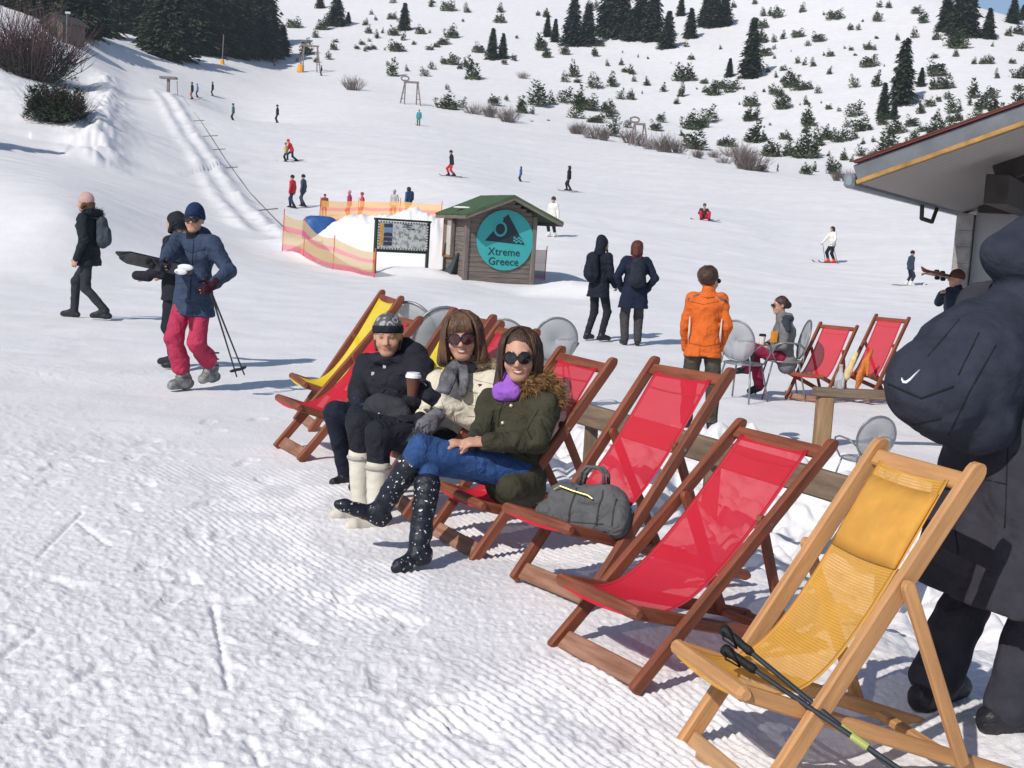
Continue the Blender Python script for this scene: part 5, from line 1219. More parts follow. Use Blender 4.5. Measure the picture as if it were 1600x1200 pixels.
def glasses(c, B, s, parent, lens, name='sunglasses', round_=True, frame=None):
    f = lambda x, y, z: c + B @ (np.array([x, y, z], float) * s)
    m = MB()
    for sg in (-1, 1):
        n = 20; w_, h_ = (.031, .028) if round_ else (.029, .019)
        for lay in (0,):
            ctr = f(sg * .033, .104, .002); ring = []
            for i in range(n):
                a = 2 * math.pi * i / n; ring.append(f(sg * .033 + w_ * math.cos(a), .103 - .25 * (abs(sg * .033 + w_ * math.cos(a)) - .02), .002 + h_ * math.sin(a)))
            back = [p - B[:, 1] * .003 * s for p in ring]
            m.add(ring + back + [f(sg * .033, .106, .002)], [(i, (i + 1) % n, 2 * n) for i in range(n)] + [(n + (i + 1) % n, n + i, i, (i + 1) % n)[::-1] for i in range(n)] + [tuple(range(2 * n - 1, n - 1, -1))])
    o = m.build(name, lens, parent)
    m = MB()
    for sg in (-1, 1):
        m.tube([f(sg * .033 + w_ * math.cos(a), .105 - .25 * (abs(sg * .033 + w_ * math.cos(a)) - .02), .002 + h_ * math.sin(a)) for a in np.linspace(0, 2 * math.pi, 21)[:-1]], .0026 * s, 5, closed=True)
        m.tube([f(sg * .060, .096, .008), f(sg * .078, .06, .010), f(sg * .080, -.01, .004)], .0025 * s, 5)
    m.tube([f(-.009, .108, .006), f(0, .111, .009), f(.009, .108, .006)], .0025 * s, 5)
    m.smooth = True; m.build('spectacle_frame', frame or M_LENS, o)
    return o

# ---- standing and moving people; local frame faces +Y, the person's right is +X
def stand(Ht=1.7, lean=0.0, feet=((.10, 0), (-.10, 0)), hands=None, bend=0.0, turn=0.0, fem=False, lift=(0, 0), head=(0, 1, 0), hsc=1.0):
    s = Ht / 1.7; J = {'s': s, 'H': Ht, 'hs': s * 1.02 * hsc}
    hip = V(0, 0, .53 * Ht - bend)
    def T(p):                                     # lean the trunk forward about the hips
        q = np.asarray(p, float) - hip; c, n = math.cos(lean), math.sin(lean); q = V(q[0], q[1] * c + q[2] * n, -q[1] * n + q[2] * c)
        c, n = math.cos(turn), math.sin(turn); return hip + V(q[0] * c - q[1] * n, q[0] * n + q[1] * c, q[2])
    o = V(0, 0, -bend); J['hip'] = hip; J['T'] = T
    J['waist'] = T(V(0, 0, .61 * Ht) + o); J['chest'] = T(V(0, 0, .745 * Ht) + o); J['neck'] = T(V(0, -.005, .835 * Ht) + o); J['head'] = T(V(0, .022 * s, .930 * Ht) + o)
    sw = (.165 if fem else .185) * s
    for k, sg, i in (('R', 1, 0), ('L', -1, 1)):
        J['sh' + k] = T(V(sg * sw, 0, .808 * Ht) + o); J['hip' + k] = hip + V(sg * .088 * s, 0, -.015 * Ht)
        J['an' + k] = V(feet[i][0] * s, feet[i][1] * s - .03, .055 * Ht + lift[i]); J['toe' + k] = V(feet[i][0] * s * 1.25, feet[i][1] * s + .15 * s, .028 * Ht + lift[i] * .5)
        J['kn' + k] = knee(J['hip' + k], J['an' + k], .245 * Ht, .235 * Ht, V(sg * .15, 1, 0))
        hd = hands[i] if hands and hands[i] is not None else (sg * .27, .03, .49 * 1.7)
        J['wr' + k] = T(np.asarray(hd, float) * s + o) if hd[2] > .75 or lean == 0 else T(np.asarray(hd, float) * s + o)
        J['el' + k] = knee(J['sh' + k], J['wr' + k], .172 * Ht, .155 * Ht, V(sg * .6, -1, -.3))
    J['hb'] = basis(head, T(V(0, 0, 1) + hip) - hip)
    return J
def body_prims(J, detail, bare_hands=True, curl=.5):
    s = J['s']; P, f = head_prims(J['head'], J['hb'], J['hs'], detail)
    P.append(cap(J['neck'] - V(0, 0, .02), J['head'] - J['hb'][:, 2] * .05 * s - J['hb'][:, 1] * .01, .055 * s, .05 * s, .02))
    P += [cap(J['neck'] - (J['neck'] - J['chest']) * .5, J['hip'], .07 * s, .08 * s, .05), cap(J['shR'] * .8 + J['shL'] * .2, J['shL'] * .8 + J['shR'] * .2, .038 * s, None, .03)]
    for k, sg in (('R', 1), ('L', -1)):
        P += [cap(J['sh' + k], J['el' + k], .042 * s, .035 * s, .02), cap(J['el' + k], J['wr' + k], .034 * s, .025 * s, .02)]
        P += [cap(J['hip' + k], J['kn' + k], .07 * s, .048 * s, .03), cap(J['kn' + k], J['an' + k], .047 * s, .033 * s, .02), cap(J['an' + k] - V(0, 0, .02), J['toe' + k], .020 * s, .016 * s, .01)]
        d = unit(J['wr' + k] - J['el' + k])
        if detail: P += hand_prims(J['wr' + k], d, J.get('hn' + k, V(sg, 0, .2)), s, J.get('hs' + k, sg), curl)
        else: P.append(cap(J['wr' + k], J['wr' + k] + d * .11 * s, .034 * s, .024 * s, .01))
    return P
def jacket_prims(J, hem=.46, bulk=1.0, hood=False, collar=True, flare=1.0, sleeve=1.0):
    s = J['s']; Ht = J['H']; fy = J['T'](J['hip'] + V(0, 1, 0)) - J['hip']; ru = J['T'](J['hip'] + V(1, 0, 0)) - J['hip']
    b = bulk * s; up = unit(J['neck'] - J['hip']); hz = J['hip'] - V(0, 0, (.53 - hem) * Ht)
    P = [cap(J['chest'] - ru * .06 * b, J['chest'] + ru * .06 * b, .132 * b, None, .05, (fy, 1.12)), cap(J['chest'], J['waist'], .155 * b, .148 * b, .05, (fy, 1.22)), cap(J['waist'] + ru * .035 * b, hz - up * .03 + ru * .062 * b * flare, .125 * b, .138 * b * flare, .04, (fy, 1.05)), cap(J['waist'] - ru * .035 * b, hz - up * .03 - ru * .062 * b * flare, .125 * b, .138 * b * flare, .04, (fy, 1.05)),
         plane(hz, -up + fy * .0), cap(J['shR'] - ru * .02, J['shL'] + ru * .02, .068 * b, None, .05)]
    for k in 'RL': P += [cap(J['sh' + k], J['el' + k], .070 * b * sleeve, .058 * b * sleeve, .03), cap(J['el' + k], J['wr' + k] + unit(J['wr' + k] - J['el' + k]) * .01, .058 * b * sleeve, .045 * b * sleeve, .02)]
    if collar: P.append(cap(J['neck'] - up * .03, J['neck'] + up * .03 * s, .085 * s, .072 * s, .03))
    if hood: P.append(ell(J['neck'] - fy * .075 * s + up * .02, (.12 * s, .075 * s, .085 * s), np.stack([ru, fy, up], 1), .04))
    return P, (hz, -up)
def trouser_prims(J, bulk=1.0, low=.02, flare=1.0):
    s = J['s'] * bulk; q = J['s']; P = [ell(J['hip'] - V(0, 0, .02), (.148 * q, .110 * q, .10 * q), None, .04)]
    for k in 'RL':
        e = J['an' + k] + (J['kn' + k] - J['an' + k]) * low
        P += [cap(J['hip' + k], J['kn' + k], .092 * J['s'] * min(bulk, 1.02), .070 * s, .04), cap(J['kn' + k], e, .069 * s, .056 * s * flare, .03)]
    return P
def boot_prims(J, k, top=.16, bulk=1.0):
    s = J['s'] * bulk; a = J['an' + k]; t = J['toe' + k]; up = unit(J['kn' + k] - a)
    h = unit((t - a) * V(1, 1, 0)); sole = V(a[0], a[1], t[2])
    return [cap(a, a + up * top * J['s'], .050 * s, .056 * s, .02), cap(sole - h * .05 * s, t - h * .02, .040 * s, .036 * s, .02), cap(a, sole, .045 * s, .042 * s, .02), cap(a, t - V(0, 0, .005), .046 * s, .032 * s, .02)]
def beanie_prims(J, low=.012, tall=0.0, puff=1.0):
    c, B, s = J['head'], J['hb'], J['hs']
    return [ell(c + B @ V(0, -.010, .034 + tall) * s, V(.083, .103, .096 + tall) * s * puff, B, .01), cap(c + B @ V(0, -.012, low + .012) * s - B[:, 0] * .001, c + B @ V(0, -.012, low + .012) * s, .087 * s * puff, None, .02, None), plane(c + B @ V(0, 0, low) * s, -(B[:, 2] * 1.0 + B[:, 1] * -.12))]
def hair_prims(J, length=0.0, vol=1.0):
    c, B, s = J['head'], J['hb'], J['hs']
    f = lambda x, y, z: c + B @ (np.array([x, y, z], float) * s)
    P = [ell(f(0, -.022, .034), V(.086 * vol, .100 * vol, .092) * s, B, .02)]
    if length:
        P += [cap(f(0, -.06, 0), f(0, -.075, -length), .075 * s * vol, .06 * s * vol, .03), cap(f(.066, -.02, 0), f(.075, .01, -length * .9), .030 * s * vol, .026 * s, .03), cap(f(-.066, -.02, 0), f(-.075, .01, -length * .9), .030 * s * vol, .026 * s, .03)]
    P.append(cut(f(0, .085, -.045), V(.064, .085, .105) * s, B, .012))
    return P
def person(base, J, rz, label, spec, vox=.014, group=None):
    """spec: list of (part name, prims, material, noise)"""
    fine = vox < .02
    o = sdf('person', body_prims(J, fine and spec.get('hands', True)), vox if fine else vox, [spec.get('skin', M_SKIN)], None, base, rz, tint=face_tint(J['head'], J['hb'], J['hs'], spec.get('smile', False)))
    tag(o, label, 'person', group)
    o_parts = {}
    for name, prims, m, nz in spec['parts']: o_parts[name] = sdf(name, prims, vox, [m], o, noise=nz)
    PARTS[o.name] = o_parts
    return o
PARTS = {}
FOLD = [(.010, 8, 5, (1, 1, 1.9)), (.005, 20, 6, (1, 1, 1.4))]
FOLD2 = [(.006, 11, 5, (1, 1, 1.9))]
# ------------------------------------------------------------------ the three seated women
def seated(Jp, head_fwd, head_up, s=1.0, hs=1.0):
    """Jp: joints in world coordinates; the base is the ground under the pelvis"""
    base = V(Jp['hip'][0], Jp['hip'][1], H(Jp['hip'][0], Jp['hip'][1])); J = {'s': s, 'H': 1.65, 'base': base, 'hs': hs}
    for k, p in Jp.items(): J[k] = np.asarray(p, float) - base
    J['hb'] = basis(head_fwd, head_up); J['hs_'] = hs
    for k in 'RL':
        if 'kn' + k not in J: pass
    return J
def seat_body(J, hands=(), curl=.5, smile=False, label='', vox=.0065):
    s = J['s']; P, f = head_prims(J['head'], J['hb'], J['hs_'], True)
    up = unit(J['neck'] - J['hip'])
    P += [cap(J['neck'] - up * .02, J['head'] - J['hb'][:, 2] * .05 - J['hb'][:, 1] * .01, .054, .05, .02), cap(J['chest'], J['hip'], .09, .10, .05), cap(J['neck'] - up * .03, J['chest'], .07, .09, .04), cap(J['shR'], J['shL'], .05, None, .04)]
    for k, sg in (('R', 1), ('L', -1)):
        P += [cap(J['sh' + k], J['el' + k], .040, .033, .02), cap(J['el' + k], J['wr' + k], .033, .024, .02), cap(J['hip' + k], J['kn' + k], .068, .048, .03), cap(J['kn' + k], J['an' + k], .046, .032, .02), cap(J['an' + k], J['toe' + k], .028, .022, .02)]
        d, n = J['hd' + k], J['hn' + k]; P += hand_prims(J['wr' + k], d, n, .95, J.get('hs' + k, 1), curl)
    o = sdf('person', P, vox, [M_SKIN], None, J['base'], 0, tint=face_tint(J['head'], J['hb'], J['hs_'], smile))
    tag(o, label, 'person'); return o, f
def fur_ring(path, rad, n, ln, m, name, parent, seed=1, down=0.0):
    q = random.Random(seed); mb = MB(); path = [np.asarray(p, float) for p in path]; cen = sum(path) / len(path)
    for i in range(n):
        t = q.random() * (len(path) - 1); k = int(t); p = path[k] + (path[k + 1] - path[k]) * (t - k)
        d = unit(V(q.gauss(0, 1), q.gauss(0, 1), q.gauss(0, 1))); b = p + d * rad * q.uniform(.5, 1.0); L_ = ln * q.uniform(.6, 1.3)
        tip = b + (d + V(q.uniform(-.5, .5), q.uniform(-.5, .5), q.uniform(-.5, .3) - down)) * L_; sd = unit(np.cross(d, V(q.random(), q.random(), q.random() - .5))) * .0028
        mb.add([b - sd, b + sd, tip], [(0, 1, 2)])
    mb.cur = 0
    mb.tube(path, rad * .9, 8); return mb.build(name, m, parent)
def strands(c, B, s, n, length, m, parent, seed, spread=1.0, part=.2, front=.03):
    """locks of hair combed from the parting down over the sides"""
    q = random.Random(seed); mb = MB()
    for i in range(n):
        a = q.uniform(.22, .78) * math.pi * 2 + math.pi / 2 if q.random() < .8 else q.choice((q.uniform(.13, .22), q.uniform(.78, .87))) * 2 * math.pi + math.pi / 2
        ca, sa = math.cos(a), math.sin(a)                       # ca right, sa forward
        pts = []
        L_ = length * q.uniform(.8, 1.08)
        for t in np.linspace(0, 1, 7):
            th = t * 1.45; rr = math.sin(min(th, 1.45)); z = .034 + .094 * math.cos(th) if t < .8 else None
            out = (1 + .10 * math.sin(t * 3.0) * spread + q.uniform(-.02, .02))
            if t <= .55:
                th = t / .55 * math.pi / 2; pts.append((.082 * ca * math.sin(th) * out, -.018 + .098 * sa * math.sin(th) * out, .034 + .096 * math.cos(th)))
            else:
                f = (t - .55) / .45; pts.append((.084 * ca * out * (1 + .10 * spread * f), -.018 + .098 * sa * out * (1 - .12 * f), .034 - L_ * f))
        pts = [c + B @ (np.array(p) * s) for p in pts]; r = q.uniform(.004, .008) * s
        mb.tube(pts, [r * .8, r, r * 1.1, r * 1.1, r, r * .8, r * .25], 5, cap=False)
    mb.smooth = True; return mb.build('hair_strands', m, parent)

# ---- woman in the olive parka, legs crossed (third)
M_OLIVE = cloth('olive_parka_cloth', (0.045, 0.043, 0.026), .22, .85, 7, .5, 30)
M_DENIM = cloth('blue_denim', (0.030, 0.075, 0.205), .25, .85, 14, .3, 120)
M_PURPLE = cloth('purple_fleece', (0.30, 0.11, 0.52), .12, .95, 8, .4, 40)
M_PLAIN = None
M_FUR = mat('brown_fur', (0.20, 0.10, 0.035), .8, .5, 30, col2=(.42, .24, .10, 1))
M_CREAM = cloth('cream_quilted_cloth', (0.66, 0.60, 0.48), .06, .7, 5, .25, 30, spec=.3)
M_SCARF = cloth('grey_mottled_scarf', (0.06, 0.05, 0.052), .4, .95, 14, .5, 60, col2=(.20, .20, .225, 1))
M_SNOWB = mat('snow_dusted_boot', (0.012, 0.014, 0.024), .5, .3, 30, .4, 60)
def dust(m):
    t = m.node_tree; N = t.nodes; L = t.links; n = N.new('ShaderNodeTexNoise'); n.inputs['Scale'].default_value = 55; n.inputs['Detail'].default_value = 2
    r = N.new('ShaderNodeValToRGB'); r.color_ramp.elements[0].position = .655; r.color_ramp.elements[1].position = .70
    tc = N.new('ShaderNodeTexCoord'); L.new(tc.outputs['Object'], n.inputs[0]); L.new(n.outputs[0], r.inputs[0])
    b = N['Principled BSDF']; old = b.inputs['Base Color'].links[0].from_socket; mx = N.new('ShaderNodeMix'); mx.data_type = 'RGBA'; L.new(r.outputs[0], mx.inputs['Factor']); L.new(old, mx.inputs['A']); mx.inputs['B'].default_value = (.8, .8, .84, 1); L.new(mx.outputs['Result'], b.inputs['Base Color'])
dust(M_SNOWB)
def woman_parka():
    J = {'hip': at(800, 738, 6.72), 'chest': at(812, 650, 6.80), 'neck': at(803, 603, 6.78), 'head': at(812, 556, 6.73),
         'shR': at(768, 624, 6.84), 'shL': at(853, 634, 6.68), 'elR': at(752, 682, 6.68), 'wrR': at(734, 694, 6.50), 'elL': at(838, 690, 6.52), 'wrL': at(762, 691, 6.44),
         'hipR': at(778, 735, 6.74), 'hipL': at(815, 742, 6.64), 'knL': at(657, 699, 6.40), 'anL': at(592, 800, 6.46), 'toeL': at(538, 790, 6.40),
         'knR': at(672, 722, 6.46), 'anR': at(654, 862, 6.18), 'toeR': at(624, 884, 6.10)}
    J = seated(J, V(-.10, -1, -.03), V(-.06, 0, 1), 1.0, 1.12)
    J['hdL'] = at(722, 690, 6.42) - at(762, 691, 6.44); J['hnL'] = V(-.1, -.45, .9); J['hsL'] = -1
    J['hdR'] = at(715, 692, 6.46) - at(734, 694, 6.50); J['hnR'] = V(.1, -.2, .95); J['hsR'] = 1
    o, f = seat_body(J, curl=.35, smile=True, label='smiling woman in olive parka with fur hood, blue jeans and snowy boots, legs crossed')
    up = unit(J['neck'] - J['hip']); fw = V(-.62, -.76, .1)
    side = unit(J['shL'] - J['shR']); fw = unit(np.cross(up, side)); fw = fw if fw[1] < 0 else -fw
    P = [cap(J['chest'] - side * .05 + up * .02, J['chest'] + side * .05 + up * .02, .140, None, .05, (fw, 1.15)), cap(J['chest'], J['hip'] + up * .10, .158, .150, .05, (fw, 1.2)), cap(J['hip'] + up * .10, J['hip'] - up * .04 + side * .02, .152, .165, .05, (fw, 1.1)),
         cap(J['shR'] - up * .02, J['shL'] - up * .02, .066, None, .06), cap(J['neck'] - up * .02, J['neck'] + up * .035, .085, .078, .03)]
    P += [cap(J['hip'] - up * .03 + side * .08, J['hip'] - up * .06 + side * .09 + fw * .16, .105, .075, .05)]
    for k in 'RL': P += [cap(J['sh' + k], J['el' + k], .074, .062, .035), cap(J['el' + k], J['wr' + k], .062, .047, .025)]
    P += [ell(J['neck'] - fw * .085 + up * .01, (.13, .085, .10), np.stack([side, fw, up], 1), .04)]
    jk = sdf('parka', P, .008, [M_OLIVE], o, noise=[(.013, 7, 5, (1, 1, 2.0)), (.009, 17, 9, (1, 1, 1.5)), (.003, 45, 6, (1, 1, 1))])
    for q in ((799, 634), (786, 661)):
        m = MB(); p, n_ = stick(jk, J['base'], *q)
        if p is None: continue
        m.ball(p, .011, 10, 6); m.smooth = True; m.build('snap_button', mat('brass_snap', (.75, .66, .45), .3, .05, metal=.5), jk)
    M_OS = cloth('olive_seam', (0.020, 0.020, 0.013))
    for pts in (([(793, 612), (781, 645), (778, 672)]), ([(842, 640), (824, 672), (832, 690)]), ([(845, 655), (858, 690)]), ([(800, 700), (835, 720)]), ([(772, 640), (764, 668)])):
        q_ = [stick(jk, J['base'], *pts[i]) for i in range(len(pts))]
        q_ = [p for p, n in q_ if p is not None]
        if len(q_) > 1: seam(jk, q_, unit(ray(*pts[0])), .0035, M_OS, 'seam', jk)
    # front placket
    a, b = J['neck'] + fw * .10 - up * .05, J['hip'] + fw * .17 + up * .05
    nk = sdf('neck_warmer', [cap(J['neck'] - up * .01 + fw * .01, J['neck'] + up * .030 + fw * .02, .078, .072, .02), ell(J['neck'] + fw * .085 - up * .03, (.085, .035, .055), np.stack([side, fw, up], 1), .04)], .006, [M_PURPLE], o, noise=[(.006, 22, 3, (1, 1, 2))])
    hp = [J['neck'] + side * .085 + fw * .05 - up * .005, J['neck'] + side * .12 + fw * .035 + up * .035, J['neck'] + side * .175 - fw * .03 + up * .055, J['neck'] + side * .215 - fw * .06 + up * .00, J['neck'] + side * .20 - fw * .05 - up * .085]
    fur_ring(hp, .050, 3800, .042, M_FUR, 'fur_trim', jk, 5, .15)
    hp2 = [J['neck'] - side * .11 + fw * .05 - up * .04, J['neck'] - side * .16 + fw * .0 - up * .02, J['neck'] - side * .15 - fw * .08 + up * .01]
    if False: fur_ring(hp2, .022, 700, .03, M_FUR, 'fur_trim', jk, 6, .2)
    T = [ell(J['hip'], (.15, .14, .12), None, .04)]
    for k in 'RL': T += [cap(J['hip' + k], J['kn' + k], .092, .066, .012), cap(J['kn' + k], J['kn' + k] + (J['an' + k] - J['kn' + k]) * .33, .065, .052, .012)]
    sdf('jeans', T, .008, [M_DENIM], o, noise=[(.007, 12, 5, (1, 1, 1.5)), (.004, 30, 9, (1, 1, 1))])
    for k in 'RL':
        a, t = J['an' + k], J['toe' + k]; sh = unit(J['kn' + k] - a); h = unit(t - a); hl = a - h * .03 - sh * .035 if k == 'R' else a - h * .03 - sh * .03
        B = [cap(a, a + (J['kn' + k] - a) * .74, .050, .068, .03), cap(hl, t, .042, .034, .03), cap(t, t + h * .035, .032, .020, .02), cap(a, hl, .048, .044, .03)]
        sdf('boot', B, .007, [M_SNOWB], o, noise=[(.006, 16, 7, (1, 1, 2.2)), (.002, 45, 8, (1, 1, 1))])
    m = MB(); m.smooth = True
    w_ = J['wrL'] + unit(J['elL'] - J['wrL']) * .005; d = unit(J['elL'] - J['wrL']); u = unit(np.cross(d, V(0, 0, 1))); v = np.cross(u, d)
    m.tube([w_ + (u * math.cos(t) + v * math.sin(t)) * .032 for t in np.linspace(0, 6.283, 17)[:-1]], .014, 8, closed=True); m.build('cuff', cloth('white_knit_cuff', (.75, .72, .66), .08), o)
    # hair: parted, brown, falling behind the shoulders
    c, B, s = J['head'], J['hb'], J['hs_']
    P = [ell(f(0, -.026, .038), V(.092, .100, .093) * s, B, .02), cap(f(.068, -.03, .0), f(.10, -.03, -.15), .036, .036, .03), cap(f(-.068, -.03, 0), f(-.088, -.01, -.13), .032, .030, .03), cap(f(0, -.07, 0), f(0, -.08, -.13), .07, .06, .03), cut(f(0, .088, -.045), V(.060, .085, .112) * s, B, .012)]
    hr = sdf('hair', P, .006, [M_HAIRD], o, noise=[(.005, 26, 3, (1, 1, .35))]); mouth(o, f, B, s); strands(c, B, s * 1.05, 190, .155, M_HAIRD, hr, 3, 1.5)
    glasses(c, B, s, o, M_LENS, round_=True)
woman_parka()

# ---- woman in the cream jacket (second)
def woman_cream():
    J = {'hip': at(702, 694, 7.40), 'chest': at(728, 622, 7.46), 'neck': at(727, 574, 7.46), 'head': at(722, 527, 7.38), 'shR': at(686, 596, 7.54), 'shL': at(770, 596, 7.36),
         'elR': at(672, 650, 7.42), 'wrR': at(655, 655, 7.22), 'elL': at(752, 664, 7.24), 'wrL': at(676, 622, 7.14),
         'hipR': at(684, 690, 7.42), 'hipL': at(714, 697, 7.34), 'knL': at(592, 678, 7.02), 'anL': at(589, 806, 7.03), 'toeL': at(552, 820, 6.93),
         'knR': at(562, 662, 7.20), 'anR': at(564, 790, 7.22), 'toeR': at(528, 803, 7.12)}
    J = seated(J, V(-.02, -1, -.02), V(-.10, 0, 1), 1.0, 1.10)
    J['hdL'] = at(650, 606, 7.12) - at(676, 622, 7.14); J['hnL'] = V(.3, -.9, .2); J['hsL'] = -1
    J['hdR'] = at(640, 655, 7.18) - at(655, 655, 7.22); J['hnR'] = V(0, -.3, .9); J['hsR'] = 1
    o, f = seat_body(J, curl=.75, smile=True, label='smiling woman in a cream jacket, grey scarf and white boots, seated between the two others')
    up = unit(J['neck'] - J['hip']); side = unit(J['shL'] - J['shR']); fw = unit(np.cross(up, side)); fw = fw if fw[1] < 0 else -fw
    P = [cap(J['chest'] - side * .05 + up * .02, J['chest'] + side * .05 + up * .02, .135, None, .05, (fw, 1.15)), cap(J['chest'], J['hip'] + up * .08, .150, .145, .05, (fw, 1.2)), cap(J['hip'] + up * .08, J['hip'] - up * .03 + side * .03, .148, .150, .05, (fw, 1.15)), cap(J['shR'] - up * .015, J['shL'] - up * .015, .066, None, .06), cap(J['neck'] - up * .03, J['neck'] + up * .02, .088, .08, .03)]
    for k in 'RL':
        d = (J['wr' + k] - J['el' + k]) * (1 - .055 / np.linalg.norm(J['wr' + k] - J['el' + k])); n = 7
        P += [cap(J['sh' + k], J['el' + k], .072, .064, .035), cap(J['el' + k], J['el' + k] + d, .064, .054, .025)]
        for i in range(n): c = J['el' + k] + d * (i + .3) / n; P.append(cap(c - V(0, 0, .0), c + unit(d) * .012, .066 - .018 * i / n, None, .008))
        d = J['el' + k] - J['sh' + k]
        for i in range(5): c = J['sh' + k] + d * (i + .5) / 5; P.append(cap(c, c + unit(d) * .014, .077 - .008 * i / 5, None, .01))
    P += [ell(J['neck'] - fw * .09 - up * .005 + side * .05, (.13, .075, .085), np.stack([side, fw, up], 1), .04)]
    jk = sdf('jacket', P, .008, [M_CREAM], o, noise=[(.006, 9, 5, (1, 1, 2.2)), (.004, 22, 9, (1, 1, 1.6))])
    hp = [J['neck'] + side * .07 + fw * .03 + up * .01, J['neck'] + side * .15 - fw * .02 + up * .03, J['neck'] + side * .20 - fw * .06 - up * .02]
    fur_ring(hp, .03, 700, .03, mat('beige_fur', (.42, .33, .22), .8, .4, 30), 'fur_trim', jk, 9)
    m = MB(); p, n_ = stick(jk, J['base'], 752, 601)
    p = J['elL'] if p is None else p; m.beam(p - V(.018, 0, .002), p + V(.018, 0, -.002), .004, .008); m.build('sleeve_mark', M_BLACKC, jk)
    M_CS = cloth('cream_seam', (0.42, 0.37, 0.28))
    for pts in ([(735, 612), (768, 618)], [(733, 632), (764, 640)], [(742, 594), (776, 602)], [(730, 650), (748, 652)], [(705, 640), (712, 662)], [(690, 628), (698, 652)]):
        q_ = [p for p, n in [stick(jk, J['base'], *t) for t in pts] if p is not None]
        if len(q_) > 1: seam(jk, q_, unit(ray(*pts[0])), .003, M_CS, 'quilt_seam', jk)
    # scarf: wound round the neck, one long end down to the lap with fringes
    B3 = np.stack([side, fw, up], 1)
    P = [cap(J['neck'] + side * .070 * math.cos(a) + fw * .070 * math.sin(a) - up * .012, J['neck'] + side * .070 * math.cos(a + .5) + fw * .070 * math.sin(a + .5) + up * .004, .033, None, .02) for a in np.arange(0, 6.2, .5)]
    q0 = J['neck'] + fw * .10 - side * .02
    e = [q0, at(700, 592, 7.28) - J['base'], at(690, 615, 7.24) - J['base'], at(684, 640, 7.20) - J['base']]
    for a, b in zip(e[:-1], e[1:]): P.append(cap(a, b, .046, .050, .02, (fw, 2.1)))
    e2 = [q0 + side * .06, at(724, 594, 7.30) - J['base'], at(722, 612, 7.27) - J['base']]
    for a, b in zip(e2[:-1], e2[1:]): P.append(cap(a, b, .030, .034, .01, (fw, 1.8)))
    sc = sdf('scarf', P, .007, [M_SCARF], o, noise=[(.009, 14, 3, (1, 1, 1.4)), (.004, 34, 4, (1, 1, 1))])
    lo = [at(682, 650, 7.10) - J['base'], at(670, 662, 7.05) - J['base'], at(660, 668, 7.02) - J['base']]
    P = [cap(lo[0], lo[1], .05, .055, .02, (fw, 1.8)), cap(lo[1], lo[2], .05, .048, .02, (fw, 1.8))]
    sdf('scarf_end', P, .008, [M_SCARF], sc, noise=[(.010, 16, 3, (1, 1, 1.4))])
    m = MB(); q = random.Random(4)
    for i in range(46):
        a = lo[1] + (lo[2] - lo[1]) * q.uniform(0, 1.2) + V(q.uniform(-.03, .03), -.03, q.uniform(-.03, .03)); m.tube([a, a + V(q.uniform(-.05, .0), -.015, q.uniform(-.05, -.01)), a + V(q.uniform(-.08, .01), -.01, q.uniform(-.10, -.05))], [.004, .004, .002], 4, cap=False)
    m.build('fringe', M_SCARF, sc)
    T = [ell(J['hip'], (.15, .14, .12), None, .04)]
    for k in 'RL': T += [cap(J['hip' + k], J['kn' + k], .100, .076, .04), cap(J['kn' + k], J['kn' + k] + (J['an' + k] - J['kn' + k]) * .5, .074, .058, .03)]
    sdf('leggings', T, .008, [M_BLACKC], o, noise=[(.004, 13, 5, (1, 1, 1.5))])
    MW = mat('white_boot_felt', (.62, .58, .50), .8, .08, 8, .3, 40)
    for k in 'RL':
        a, t = J['an' + k], J['toe' + k]; sh = unit(J['kn' + k] - a); h = unit((t - a) * V(1, 1, .2)); hl = a - sh * .055 - h * .02
        sdf('boot', [cap(a, a + (J['kn' + k] - a) * .62, .055, .068, .02), cap(hl, t, .044, .036, .03), cap(t, t + h * .03, .034, .022, .02), cap(a, hl, .05, .046, .03)], .007, [MW], o, noise=[(.003, 18, 7, (1, 1, 2))])
        m = MB(); d = J['kn' + k] - a; c = a + d * .60; u = unit(np.cross(d, V(0, 1, 0))); v = unit(np.cross(d, u)); m.smooth = True
        m.tube([c + (u * math.cos(t_) + v * math.sin(t_)) * .064 for t_ in np.linspace(0, 6.283, 17)[:-1]], .014, 7, closed=True); m.build('boot_cuff', cloth('grey_boot_lining', (.42, .40, .36), .1), o)
    sdf('glove', hand_prims(J['wrL'], J['hdL'], J['hnL'], 1.12, J['hsL'], .75) + [cap(J['wrL'] + unit(J['elL'] - J['wrL']) * .09, J['wrL'] + unit(J['hdL']) * .02, .046, .044, .01)], .005, [M_BLACKC], o)
    sdf('glove', hand_prims(J['wrR'], J['hdR'], J['hnR'], 1.14, J['hsR'], .75) + [cap(J['wrR'] + unit(J['elR'] - J['wrR']) * .08, J['wrR'], .045, .042, .01)], .006, [M_BLACKC], o)
    c, B, s = J['head'], J['hb'], J['hs_']
    P = [ell(f(0, -.022, .042), V(.102, .106, .096) * s, B, .02), cap(f(.080, -.01, .01), f(.105, -.005, -.12), .044, .040, .03), cap(f(-.080, -.01, .01), f(-.105, .01, -.11), .042, .036, .03), cap(f(0, -.07, 0), f(0, -.085, -.13), .08, .065, .03), cut(f(0, .090, -.052), V(.060, .085, .100) * s, B, .012)]
    hr = sdf('hair', P, .006, [M_HAIRB], o, noise=[(.006, 24, 3, (1, 1, .35))]); mouth(o, f, B, s); strands(c, B, s * 1.09, 240, .155, M_HAIRB, hr, 8, 1.8)
    m = MB(); m.smooth = True; q = random.Random(12)      # fringe of hair over the brow
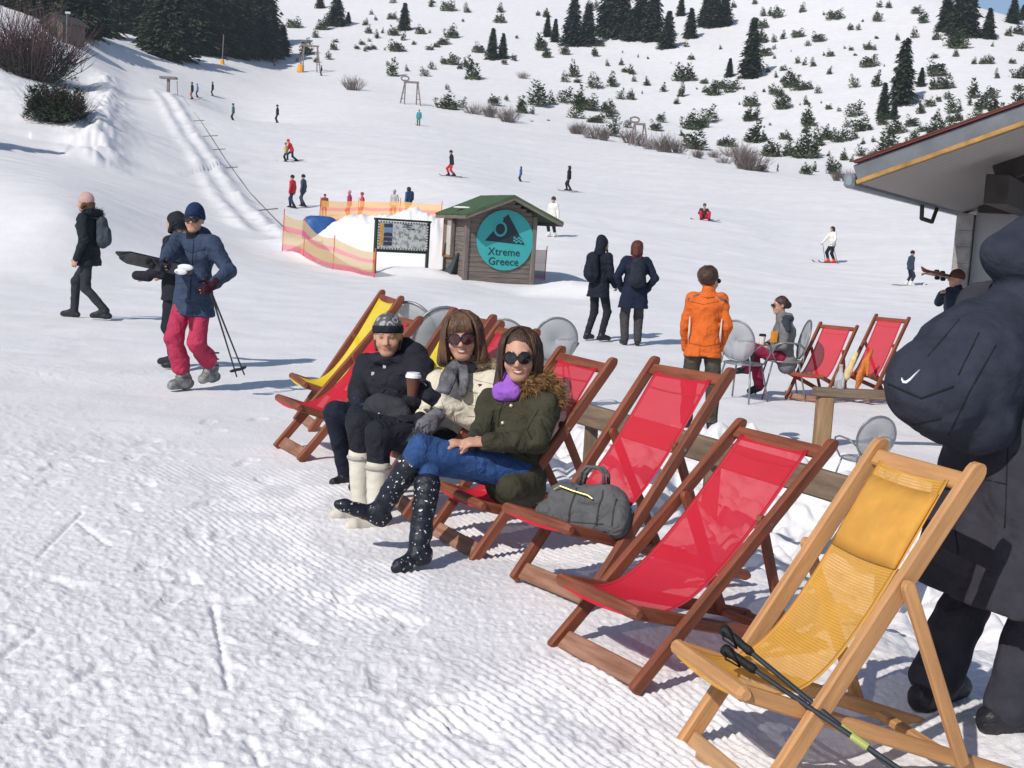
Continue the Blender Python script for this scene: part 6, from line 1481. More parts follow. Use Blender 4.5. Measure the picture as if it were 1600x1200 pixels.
    for i in range(26):
        x = -.055 + .11 * i / 25; pts = [f(x * .5, .05, .122), f(x * .9, .085, .095), f(x * 1.05, .097, .060), f(x * 1.12 + q.uniform(-.004, .004), .094, .030 + .0 * q.random() + abs(x) * .1)]
        m.tube(pts, [.004, .0055, .0045, .0012], 5, cap=False)
    m.build('hair_fringe', M_HAIRB, hr)
    glasses(c, B, s * 1.04, o, M_LENSR, round_=True)
    # paper cup in her gloved hand
    p = at(645, 606, 7.09); ax = V(0, 0, 1); cp = MB(); cp.tube([p - ax * .045, p + ax * .062], [.028, .040], 20); cp.smooth = False
    cu = cp.build('paper_cup', mat('brown_cup_card', (.12, .05, .03), .6, .15, 20), None, p); tag(cu, 'brown paper coffee cup with white lid in the black glove between the two women', 'cup')
    l = MB(); l.tube([p + ax * .058, p + ax * .072, p + ax * .074, p + ax * .086], [.044, .044, .040, .037], 20); l.build('lid', mat('white_plastic', (.8, .8, .8), .35, .02), cu, p)
woman_cream()

# ---- woman in the black jacket and patterned hat (first)
def woman_black():
    J = {'hip': at(612, 662, 7.98), 'chest': at(612, 600, 8.04), 'neck': at(610, 560, 8.04), 'head': at(606, 526, 7.98), 'shR': at(574, 574, 8.10), 'shL': at(654, 572, 7.95),
         'elR': at(561, 612, 7.98), 'wrR': at(561, 630, 7.84), 'elL': at(660, 622, 7.78), 'wrL': at(628, 640, 7.62),
         'hipR': at(594, 656, 8.0), 'hipL': at(626, 664, 7.92), 'knR': at(525, 645, 7.86), 'anR': at(541, 740, 8.06), 'toeR': at(531, 752, 8.02), 'knL': at(560, 652, 7.72), 'anL': at(572, 742, 7.86), 'toeL': at(560, 758, 7.80)}
    J = seated(J, V(.02, -1, -.06), V(-.05, 0, 1), 1.0, 1.03)
    J['hdR'] = at(566, 640, 7.76) - at(561, 630, 7.84); J['hnR'] = V(-.2, -.5, .8); J['hsR'] = 1
    J['hdL'] = at(612, 645, 7.58) - at(628, 640, 7.62); J['hnL'] = V(.1, -.7, .7); J['hsL'] = -1
    o, f = seat_body(J, curl=.6, label='woman in black puffy jacket and grey patterned knit hat, dark handbag on her lap')
    up = unit(J['neck'] - J['hip']); side = unit(J['shL'] - J['shR']); fw = unit(np.cross(up, side)); fw = fw if fw[1] < 0 else -fw; B3 = np.stack([side, fw, up], 1)
    P = [cap(J['chest'] - side * .06, J['chest'] + side * .06, .145, None, .05, (fw, 1.1)), cap(J['chest'], J['hip'], .162, .165, .05, (fw, 1.15)), cap(J['shR'], J['shL'], .080, None, .05), ell(J['neck'] + fw * .03 - up * .015, (.125, .105, .055), B3, .03), ell(J['neck'] - fw * .08 + up * .015 + side * .06, (.15, .09, .11), B3, .04), ell(J['neck'] + side * .15 - fw * .05 - up * .02, (.08, .08, .11), B3, .04)]
    for k in 'RL': P += [cap(J['sh' + k], J['el' + k], .082, .070, .035), cap(J['el' + k], J['wr' + k], .070, .052, .025)]
    jk = sdf('jacket', P, .009, [M_BLACKC], o, noise=[(.013, 8, 5, (1, 1, 2.4)), (.006, 20, 9, (1, 1, 1.6))])
    for q in ((583, 584), (601, 572)):
        m = MB(); p, n_ = stick(jk, J['base'], *q)
        if p is None: continue
        m.box(p, (.018, .006, .022)); m.build('metal_tag', mat('silver_tag', (.7, .7, .7), .3, .05, metal=.6), jk)
    T = [ell(J['hip'], (.15, .14, .12), None, .04)]
    for k in 'RL': T += [cap(J['hip' + k], J['kn' + k], .096, .074, .04), cap(J['kn' + k], J['an' + k], .072, .055, .03)]
    sdf('trousers', T, .009, [cloth('midnight_cloth', (.014, .018, .032), .2)], o, noise=[(.006, 12, 5, (1, 1, 1.6))])
    for k in 'RL':
        a, t = J['an' + k], J['toe' + k]; h = unit((t - a) * V(1, 1, .1)); hl = a - V(0, 0, .045) - h * .02
        sdf('boot', [cap(hl, t + h * .05, .044, .032, .03), cap(a, hl, .05, .046, .03)], .009, [M_BOOT], o)
    sdf('glove', hand_prims(J['wrR'], J['hdR'], J['hnR'], 1.18, 1, .6) + [cap(J['wrR'] + unit(J['elR'] - J['wrR']) * .05, J['wrR'], .045, .042, .01)], .006, [cloth('dark_blue_glove', (.025, .04, .13), .3)], o)
    sdf('glove', hand_prims(J['wrL'], J['hdL'], J['hnL'], 1.18, -1, .6), .006, [M_BLACKC], o)
    c, B, s = J['head'], J['hb'], J['hs_']
    Jh = {'head': c, 'hb': B, 's': s / 1.02, 'hs': s}
    # knitted hat: grey with pale rings, black brim
    mk = cloth('grey_knit', (.11, .11, .12), .2, .95, 20, .8, 90); N = mk.node_tree.nodes; L = mk.node_tree.links
    vo = N.new('ShaderNodeTexVoronoi'); vo.inputs['Scale'].default_value = 19; tc = N.new('ShaderNodeTexCoord'); L.new(tc.outputs['Object'], vo.inputs[0])
    r = N.new('ShaderNodeValToRGB'); r.color_ramp.interpolation = 'CONSTANT'; e = r.color_ramp.elements; e[0].color = (0, 0, 0, 1); e[0].position = 0; e[1].position = .22; e[1].color = (1, 1, 1, 1); k = e.new(.42); k.color = (0, 0, 0, 1); L.new(vo.outputs['Distance'], r.inputs[0])
    bs = N['Principled BSDF']; old = bs.inputs['Base Color'].links[0].from_socket; mx = N.new('ShaderNodeMix'); mx.data_type = 'RGBA'; L.new(r.outputs[0], mx.inputs['Factor']); L.new(old, mx.inputs['A']); mx.inputs['B'].default_value = (.36, .36, .37, 1); L.new(mx.outputs['Result'], bs.inputs['Base Color'])
    ht = sdf('knit_hat', beanie_prims(Jh, .030, .006, 1.03), .006, [mk], o, noise=[(.002, 60, 3, (1, 1, 1))])
    m = MB(); m.smooth = True
    rows = [[f(.088 * math.cos(t) * k, -.012 + .104 * math.sin(t) * k, z + .014 * math.sin(t)) for t in np.linspace(0, 6.2832, 33)] for z, k in ((.022, 1.0), (.030, 1.04), (.050, 1.05), (.066, 1.02))]
    m.sheet(rows, .004); m.build('hat_brim', M_BLACKC, ht)
    sdf('hair', [cap(f(.070, -.02, .0), f(.066, .0, -.075), .022, .016, .02), cap(f(-.070, -.02, .0), f(-.066, .0, -.075), .022, .016, .02), ell(f(0, -.05, -.02), V(.076, .066, .08), B, .02)], .007, [M_HAIRD], o, noise=[(.005, 26, 3, (1, 1, .35))])
    # handbag on the lap, yellow tag
    p = at(606, 638, 7.52)
    bag = empty('handbag', p - V(0, 0, .08), 0, 'dark grey soft handbag on the lap of the woman in black', 'handbag'); b0 = p - V(0, 0, .08)
    rt = basis(V(-.35, -.9, 0), V(.12, 0, 1))
    sdf('bag_body', [cap(rt @ V(-.075, 0, .05), rt @ V(.085, 0, .05), .075, .085, .03, (rt[:, 1], 1.5)), cap(rt @ V(-.06, 0, .11), rt @ V(.07, 0, .115), .05, .05, .03, (rt[:, 1], 1.6))], .007, [cloth('dark_grey_bag', (.030, .032, .038), .2, .7)], bag, noise=[(.007, 14, 3, (1, 1, 1))])
    m = MB(); m.tube([rt @ V(-.07, -.0, .14), rt @ V(-.03, 0, .19), rt @ V(.04, 0, .195), rt @ V(.08, 0, .14)], .008, 6); m.smooth = True; m.build('handle', M_BLACKC, bag)
    m = MB(); m.ball(rt @ V(.03, .06, .045), (.010, .005, .010), 8, 6); m.build('clasp', M_STEEL, bag)
    m = MB(); m.ball(at(577, 633, 7.66) - b0, (.016, .010, .020), 8, 6); m.smooth = True; m.build('yellow_tag', mat('yellow_plastic', (.75, .5, .02), .5, .1), bag)
woman_black()

# ------------------------------------------------------------------ things on the chairs
def grey_bag():
    M_GB = cloth('grey_canvas_bag', (.105, .105, .108), .18, .85, 10, .5, 70)
    p = at(916, 792, 5.74); b0 = p - V(0, 0, .13)
    e = empty('travel_bag', b0, 0, 'grey canvas bag with gold zip and two handles on a red deck chair', 'bag')
    yaw = R(54.8); b = V(math.sin(yaw), math.cos(yaw), 0); a = V(b[1], -b[0], 0); ax = unit(at(990, 780, 5.6) - at(850, 790, 5.9)); ax = unit(a * .75 + b * .45 + V(0, 0, .06)); u = unit(V(-.10, .25, .95)); u = unit(u - ax * (u @ ax)); fr = np.cross(u, ax)
    X = lambda x, y, z: ax * x + fr * y + u * z + V(0, 0, .14)
    sdf('bag_body', [cap(X(-.18, y, z), X(.18, y, z), r_, None, .055) for y in (-.055, .055) for z, r_ in ((-.085, .055), (-.02, .050))] + [cap(X(-.165, 0, .045), X(.155, 0, .055), .055, .055, .045, (fr, 1.1)), cap(X(-.13, 0, .09), X(.125, 0, .105), .036, .036, .035)], .007, [M_GB], e, noise=[(.014, 8, 3, (1.4, 1.4, .8)), (.008, 17, 4, (1, 1, 1)), (.003, 40, 5, (1, 1, 1))])
    sd = -1 if fr[1] > 0 else 1
    bd = e.children[0]; M_GS = cloth('dark_bag_binding', (.055, .055, .058))
    for x in (-.045, .10): seam(bd, [X(x, sd * .2, .10), X(x, sd * .2, .02), X(x, sd * .2, -.10)], fr * -sd, .006, M_GS, 'handle_strap', e)
    seam(bd, [X(-.20, sd * .2, -.075), X(.20, sd * .2, -.07)], fr * -sd, .004, M_GS, 'bottom_seam', e)
    seam(bd, [X(.175, sd * .2, .06), X(.18, sd * .2, -.10)], fr * -sd, .005, M_GS, 'side_binding', e)
    m = MB(); m.tube([X(x, sd * (.070 + .0 * x), z) for x, z in ((-.15, .085), (-.12, .105), (-.05, .085), (.03, .068), (.055, .052))], .004, 6); m.build('zip', mat('gold_zip', (.62, .47, .16), .35, .1, metal=.5), e)
    for y in (-.03, .035):
        m = MB(); m.tube([X(-.035, y, .125), X(-.03, y * 1.1, .185), X(.0, y * 1.2, .215), X(.06, y * 1.2, .215), X(.09, y * 1.1, .185), X(.095, y, .13)], .010, 7); m.smooth = True; m.build('handle', M_GB, e)
    m = MB(); m.tube([X(.20, .0, .03), X(.235, .0, .0), X(.225, .0, -.08), X(.19, .0, -.11)], .011, 7); m.smooth = True; m.build('side_strap', M_GB, e)
    m = MB(); m.ball(X(.17, -sd * .02 + sd * .02, -.12), (.05, .03, .02), 8, 6); m.smooth = True; m.build('bag_foot', M_BLACKC, e)
grey_bag()
for o_ in list(COL.objects):
    if o_.name == 'travel_bag': o_.scale = (.92, .92, .88)
M_POLE = mat('dark_grey_pole', (.045, .050, .055), .35, .15, 20, metal=.4); M_GRIP = mat('black_rubber_grip', (.012, .012, .014), .6, .2, 30, .4, 120)
def trekking_pole(h0, p1, ln, label):
    d = unit(p1 - h0); base = h0 + d * ln
    e = empty('trekking_pole', base, 0, label, 'trekking pole', 'trekking poles on the amber deck chair')
    u = unit(np.cross(d, V(0, 0, 1))); g = MB(); g.smooth = True
    g.tube([h0 + d * t for t in (0, .006, .02, .035, .05, .075, .10, .125, .14)], [.008, .018, .021, .017, .014, .0155, .0135, .0155, .011], 10); g.build('grip', M_GRIP, e, base)
    m = MB(); m.tube([h0 + d * .13, h0 + d * .52], .0088, 8); m.build('upper_shaft', M_POLE, e, base)
    m = MB(); m.tube([h0 + d * .50, h0 + d * .56], .0115, 8); m.build('lock_collar', mat('lime_plastic', (.38, .42, .12), .5, .1), e, base)
    m = MB(); m.tube([h0 + d * .55, h0 + d * (ln - .05)], .0072, 8); m.build('lower_shaft', M_POLE, e, base)
    m = MB(); m.tube([h0 + d * (ln - .05), h0 + d * ln], [.006, .002], 8); m.build('tip', M_STEEL, e, base)
    m = MB(); m.smooth = True; m.tube([h0 + d * .02 + u * .015, h0 + d * .05 + u * .05, h0 + d * .10 + u * .04, h0 + d * .03 - u * .0 + V(0, 0, .02)], .004, 5); m.build('wrist_strap', M_GRIP, e, base)
trekking_pole(at(1126, 980, 4.10), at(1262, 1092, 3.87), 1.02, 'dark trekking pole lying across the amber deck chair, grip further up the seat')
trekking_pole(at(1128, 1012, 4.06), at(1266, 1106, 3.84), 1.02, 'dark trekking pole lying across the amber deck chair, grip nearer the front bar')
def orange_jacket():
    p = at(1352, 556, 16.9); b0 = p - V(0, 0, .4)
    P = [cap(V(.12, .06, .62), V(.0, .02, .36), .045, .075, .05, (V(.8, -.6, 0), 1.8)), cap(V(.0, .02, .36), V(-.06, .0, .12), .085, .10, .05, (V(.8, -.6, 0), 1.8)), cap(V(-.04, .0, .2), V(-.10, -.02, -.02), .07, .05, .04, (V(.8, -.6, 0), 1.5)), cap(V(.05, .0, .46), V(.06, -.03, .20), .04, .035, .04)]
    P = [cap(p_[1] * .75, p_[2] * .75, p_[3] * .75, p_[4] * .75, .04, p_[6]) for p_ in P]; o = sdf('draped_jacket', P, .012, [cloth('orange_brown_cloth', (.55, .17, .04), .3)], None, b0, noise=FOLD); tag(o, 'orange jacket hanging over the left rail of a distant red deck chair', 'jacket')
    sdf('lining', [cap(V(-.13, -.02, .42), V(-.24, -.04, .1), .035, .05, .02)], .012, [cloth('yellow_cream_cloth', (.6, .48, .25), .2)], o, noise=FOLD)
orange_jacket()
# ------------------------------------------------------------------ the other people on the terrace
def put(px, py, zoff=None, y=None):
    p = on_ground(px, py) if y is None else None
    if y is not None:
        p = at(px, py, y); p[2] = H(p[0], p[1])
    return p
def backpack(base, J, rz, label, m, sc=1.0, parent=None, extra=None):
    fy = unit(J['T'](J['hip'] + V(0, 1, 0)) - J['hip']); up = unit(J['neck'] - J['hip']); s = J['s'] * sc; rt = np.cross(fy, up)
    c = J['chest'] - fy * .20 * J['s'] - up * .06
    o = sdf('backpack', [cap(c + up * .12 * s, c - up * .14 * s, .125 * s, .145 * s, .04, (fy, 1.5)), cap(c - fy * .08 * s - up * .02 * s, c - fy * .08 * s - up * .14 * s, .09 * s, .10 * s, .03, (fy, 1.6))], .012, [m], None, base, rz, noise=FOLD2)
    tag(o, label, 'backpack')
    mb = MB()
    for sg in (-1, 1): mb.tube([c + rt * sg * .07 + up * .18 * s - fy * -.0, J['sh' + ('R' if sg > 0 else 'L')] * .5 + J['neck'] * .5 + up * .05 * s, J['chest'] + rt * sg * .10 + fy * .13 * J['s'] + up * .02, J['waist'] + rt * sg * .14 + fy * .02]
                               , .016, 6)
    mb.smooth = True; mb.build('strap', m, o)
    return o
# woman with pink hat walking left, backpack
def pink_hat():
    base = put(137, 499); hp = 188; Ht = hp * math.hypot(base[0], base[1]) / FPX; rz = R(84)
    J = stand(Ht, .06, ((.09, .26), (-.09, -.26)), ((.27, .22, .90), (-.25, .06, .86)), fem=True, lift=(0, .05), bend=.035, head=(.06, 1, -.02))
    jk, hem = jacket_prims(J, .44, 1.02, True, flare=1.05)
    Mj = cloth('dark_teal_black_cloth', (.014, .019, .026), .2)
    o = person(base, J, rz, 'woman in a pale pink hat and dark parka walking left across the snow, small backpack', {'parts': [('parka', jk, Mj, FOLD), ('leggings', trouser_prims(J, .93), cloth('dark_grey_knit', (.030, .032, .042), .2), FOLD2),
        ('boot', boot_prims(J, 'R', .08), M_BOOT, None), ('boot', boot_prims(J, 'L', .08), M_BOOT, None), ('knit_hat', beanie_prims(J, -.005, .006, 1.04), cloth('pale_pink_knit', (.50, .33, .30), .1, .95, 20, .6, 80), [(.002, 50, 3, (1, 1, 1))]), ('hair', hair_prims(J, .06, .95) + [plane(J['head'] + V(0, 0, .02), (0, 0, 1))], M_HAIRB, None)]})
    fy = V(0, 1, 0); n = J['neck']; sx = J['s']
    fur_ring([n + V(.11, .02, .02), n + V(.12, -.10, .05), n + V(0, -.19, .03), n + V(-.12, -.10, .05), n + V(-.11, .02, .02)], .05, 1500, .045, Mj, 'hood_trim', o, 3)
    backpack(base, J, rz, 'small grey blue backpack on the woman in the pink hat', cloth('grey_blue_cloth', (.055, .070, .085), .2), .82)
pink_hat()
def ski_pair(a, b, label, loc, color, group=None, tipup=.035, roll=60):
    """two skis laid sole to sole, from tail a to tip b, with bindings"""
    d = unit(b - a); ln = np.linalg.norm(b - a); u = unit(V(0, 0, 1) - d * d[2]); sd = np.cross(d, u); cr, sr = math.cos(R(roll)), math.sin(R(roll)); u, sd = u * cr + sd * sr, sd * cr - u * sr
    for k, off in ((0, .014), (1, -.014)):
        e = empty('ski', loc, 0, label[k], 'ski', group); m = MB(); rows = []
        for t in np.linspace(0, 1, 15):
            w_ = .055 if .08 < t < .9 else .040 * (.4 + .6 * min(t / .08, 1)) if t <= .08 else .05 * max(.15, (1 - t) / .1)
            z = (1 if k == 0 else -1) * tipup * max(0, (t - .86) / .14) ** 2; rows.append([a + d * ln * t + u * (off + z) + sd * w_ * j for j in (-1, -.3, .3, 1)])
        m.sheet(rows, .012); m.build('blade', color, e, loc)
        for t in (.42, .58):
            m = MB(); m.beam(a + d * ln * (t - .035) + u * (off + (.035 if k == 0 else -.035)), a + d * ln * (t + .035) + u * (off + (.035 if k == 0 else -.035)), .06, .05, up=u, ch=.012); m.build('binding', M_BLACKC, e, loc)
# skier in navy jacket and crimson trousers, carrying skis and poles
def navy_skier():
    base = put(298, 608); Ht = 1.74; rz = R(158)
    F = lambda p: np.array([p[0] * math.cos(-rz) - p[1] * math.sin(-rz), p[0] * math.sin(-rz) + p[1] * math.cos(-rz), p[2]])
    loc = lambda px, py, y: F(at(px, py, y) - base)
    J = stand(Ht, .0, ((.05, .06), (-.07, -.20)), (tuple(loc(258, 412, 11.55)), tuple(loc(332, 445, 11.72))), lift=(0, .11), bend=.02, head=tuple(F(V(-.02, -1, .02))))
    Mj = cloth('navy_ski_jacket', (.040, .058, .105), .16, .8); Mt = cloth('crimson_ski_trousers', (.42, .035, .085), .15, .75)
    jk, hem = jacket_prims(J, .415, 1.06, True, flare=1.04, sleeve=1.12)
    tr = trouser_prims(J, 1.18, .30, 1.3)
    o = person(base, J, rz, 'skier in navy jacket, crimson trousers and blue cap, carrying skis and two poles', {'hands': True, 'parts': [('ski_jacket', jk, Mj, FOLD), ('ski_trousers', tr, Mt, [(.012, 9, 5, (1, 1, 1.8)), (.006, 22, 6, (1, 1, 1.5))]),
        ('knit_hat', beanie_prims(J, .002, .012, 1.05), cloth('navy_knit', (.016, .030, .085), .3, .95), [(.002, 50, 3, (1, 1, 1))])]}, .012)
    Mb = mat('grey_ski_boot_shell', (.15, .165, .16), .45, .5, 14, col2=(.36, .37, .36, 1))
    for k in 'RL':
        b = sdf('ski_boot', boot_prims(J, k, .24, 1.22), .012, [Mb], o, noise=[(.006, 14, 3, (1, 1, 3))])
        a = J['an' + k]; fwd = unit((J['toe' + k] - a) * V(1, 1, 0))
        for z in (.02, .08, .14):
            m = MB(); m.tube([a + V(0, 0, z) + fwd * .078 * math.cos(t) + np.cross(fwd, V(0, 0, 1)) * .080 * math.sin(t) for t in np.linspace(-1.3, 1.3, 9)], .009, 5); m.build('buckle', mat('dark_buckle', (.05, .05, .055), .4, .1), b)
    Mg = cloth('dark_red_glove', (.045, .010, .018), .3)
    for k, sg in (('R', 1), ('L', -1)):
        d = unit(J['wr' + k] - J['el' + k]); sdf('glove', [cap(J['wr' + k] - d * .04, J['wr' + k] + d * .02, .052, .048, .02)] + hand_prims(J['wr' + k], d, V(sg, 0, .2), 1.25, sg, 1.0), .009, [Mg if k == 'L' else M_BLACKC], o)
    glasses(J['head'], J['hb'], J['s'] * 1.06, o, M_LENS)
    sdf('inner_collar', [cap(J['neck'] + V(0, .03, .0), J['neck'] + V(0, .04, .035), .075, .065, .02)], .010, [M_BLACKC], o)
    jo = PARTS[o.name]['ski_jacket']; M_NS = cloth('navy_seam', (.018, .026, .05))
    for pts, r_, nm in (([(303, 375), (300, 420), (296, 478)], .006, 'zip'), ([(322, 400), (330, 425)], .004, 'seam'), ([(268, 455), (288, 462)], .005, 'pocket_flap'), ([(306, 458), (322, 455)], .005, 'pocket_flap'), ([(278, 385), (300, 395), (325, 388)], .004, 'seam')):
        q_ = [p for p in (stick(jo, base, *t)[0] for t in pts) if p is not None]
        if len(q_) > 1: seam(jo, q_, F(unit(ray(*pts[0]))), r_, M_NS, nm, jo)
    p = loc(286, 421, 11.50); m = MB()
    dx = unit(F(V(1, 0, 0))); nn = unit(F(V(-.15, -1, .1))); up = V(0, 0, 1)
    for r_, z, w_ in ((.055, .02, .075), (.05, -.02, .06)): m.ball(p + up * z + dx * .02 * (1 if z > 0 else -1), (w_, .016, .03), 10, 6, rot=np.stack([dx, nn, up], 1))
    m.smooth = True; m.build('white_badge', mat('white_reflective', (.75, .76, .78), .4, .04), o)
    # skis under the right arm
    ski_pair(at(300, 425, 11.85), at(184, 399, 11.25), ('upper dark ski of the pair under the navy skier\'s arm', 'lower dark ski of the pair under the navy skier\'s arm'), at(258, 415, 11.6), mat('black_grey_ski', (.022, .022, .026), .3, .5, 6, col2=(.10, .095, .10, 1), coat=.4), 'skis under the arm of the navy skier')
    h = at(326, 446, 11.70)
    for (tx, ty), lab in (((367, 579), 'left one of the two thin ski poles in the navy skier\'s hand'), ((379, 576), 'right one of the two thin ski poles in the navy skier\'s hand')):
        t = at(tx, ty, 11.85 + (tx - 367) * .01); t2 = h + (at(tx + 3, ty + 10, 11.85) - h)
        e = empty('ski_pole', t2, 0, lab, 'ski pole', 'ski poles of the navy skier'); top = h - (t2 - h) * .10
        m = MB(); m.tube([top, t2], [.010, .007], 7); m.build('shaft', M_POLE, e, t2)
        m = MB(); m.tube([top - (t2 - h) * .0, top + (t2 - h) * .12], [.017, .014], 8); m.build('grip', M_GRIP, e, t2)
        c = h + (t2 - h) * .92; d = unit(t2 - h); m = MB(); m.tube([c, c + d * .012], [.050, .042], 12); m.build('basket', M_GRIP, e, t2)
navy_skier()
# dark haired companion half hidden behind the skier
def companion():
    base = put(0, 0, y=None) if False else None
    p = at(274, 505, 13.6); base = V(p[0], p[1], H(p[0], p[1])); rz = R(75)
    J = stand(1.66, .02, ((.10, .1), (-.10, -.1)), ((.26, .30, 1.0), (-.24, .22, 1.0)), fem=True, head=(.1, 1, 0))
    jk, _ = jacket_prims(J, .44, 1.02, True)
    o = person(base, J, rz, 'dark haired person in a black fur-hooded jacket half hidden behind the navy skier', {'parts': [('jacket', jk, M_BLACKC, FOLD), ('trousers', trouser_prims(J, 1.0), M_BLACKC, FOLD2), ('boot', boot_prims(J, 'R'), M_BOOT, None), ('boot', boot_prims(J, 'L'), M_BOOT, None), ('hair', hair_prims(J, .10, 1.08), M_BLACKC, [(.006, 22, 3, (1, 1, .4))]),
        ('glove', [cap(J['wrR'] - V(0, .02, 0), J['wrR'] + V(0, .12, 0), .058, .05)], M_BLACKC, None), ('glove', [cap(J['wrL'] - V(0, .02, 0), J['wrL'] + V(0, .12, 0), .058, .05)], M_BLACKC, None)], 'hands': False})
    n = J['neck']; fur_ring([n + V(.12, .03, -.04), n + V(.13, -.09, .03), n + V(0, -.17, .06), n + V(-.13, -.09, .03), n + V(-.12, .03, -.04)], .035, 900, .04, mat('pale_brown_fur', (.32, .23, .15), .8, .4, 30), 'fur_trim', o, 4)
companion()
# standing couple, backs turned
def couple():
    base = put(930, 532); Ht = 162 * math.hypot(base[0], base[1]) / FPX; rz = R(-45)
    J = stand(Ht, .0, ((.10, .05), (-.12, -.05)), ((.17, .20, .92), (-.20, .16, .92)), fem=True, head=(.2, 1, -.05))
    jk, _ = jacket_prims(J, .42, 1.05, False); c, B, s = J['head'], J['hb'], J['s']
    hood = [ell(c + B @ V(0, -.02, .03), V(.105, .125, .125), B, .02), cap(c - V(0, .05, .05), J['neck'] - V(0, .05, .03), .10, .11, .03), ell(c + B @ V(0, -.05, .11), V(.06, .07, .06), B, .05), cut(c + B @ V(0, .11, -.02), V(.065, .08, .09), B, .01)]
    M1 = cloth('blue_black_parka', (.012, .015, .026), .2)
    o = person(base, J, rz, 'person with the hood up in a blue black parka, backpack on, standing side on', {'parts': [('parka', jk, M1, FOLD), ('hood', hood, M1, FOLD2), ('trousers', trouser_prims(J, .95), M_BLACKC, FOLD2), ('boot', boot_prims(J, 'R', .2), M_BOOT, None), ('boot', boot_prims(J, 'L', .2), M_BOOT, None), ('hair', [cap(c + B @ V(.03, .07, -.05), c + B @ V(.05, .10, -.16), .03, .02)], M_HAIRR, None)]})
    backpack(base, J, rz, 'dark round backpack on the hooded person by the slope', M1, .95)
    base = put(985, 540); Ht = 163 * math.hypot(base[0], base[1]) / FPX; rz = R(4)
    J = stand(Ht, .0, ((.105, .0), (-.105, .0)), ((.20, .06, .90), (-.20, .06, .90)), fem=True, head=(.15, 1, -.1)); J['elR'] = J['elR'] + V(.06, 0, 0); J['elL'] = J['elL'] - V(.06, 0, 0)
    jk, _ = jacket_prims(J, .36, 1.14, False, flare=1.1); M2 = cloth('midnight_blue_coat', (.011, .016, .036), .2)
    o = person(base, J, rz, 'red haired woman in a midnight blue coat standing with her back turned', {'parts': [('coat', jk, M2, FOLD), ('trousers', trouser_prims(J, 1.15), M_CHAR, FOLD2), ('boot', boot_prims(J, 'R', .2), M_BOOT, None), ('boot', boot_prims(J, 'L', .2), M_BOOT, None), ('hair', hair_prims(J, .10, 1.1), M_HAIRR, [(.006, 22, 3, (1, 1, .4))]), ('scarf', [cap(J['neck'] + V(.04, -.05, .02), J['neck'] + V(-.04, -.05, .02), .065)], cloth('crimson_scarf', (.20, .012, .04), .2), FOLD2)]})
    backpack(base, J, rz, 'flat dark backpack on the red haired woman', cloth('blue_black_pack', (.018, .024, .036), .25), .95)
couple()
# man in the orange jacket
def orange_man():
    p = at(1087, 700, 12.1); base = V(p[0], p[1], H(p[0], p[1])); top = at(1100, 417, 12.1)[2]; Ht = (top - base[2]) / 1.0; rz = R(-8)
    J = stand(Ht, .0, ((.14, .0), (-.12, .02)), ((.17, .12, .86), (-.19, .12, .84)), head=(.55, 1, -.06), hsc=1.12); J['head'] = J['head'] - V(0, 0, .015); J['shR'] = J['shR'] - V(.03, 0, .0); J['shL'] = J['shL'] + V(.03, 0, 0);
    jk, _ = jacket_prims(J, .45, .95, False, flare=1.08); Mo = cloth('orange_soft_shell', (.66, .135, .022), .1, .7); Mg = cloth('grey_patch_cloth', (.20, .12, .11), .15)
    c, B, s = J['head'], J['hb'], 1.14
    o = person(base, J, rz, 'short haired man in orange jacket and camouflage trousers, back turned', {'parts': [('jacket', jk, Mo, FOLD), ('trousers', trouser_prims(J, 1.16), mat('camouflage_cloth', (.035, .030, .022), .9, .3, 9, .3, 40, col2=(.11, .095, .065, 1)), FOLD), ('boot', boot_prims(J, 'R'), M_BOOT, None), ('boot', boot_prims(J, 'L'), M_BOOT, None), ('hair', [ell(c + B @ V(0, -.022, .036) * s, V(.086, .098, .088) * s, B, .02), cut(c + B @ V(0, .095, -.04) * s, V(.075, .09, .10) * s, B, .01), plane(c + B @ V(0, -.05, -.055) * s, -B[:, 2])], M_HAIRD, [(.007, 40, 3, (1, 1, 1))])]}, .011)
    glasses(c, B, s, o, M_LENS, round_=False)
    for sg in (-1, 1):
        k = 'R' if sg > 0 else 'L'
        m = MB(); m.smooth = True; a = J['sh' + k]; m.tube([a + V(-sg * .06, -.050, .036), a + V(-sg * .01, -.058, .012), a + V(sg * .045, -.048, -.018)], [.008, .018, .012], 6); m.build('shoulder_patch', Mg, o)
        m = MB(); m.tube([J['chest'] + V(sg * .150, -.075, -.08), J['waist'] + V(sg * .145, -.072, -.02), J['hip'] + V(sg * .150, -.07, .03)], [.006, .012, .006], 6); m.smooth = True; m.build('side_piping', mat('pale_piping', (.6, .55, .5), .6, .1), o)
    jo = PARTS[o.name]['jacket']; M_OS2 = cloth('rust_seam', (.40, .07, .015)); vd = np.array([[math.cos(-rz), -math.sin(-rz), 0], [math.sin(-rz), math.cos(-rz), 0], [0, 0, 1]]) @ unit(ray(1100, 500))
    for pts in ([(1075, 470), (1100, 476), (1128, 470)], [(1074, 535), (1100, 541), (1130, 536)], [(1085, 450), (1076, 500), (1078, 545)], [(1120, 450), (1130, 500), (1128, 545)]):
        q_ = [p for p in (stick(jo, base, *t)[0] for t in pts) if p is not None]
        if len(q_) > 1: seam(jo, q_, vd, .004, M_OS2, 'seam', jo)
    m = MB(); m.tube([J['neck'] + V(-.06, -.065, -.02), J['neck'] + V(0, -.088, -.025), J['neck'] + V(.06, -.065, -.02)], .006, 5); m.smooth = True; m.build('collar_seam', Mo, o)
orange_man()
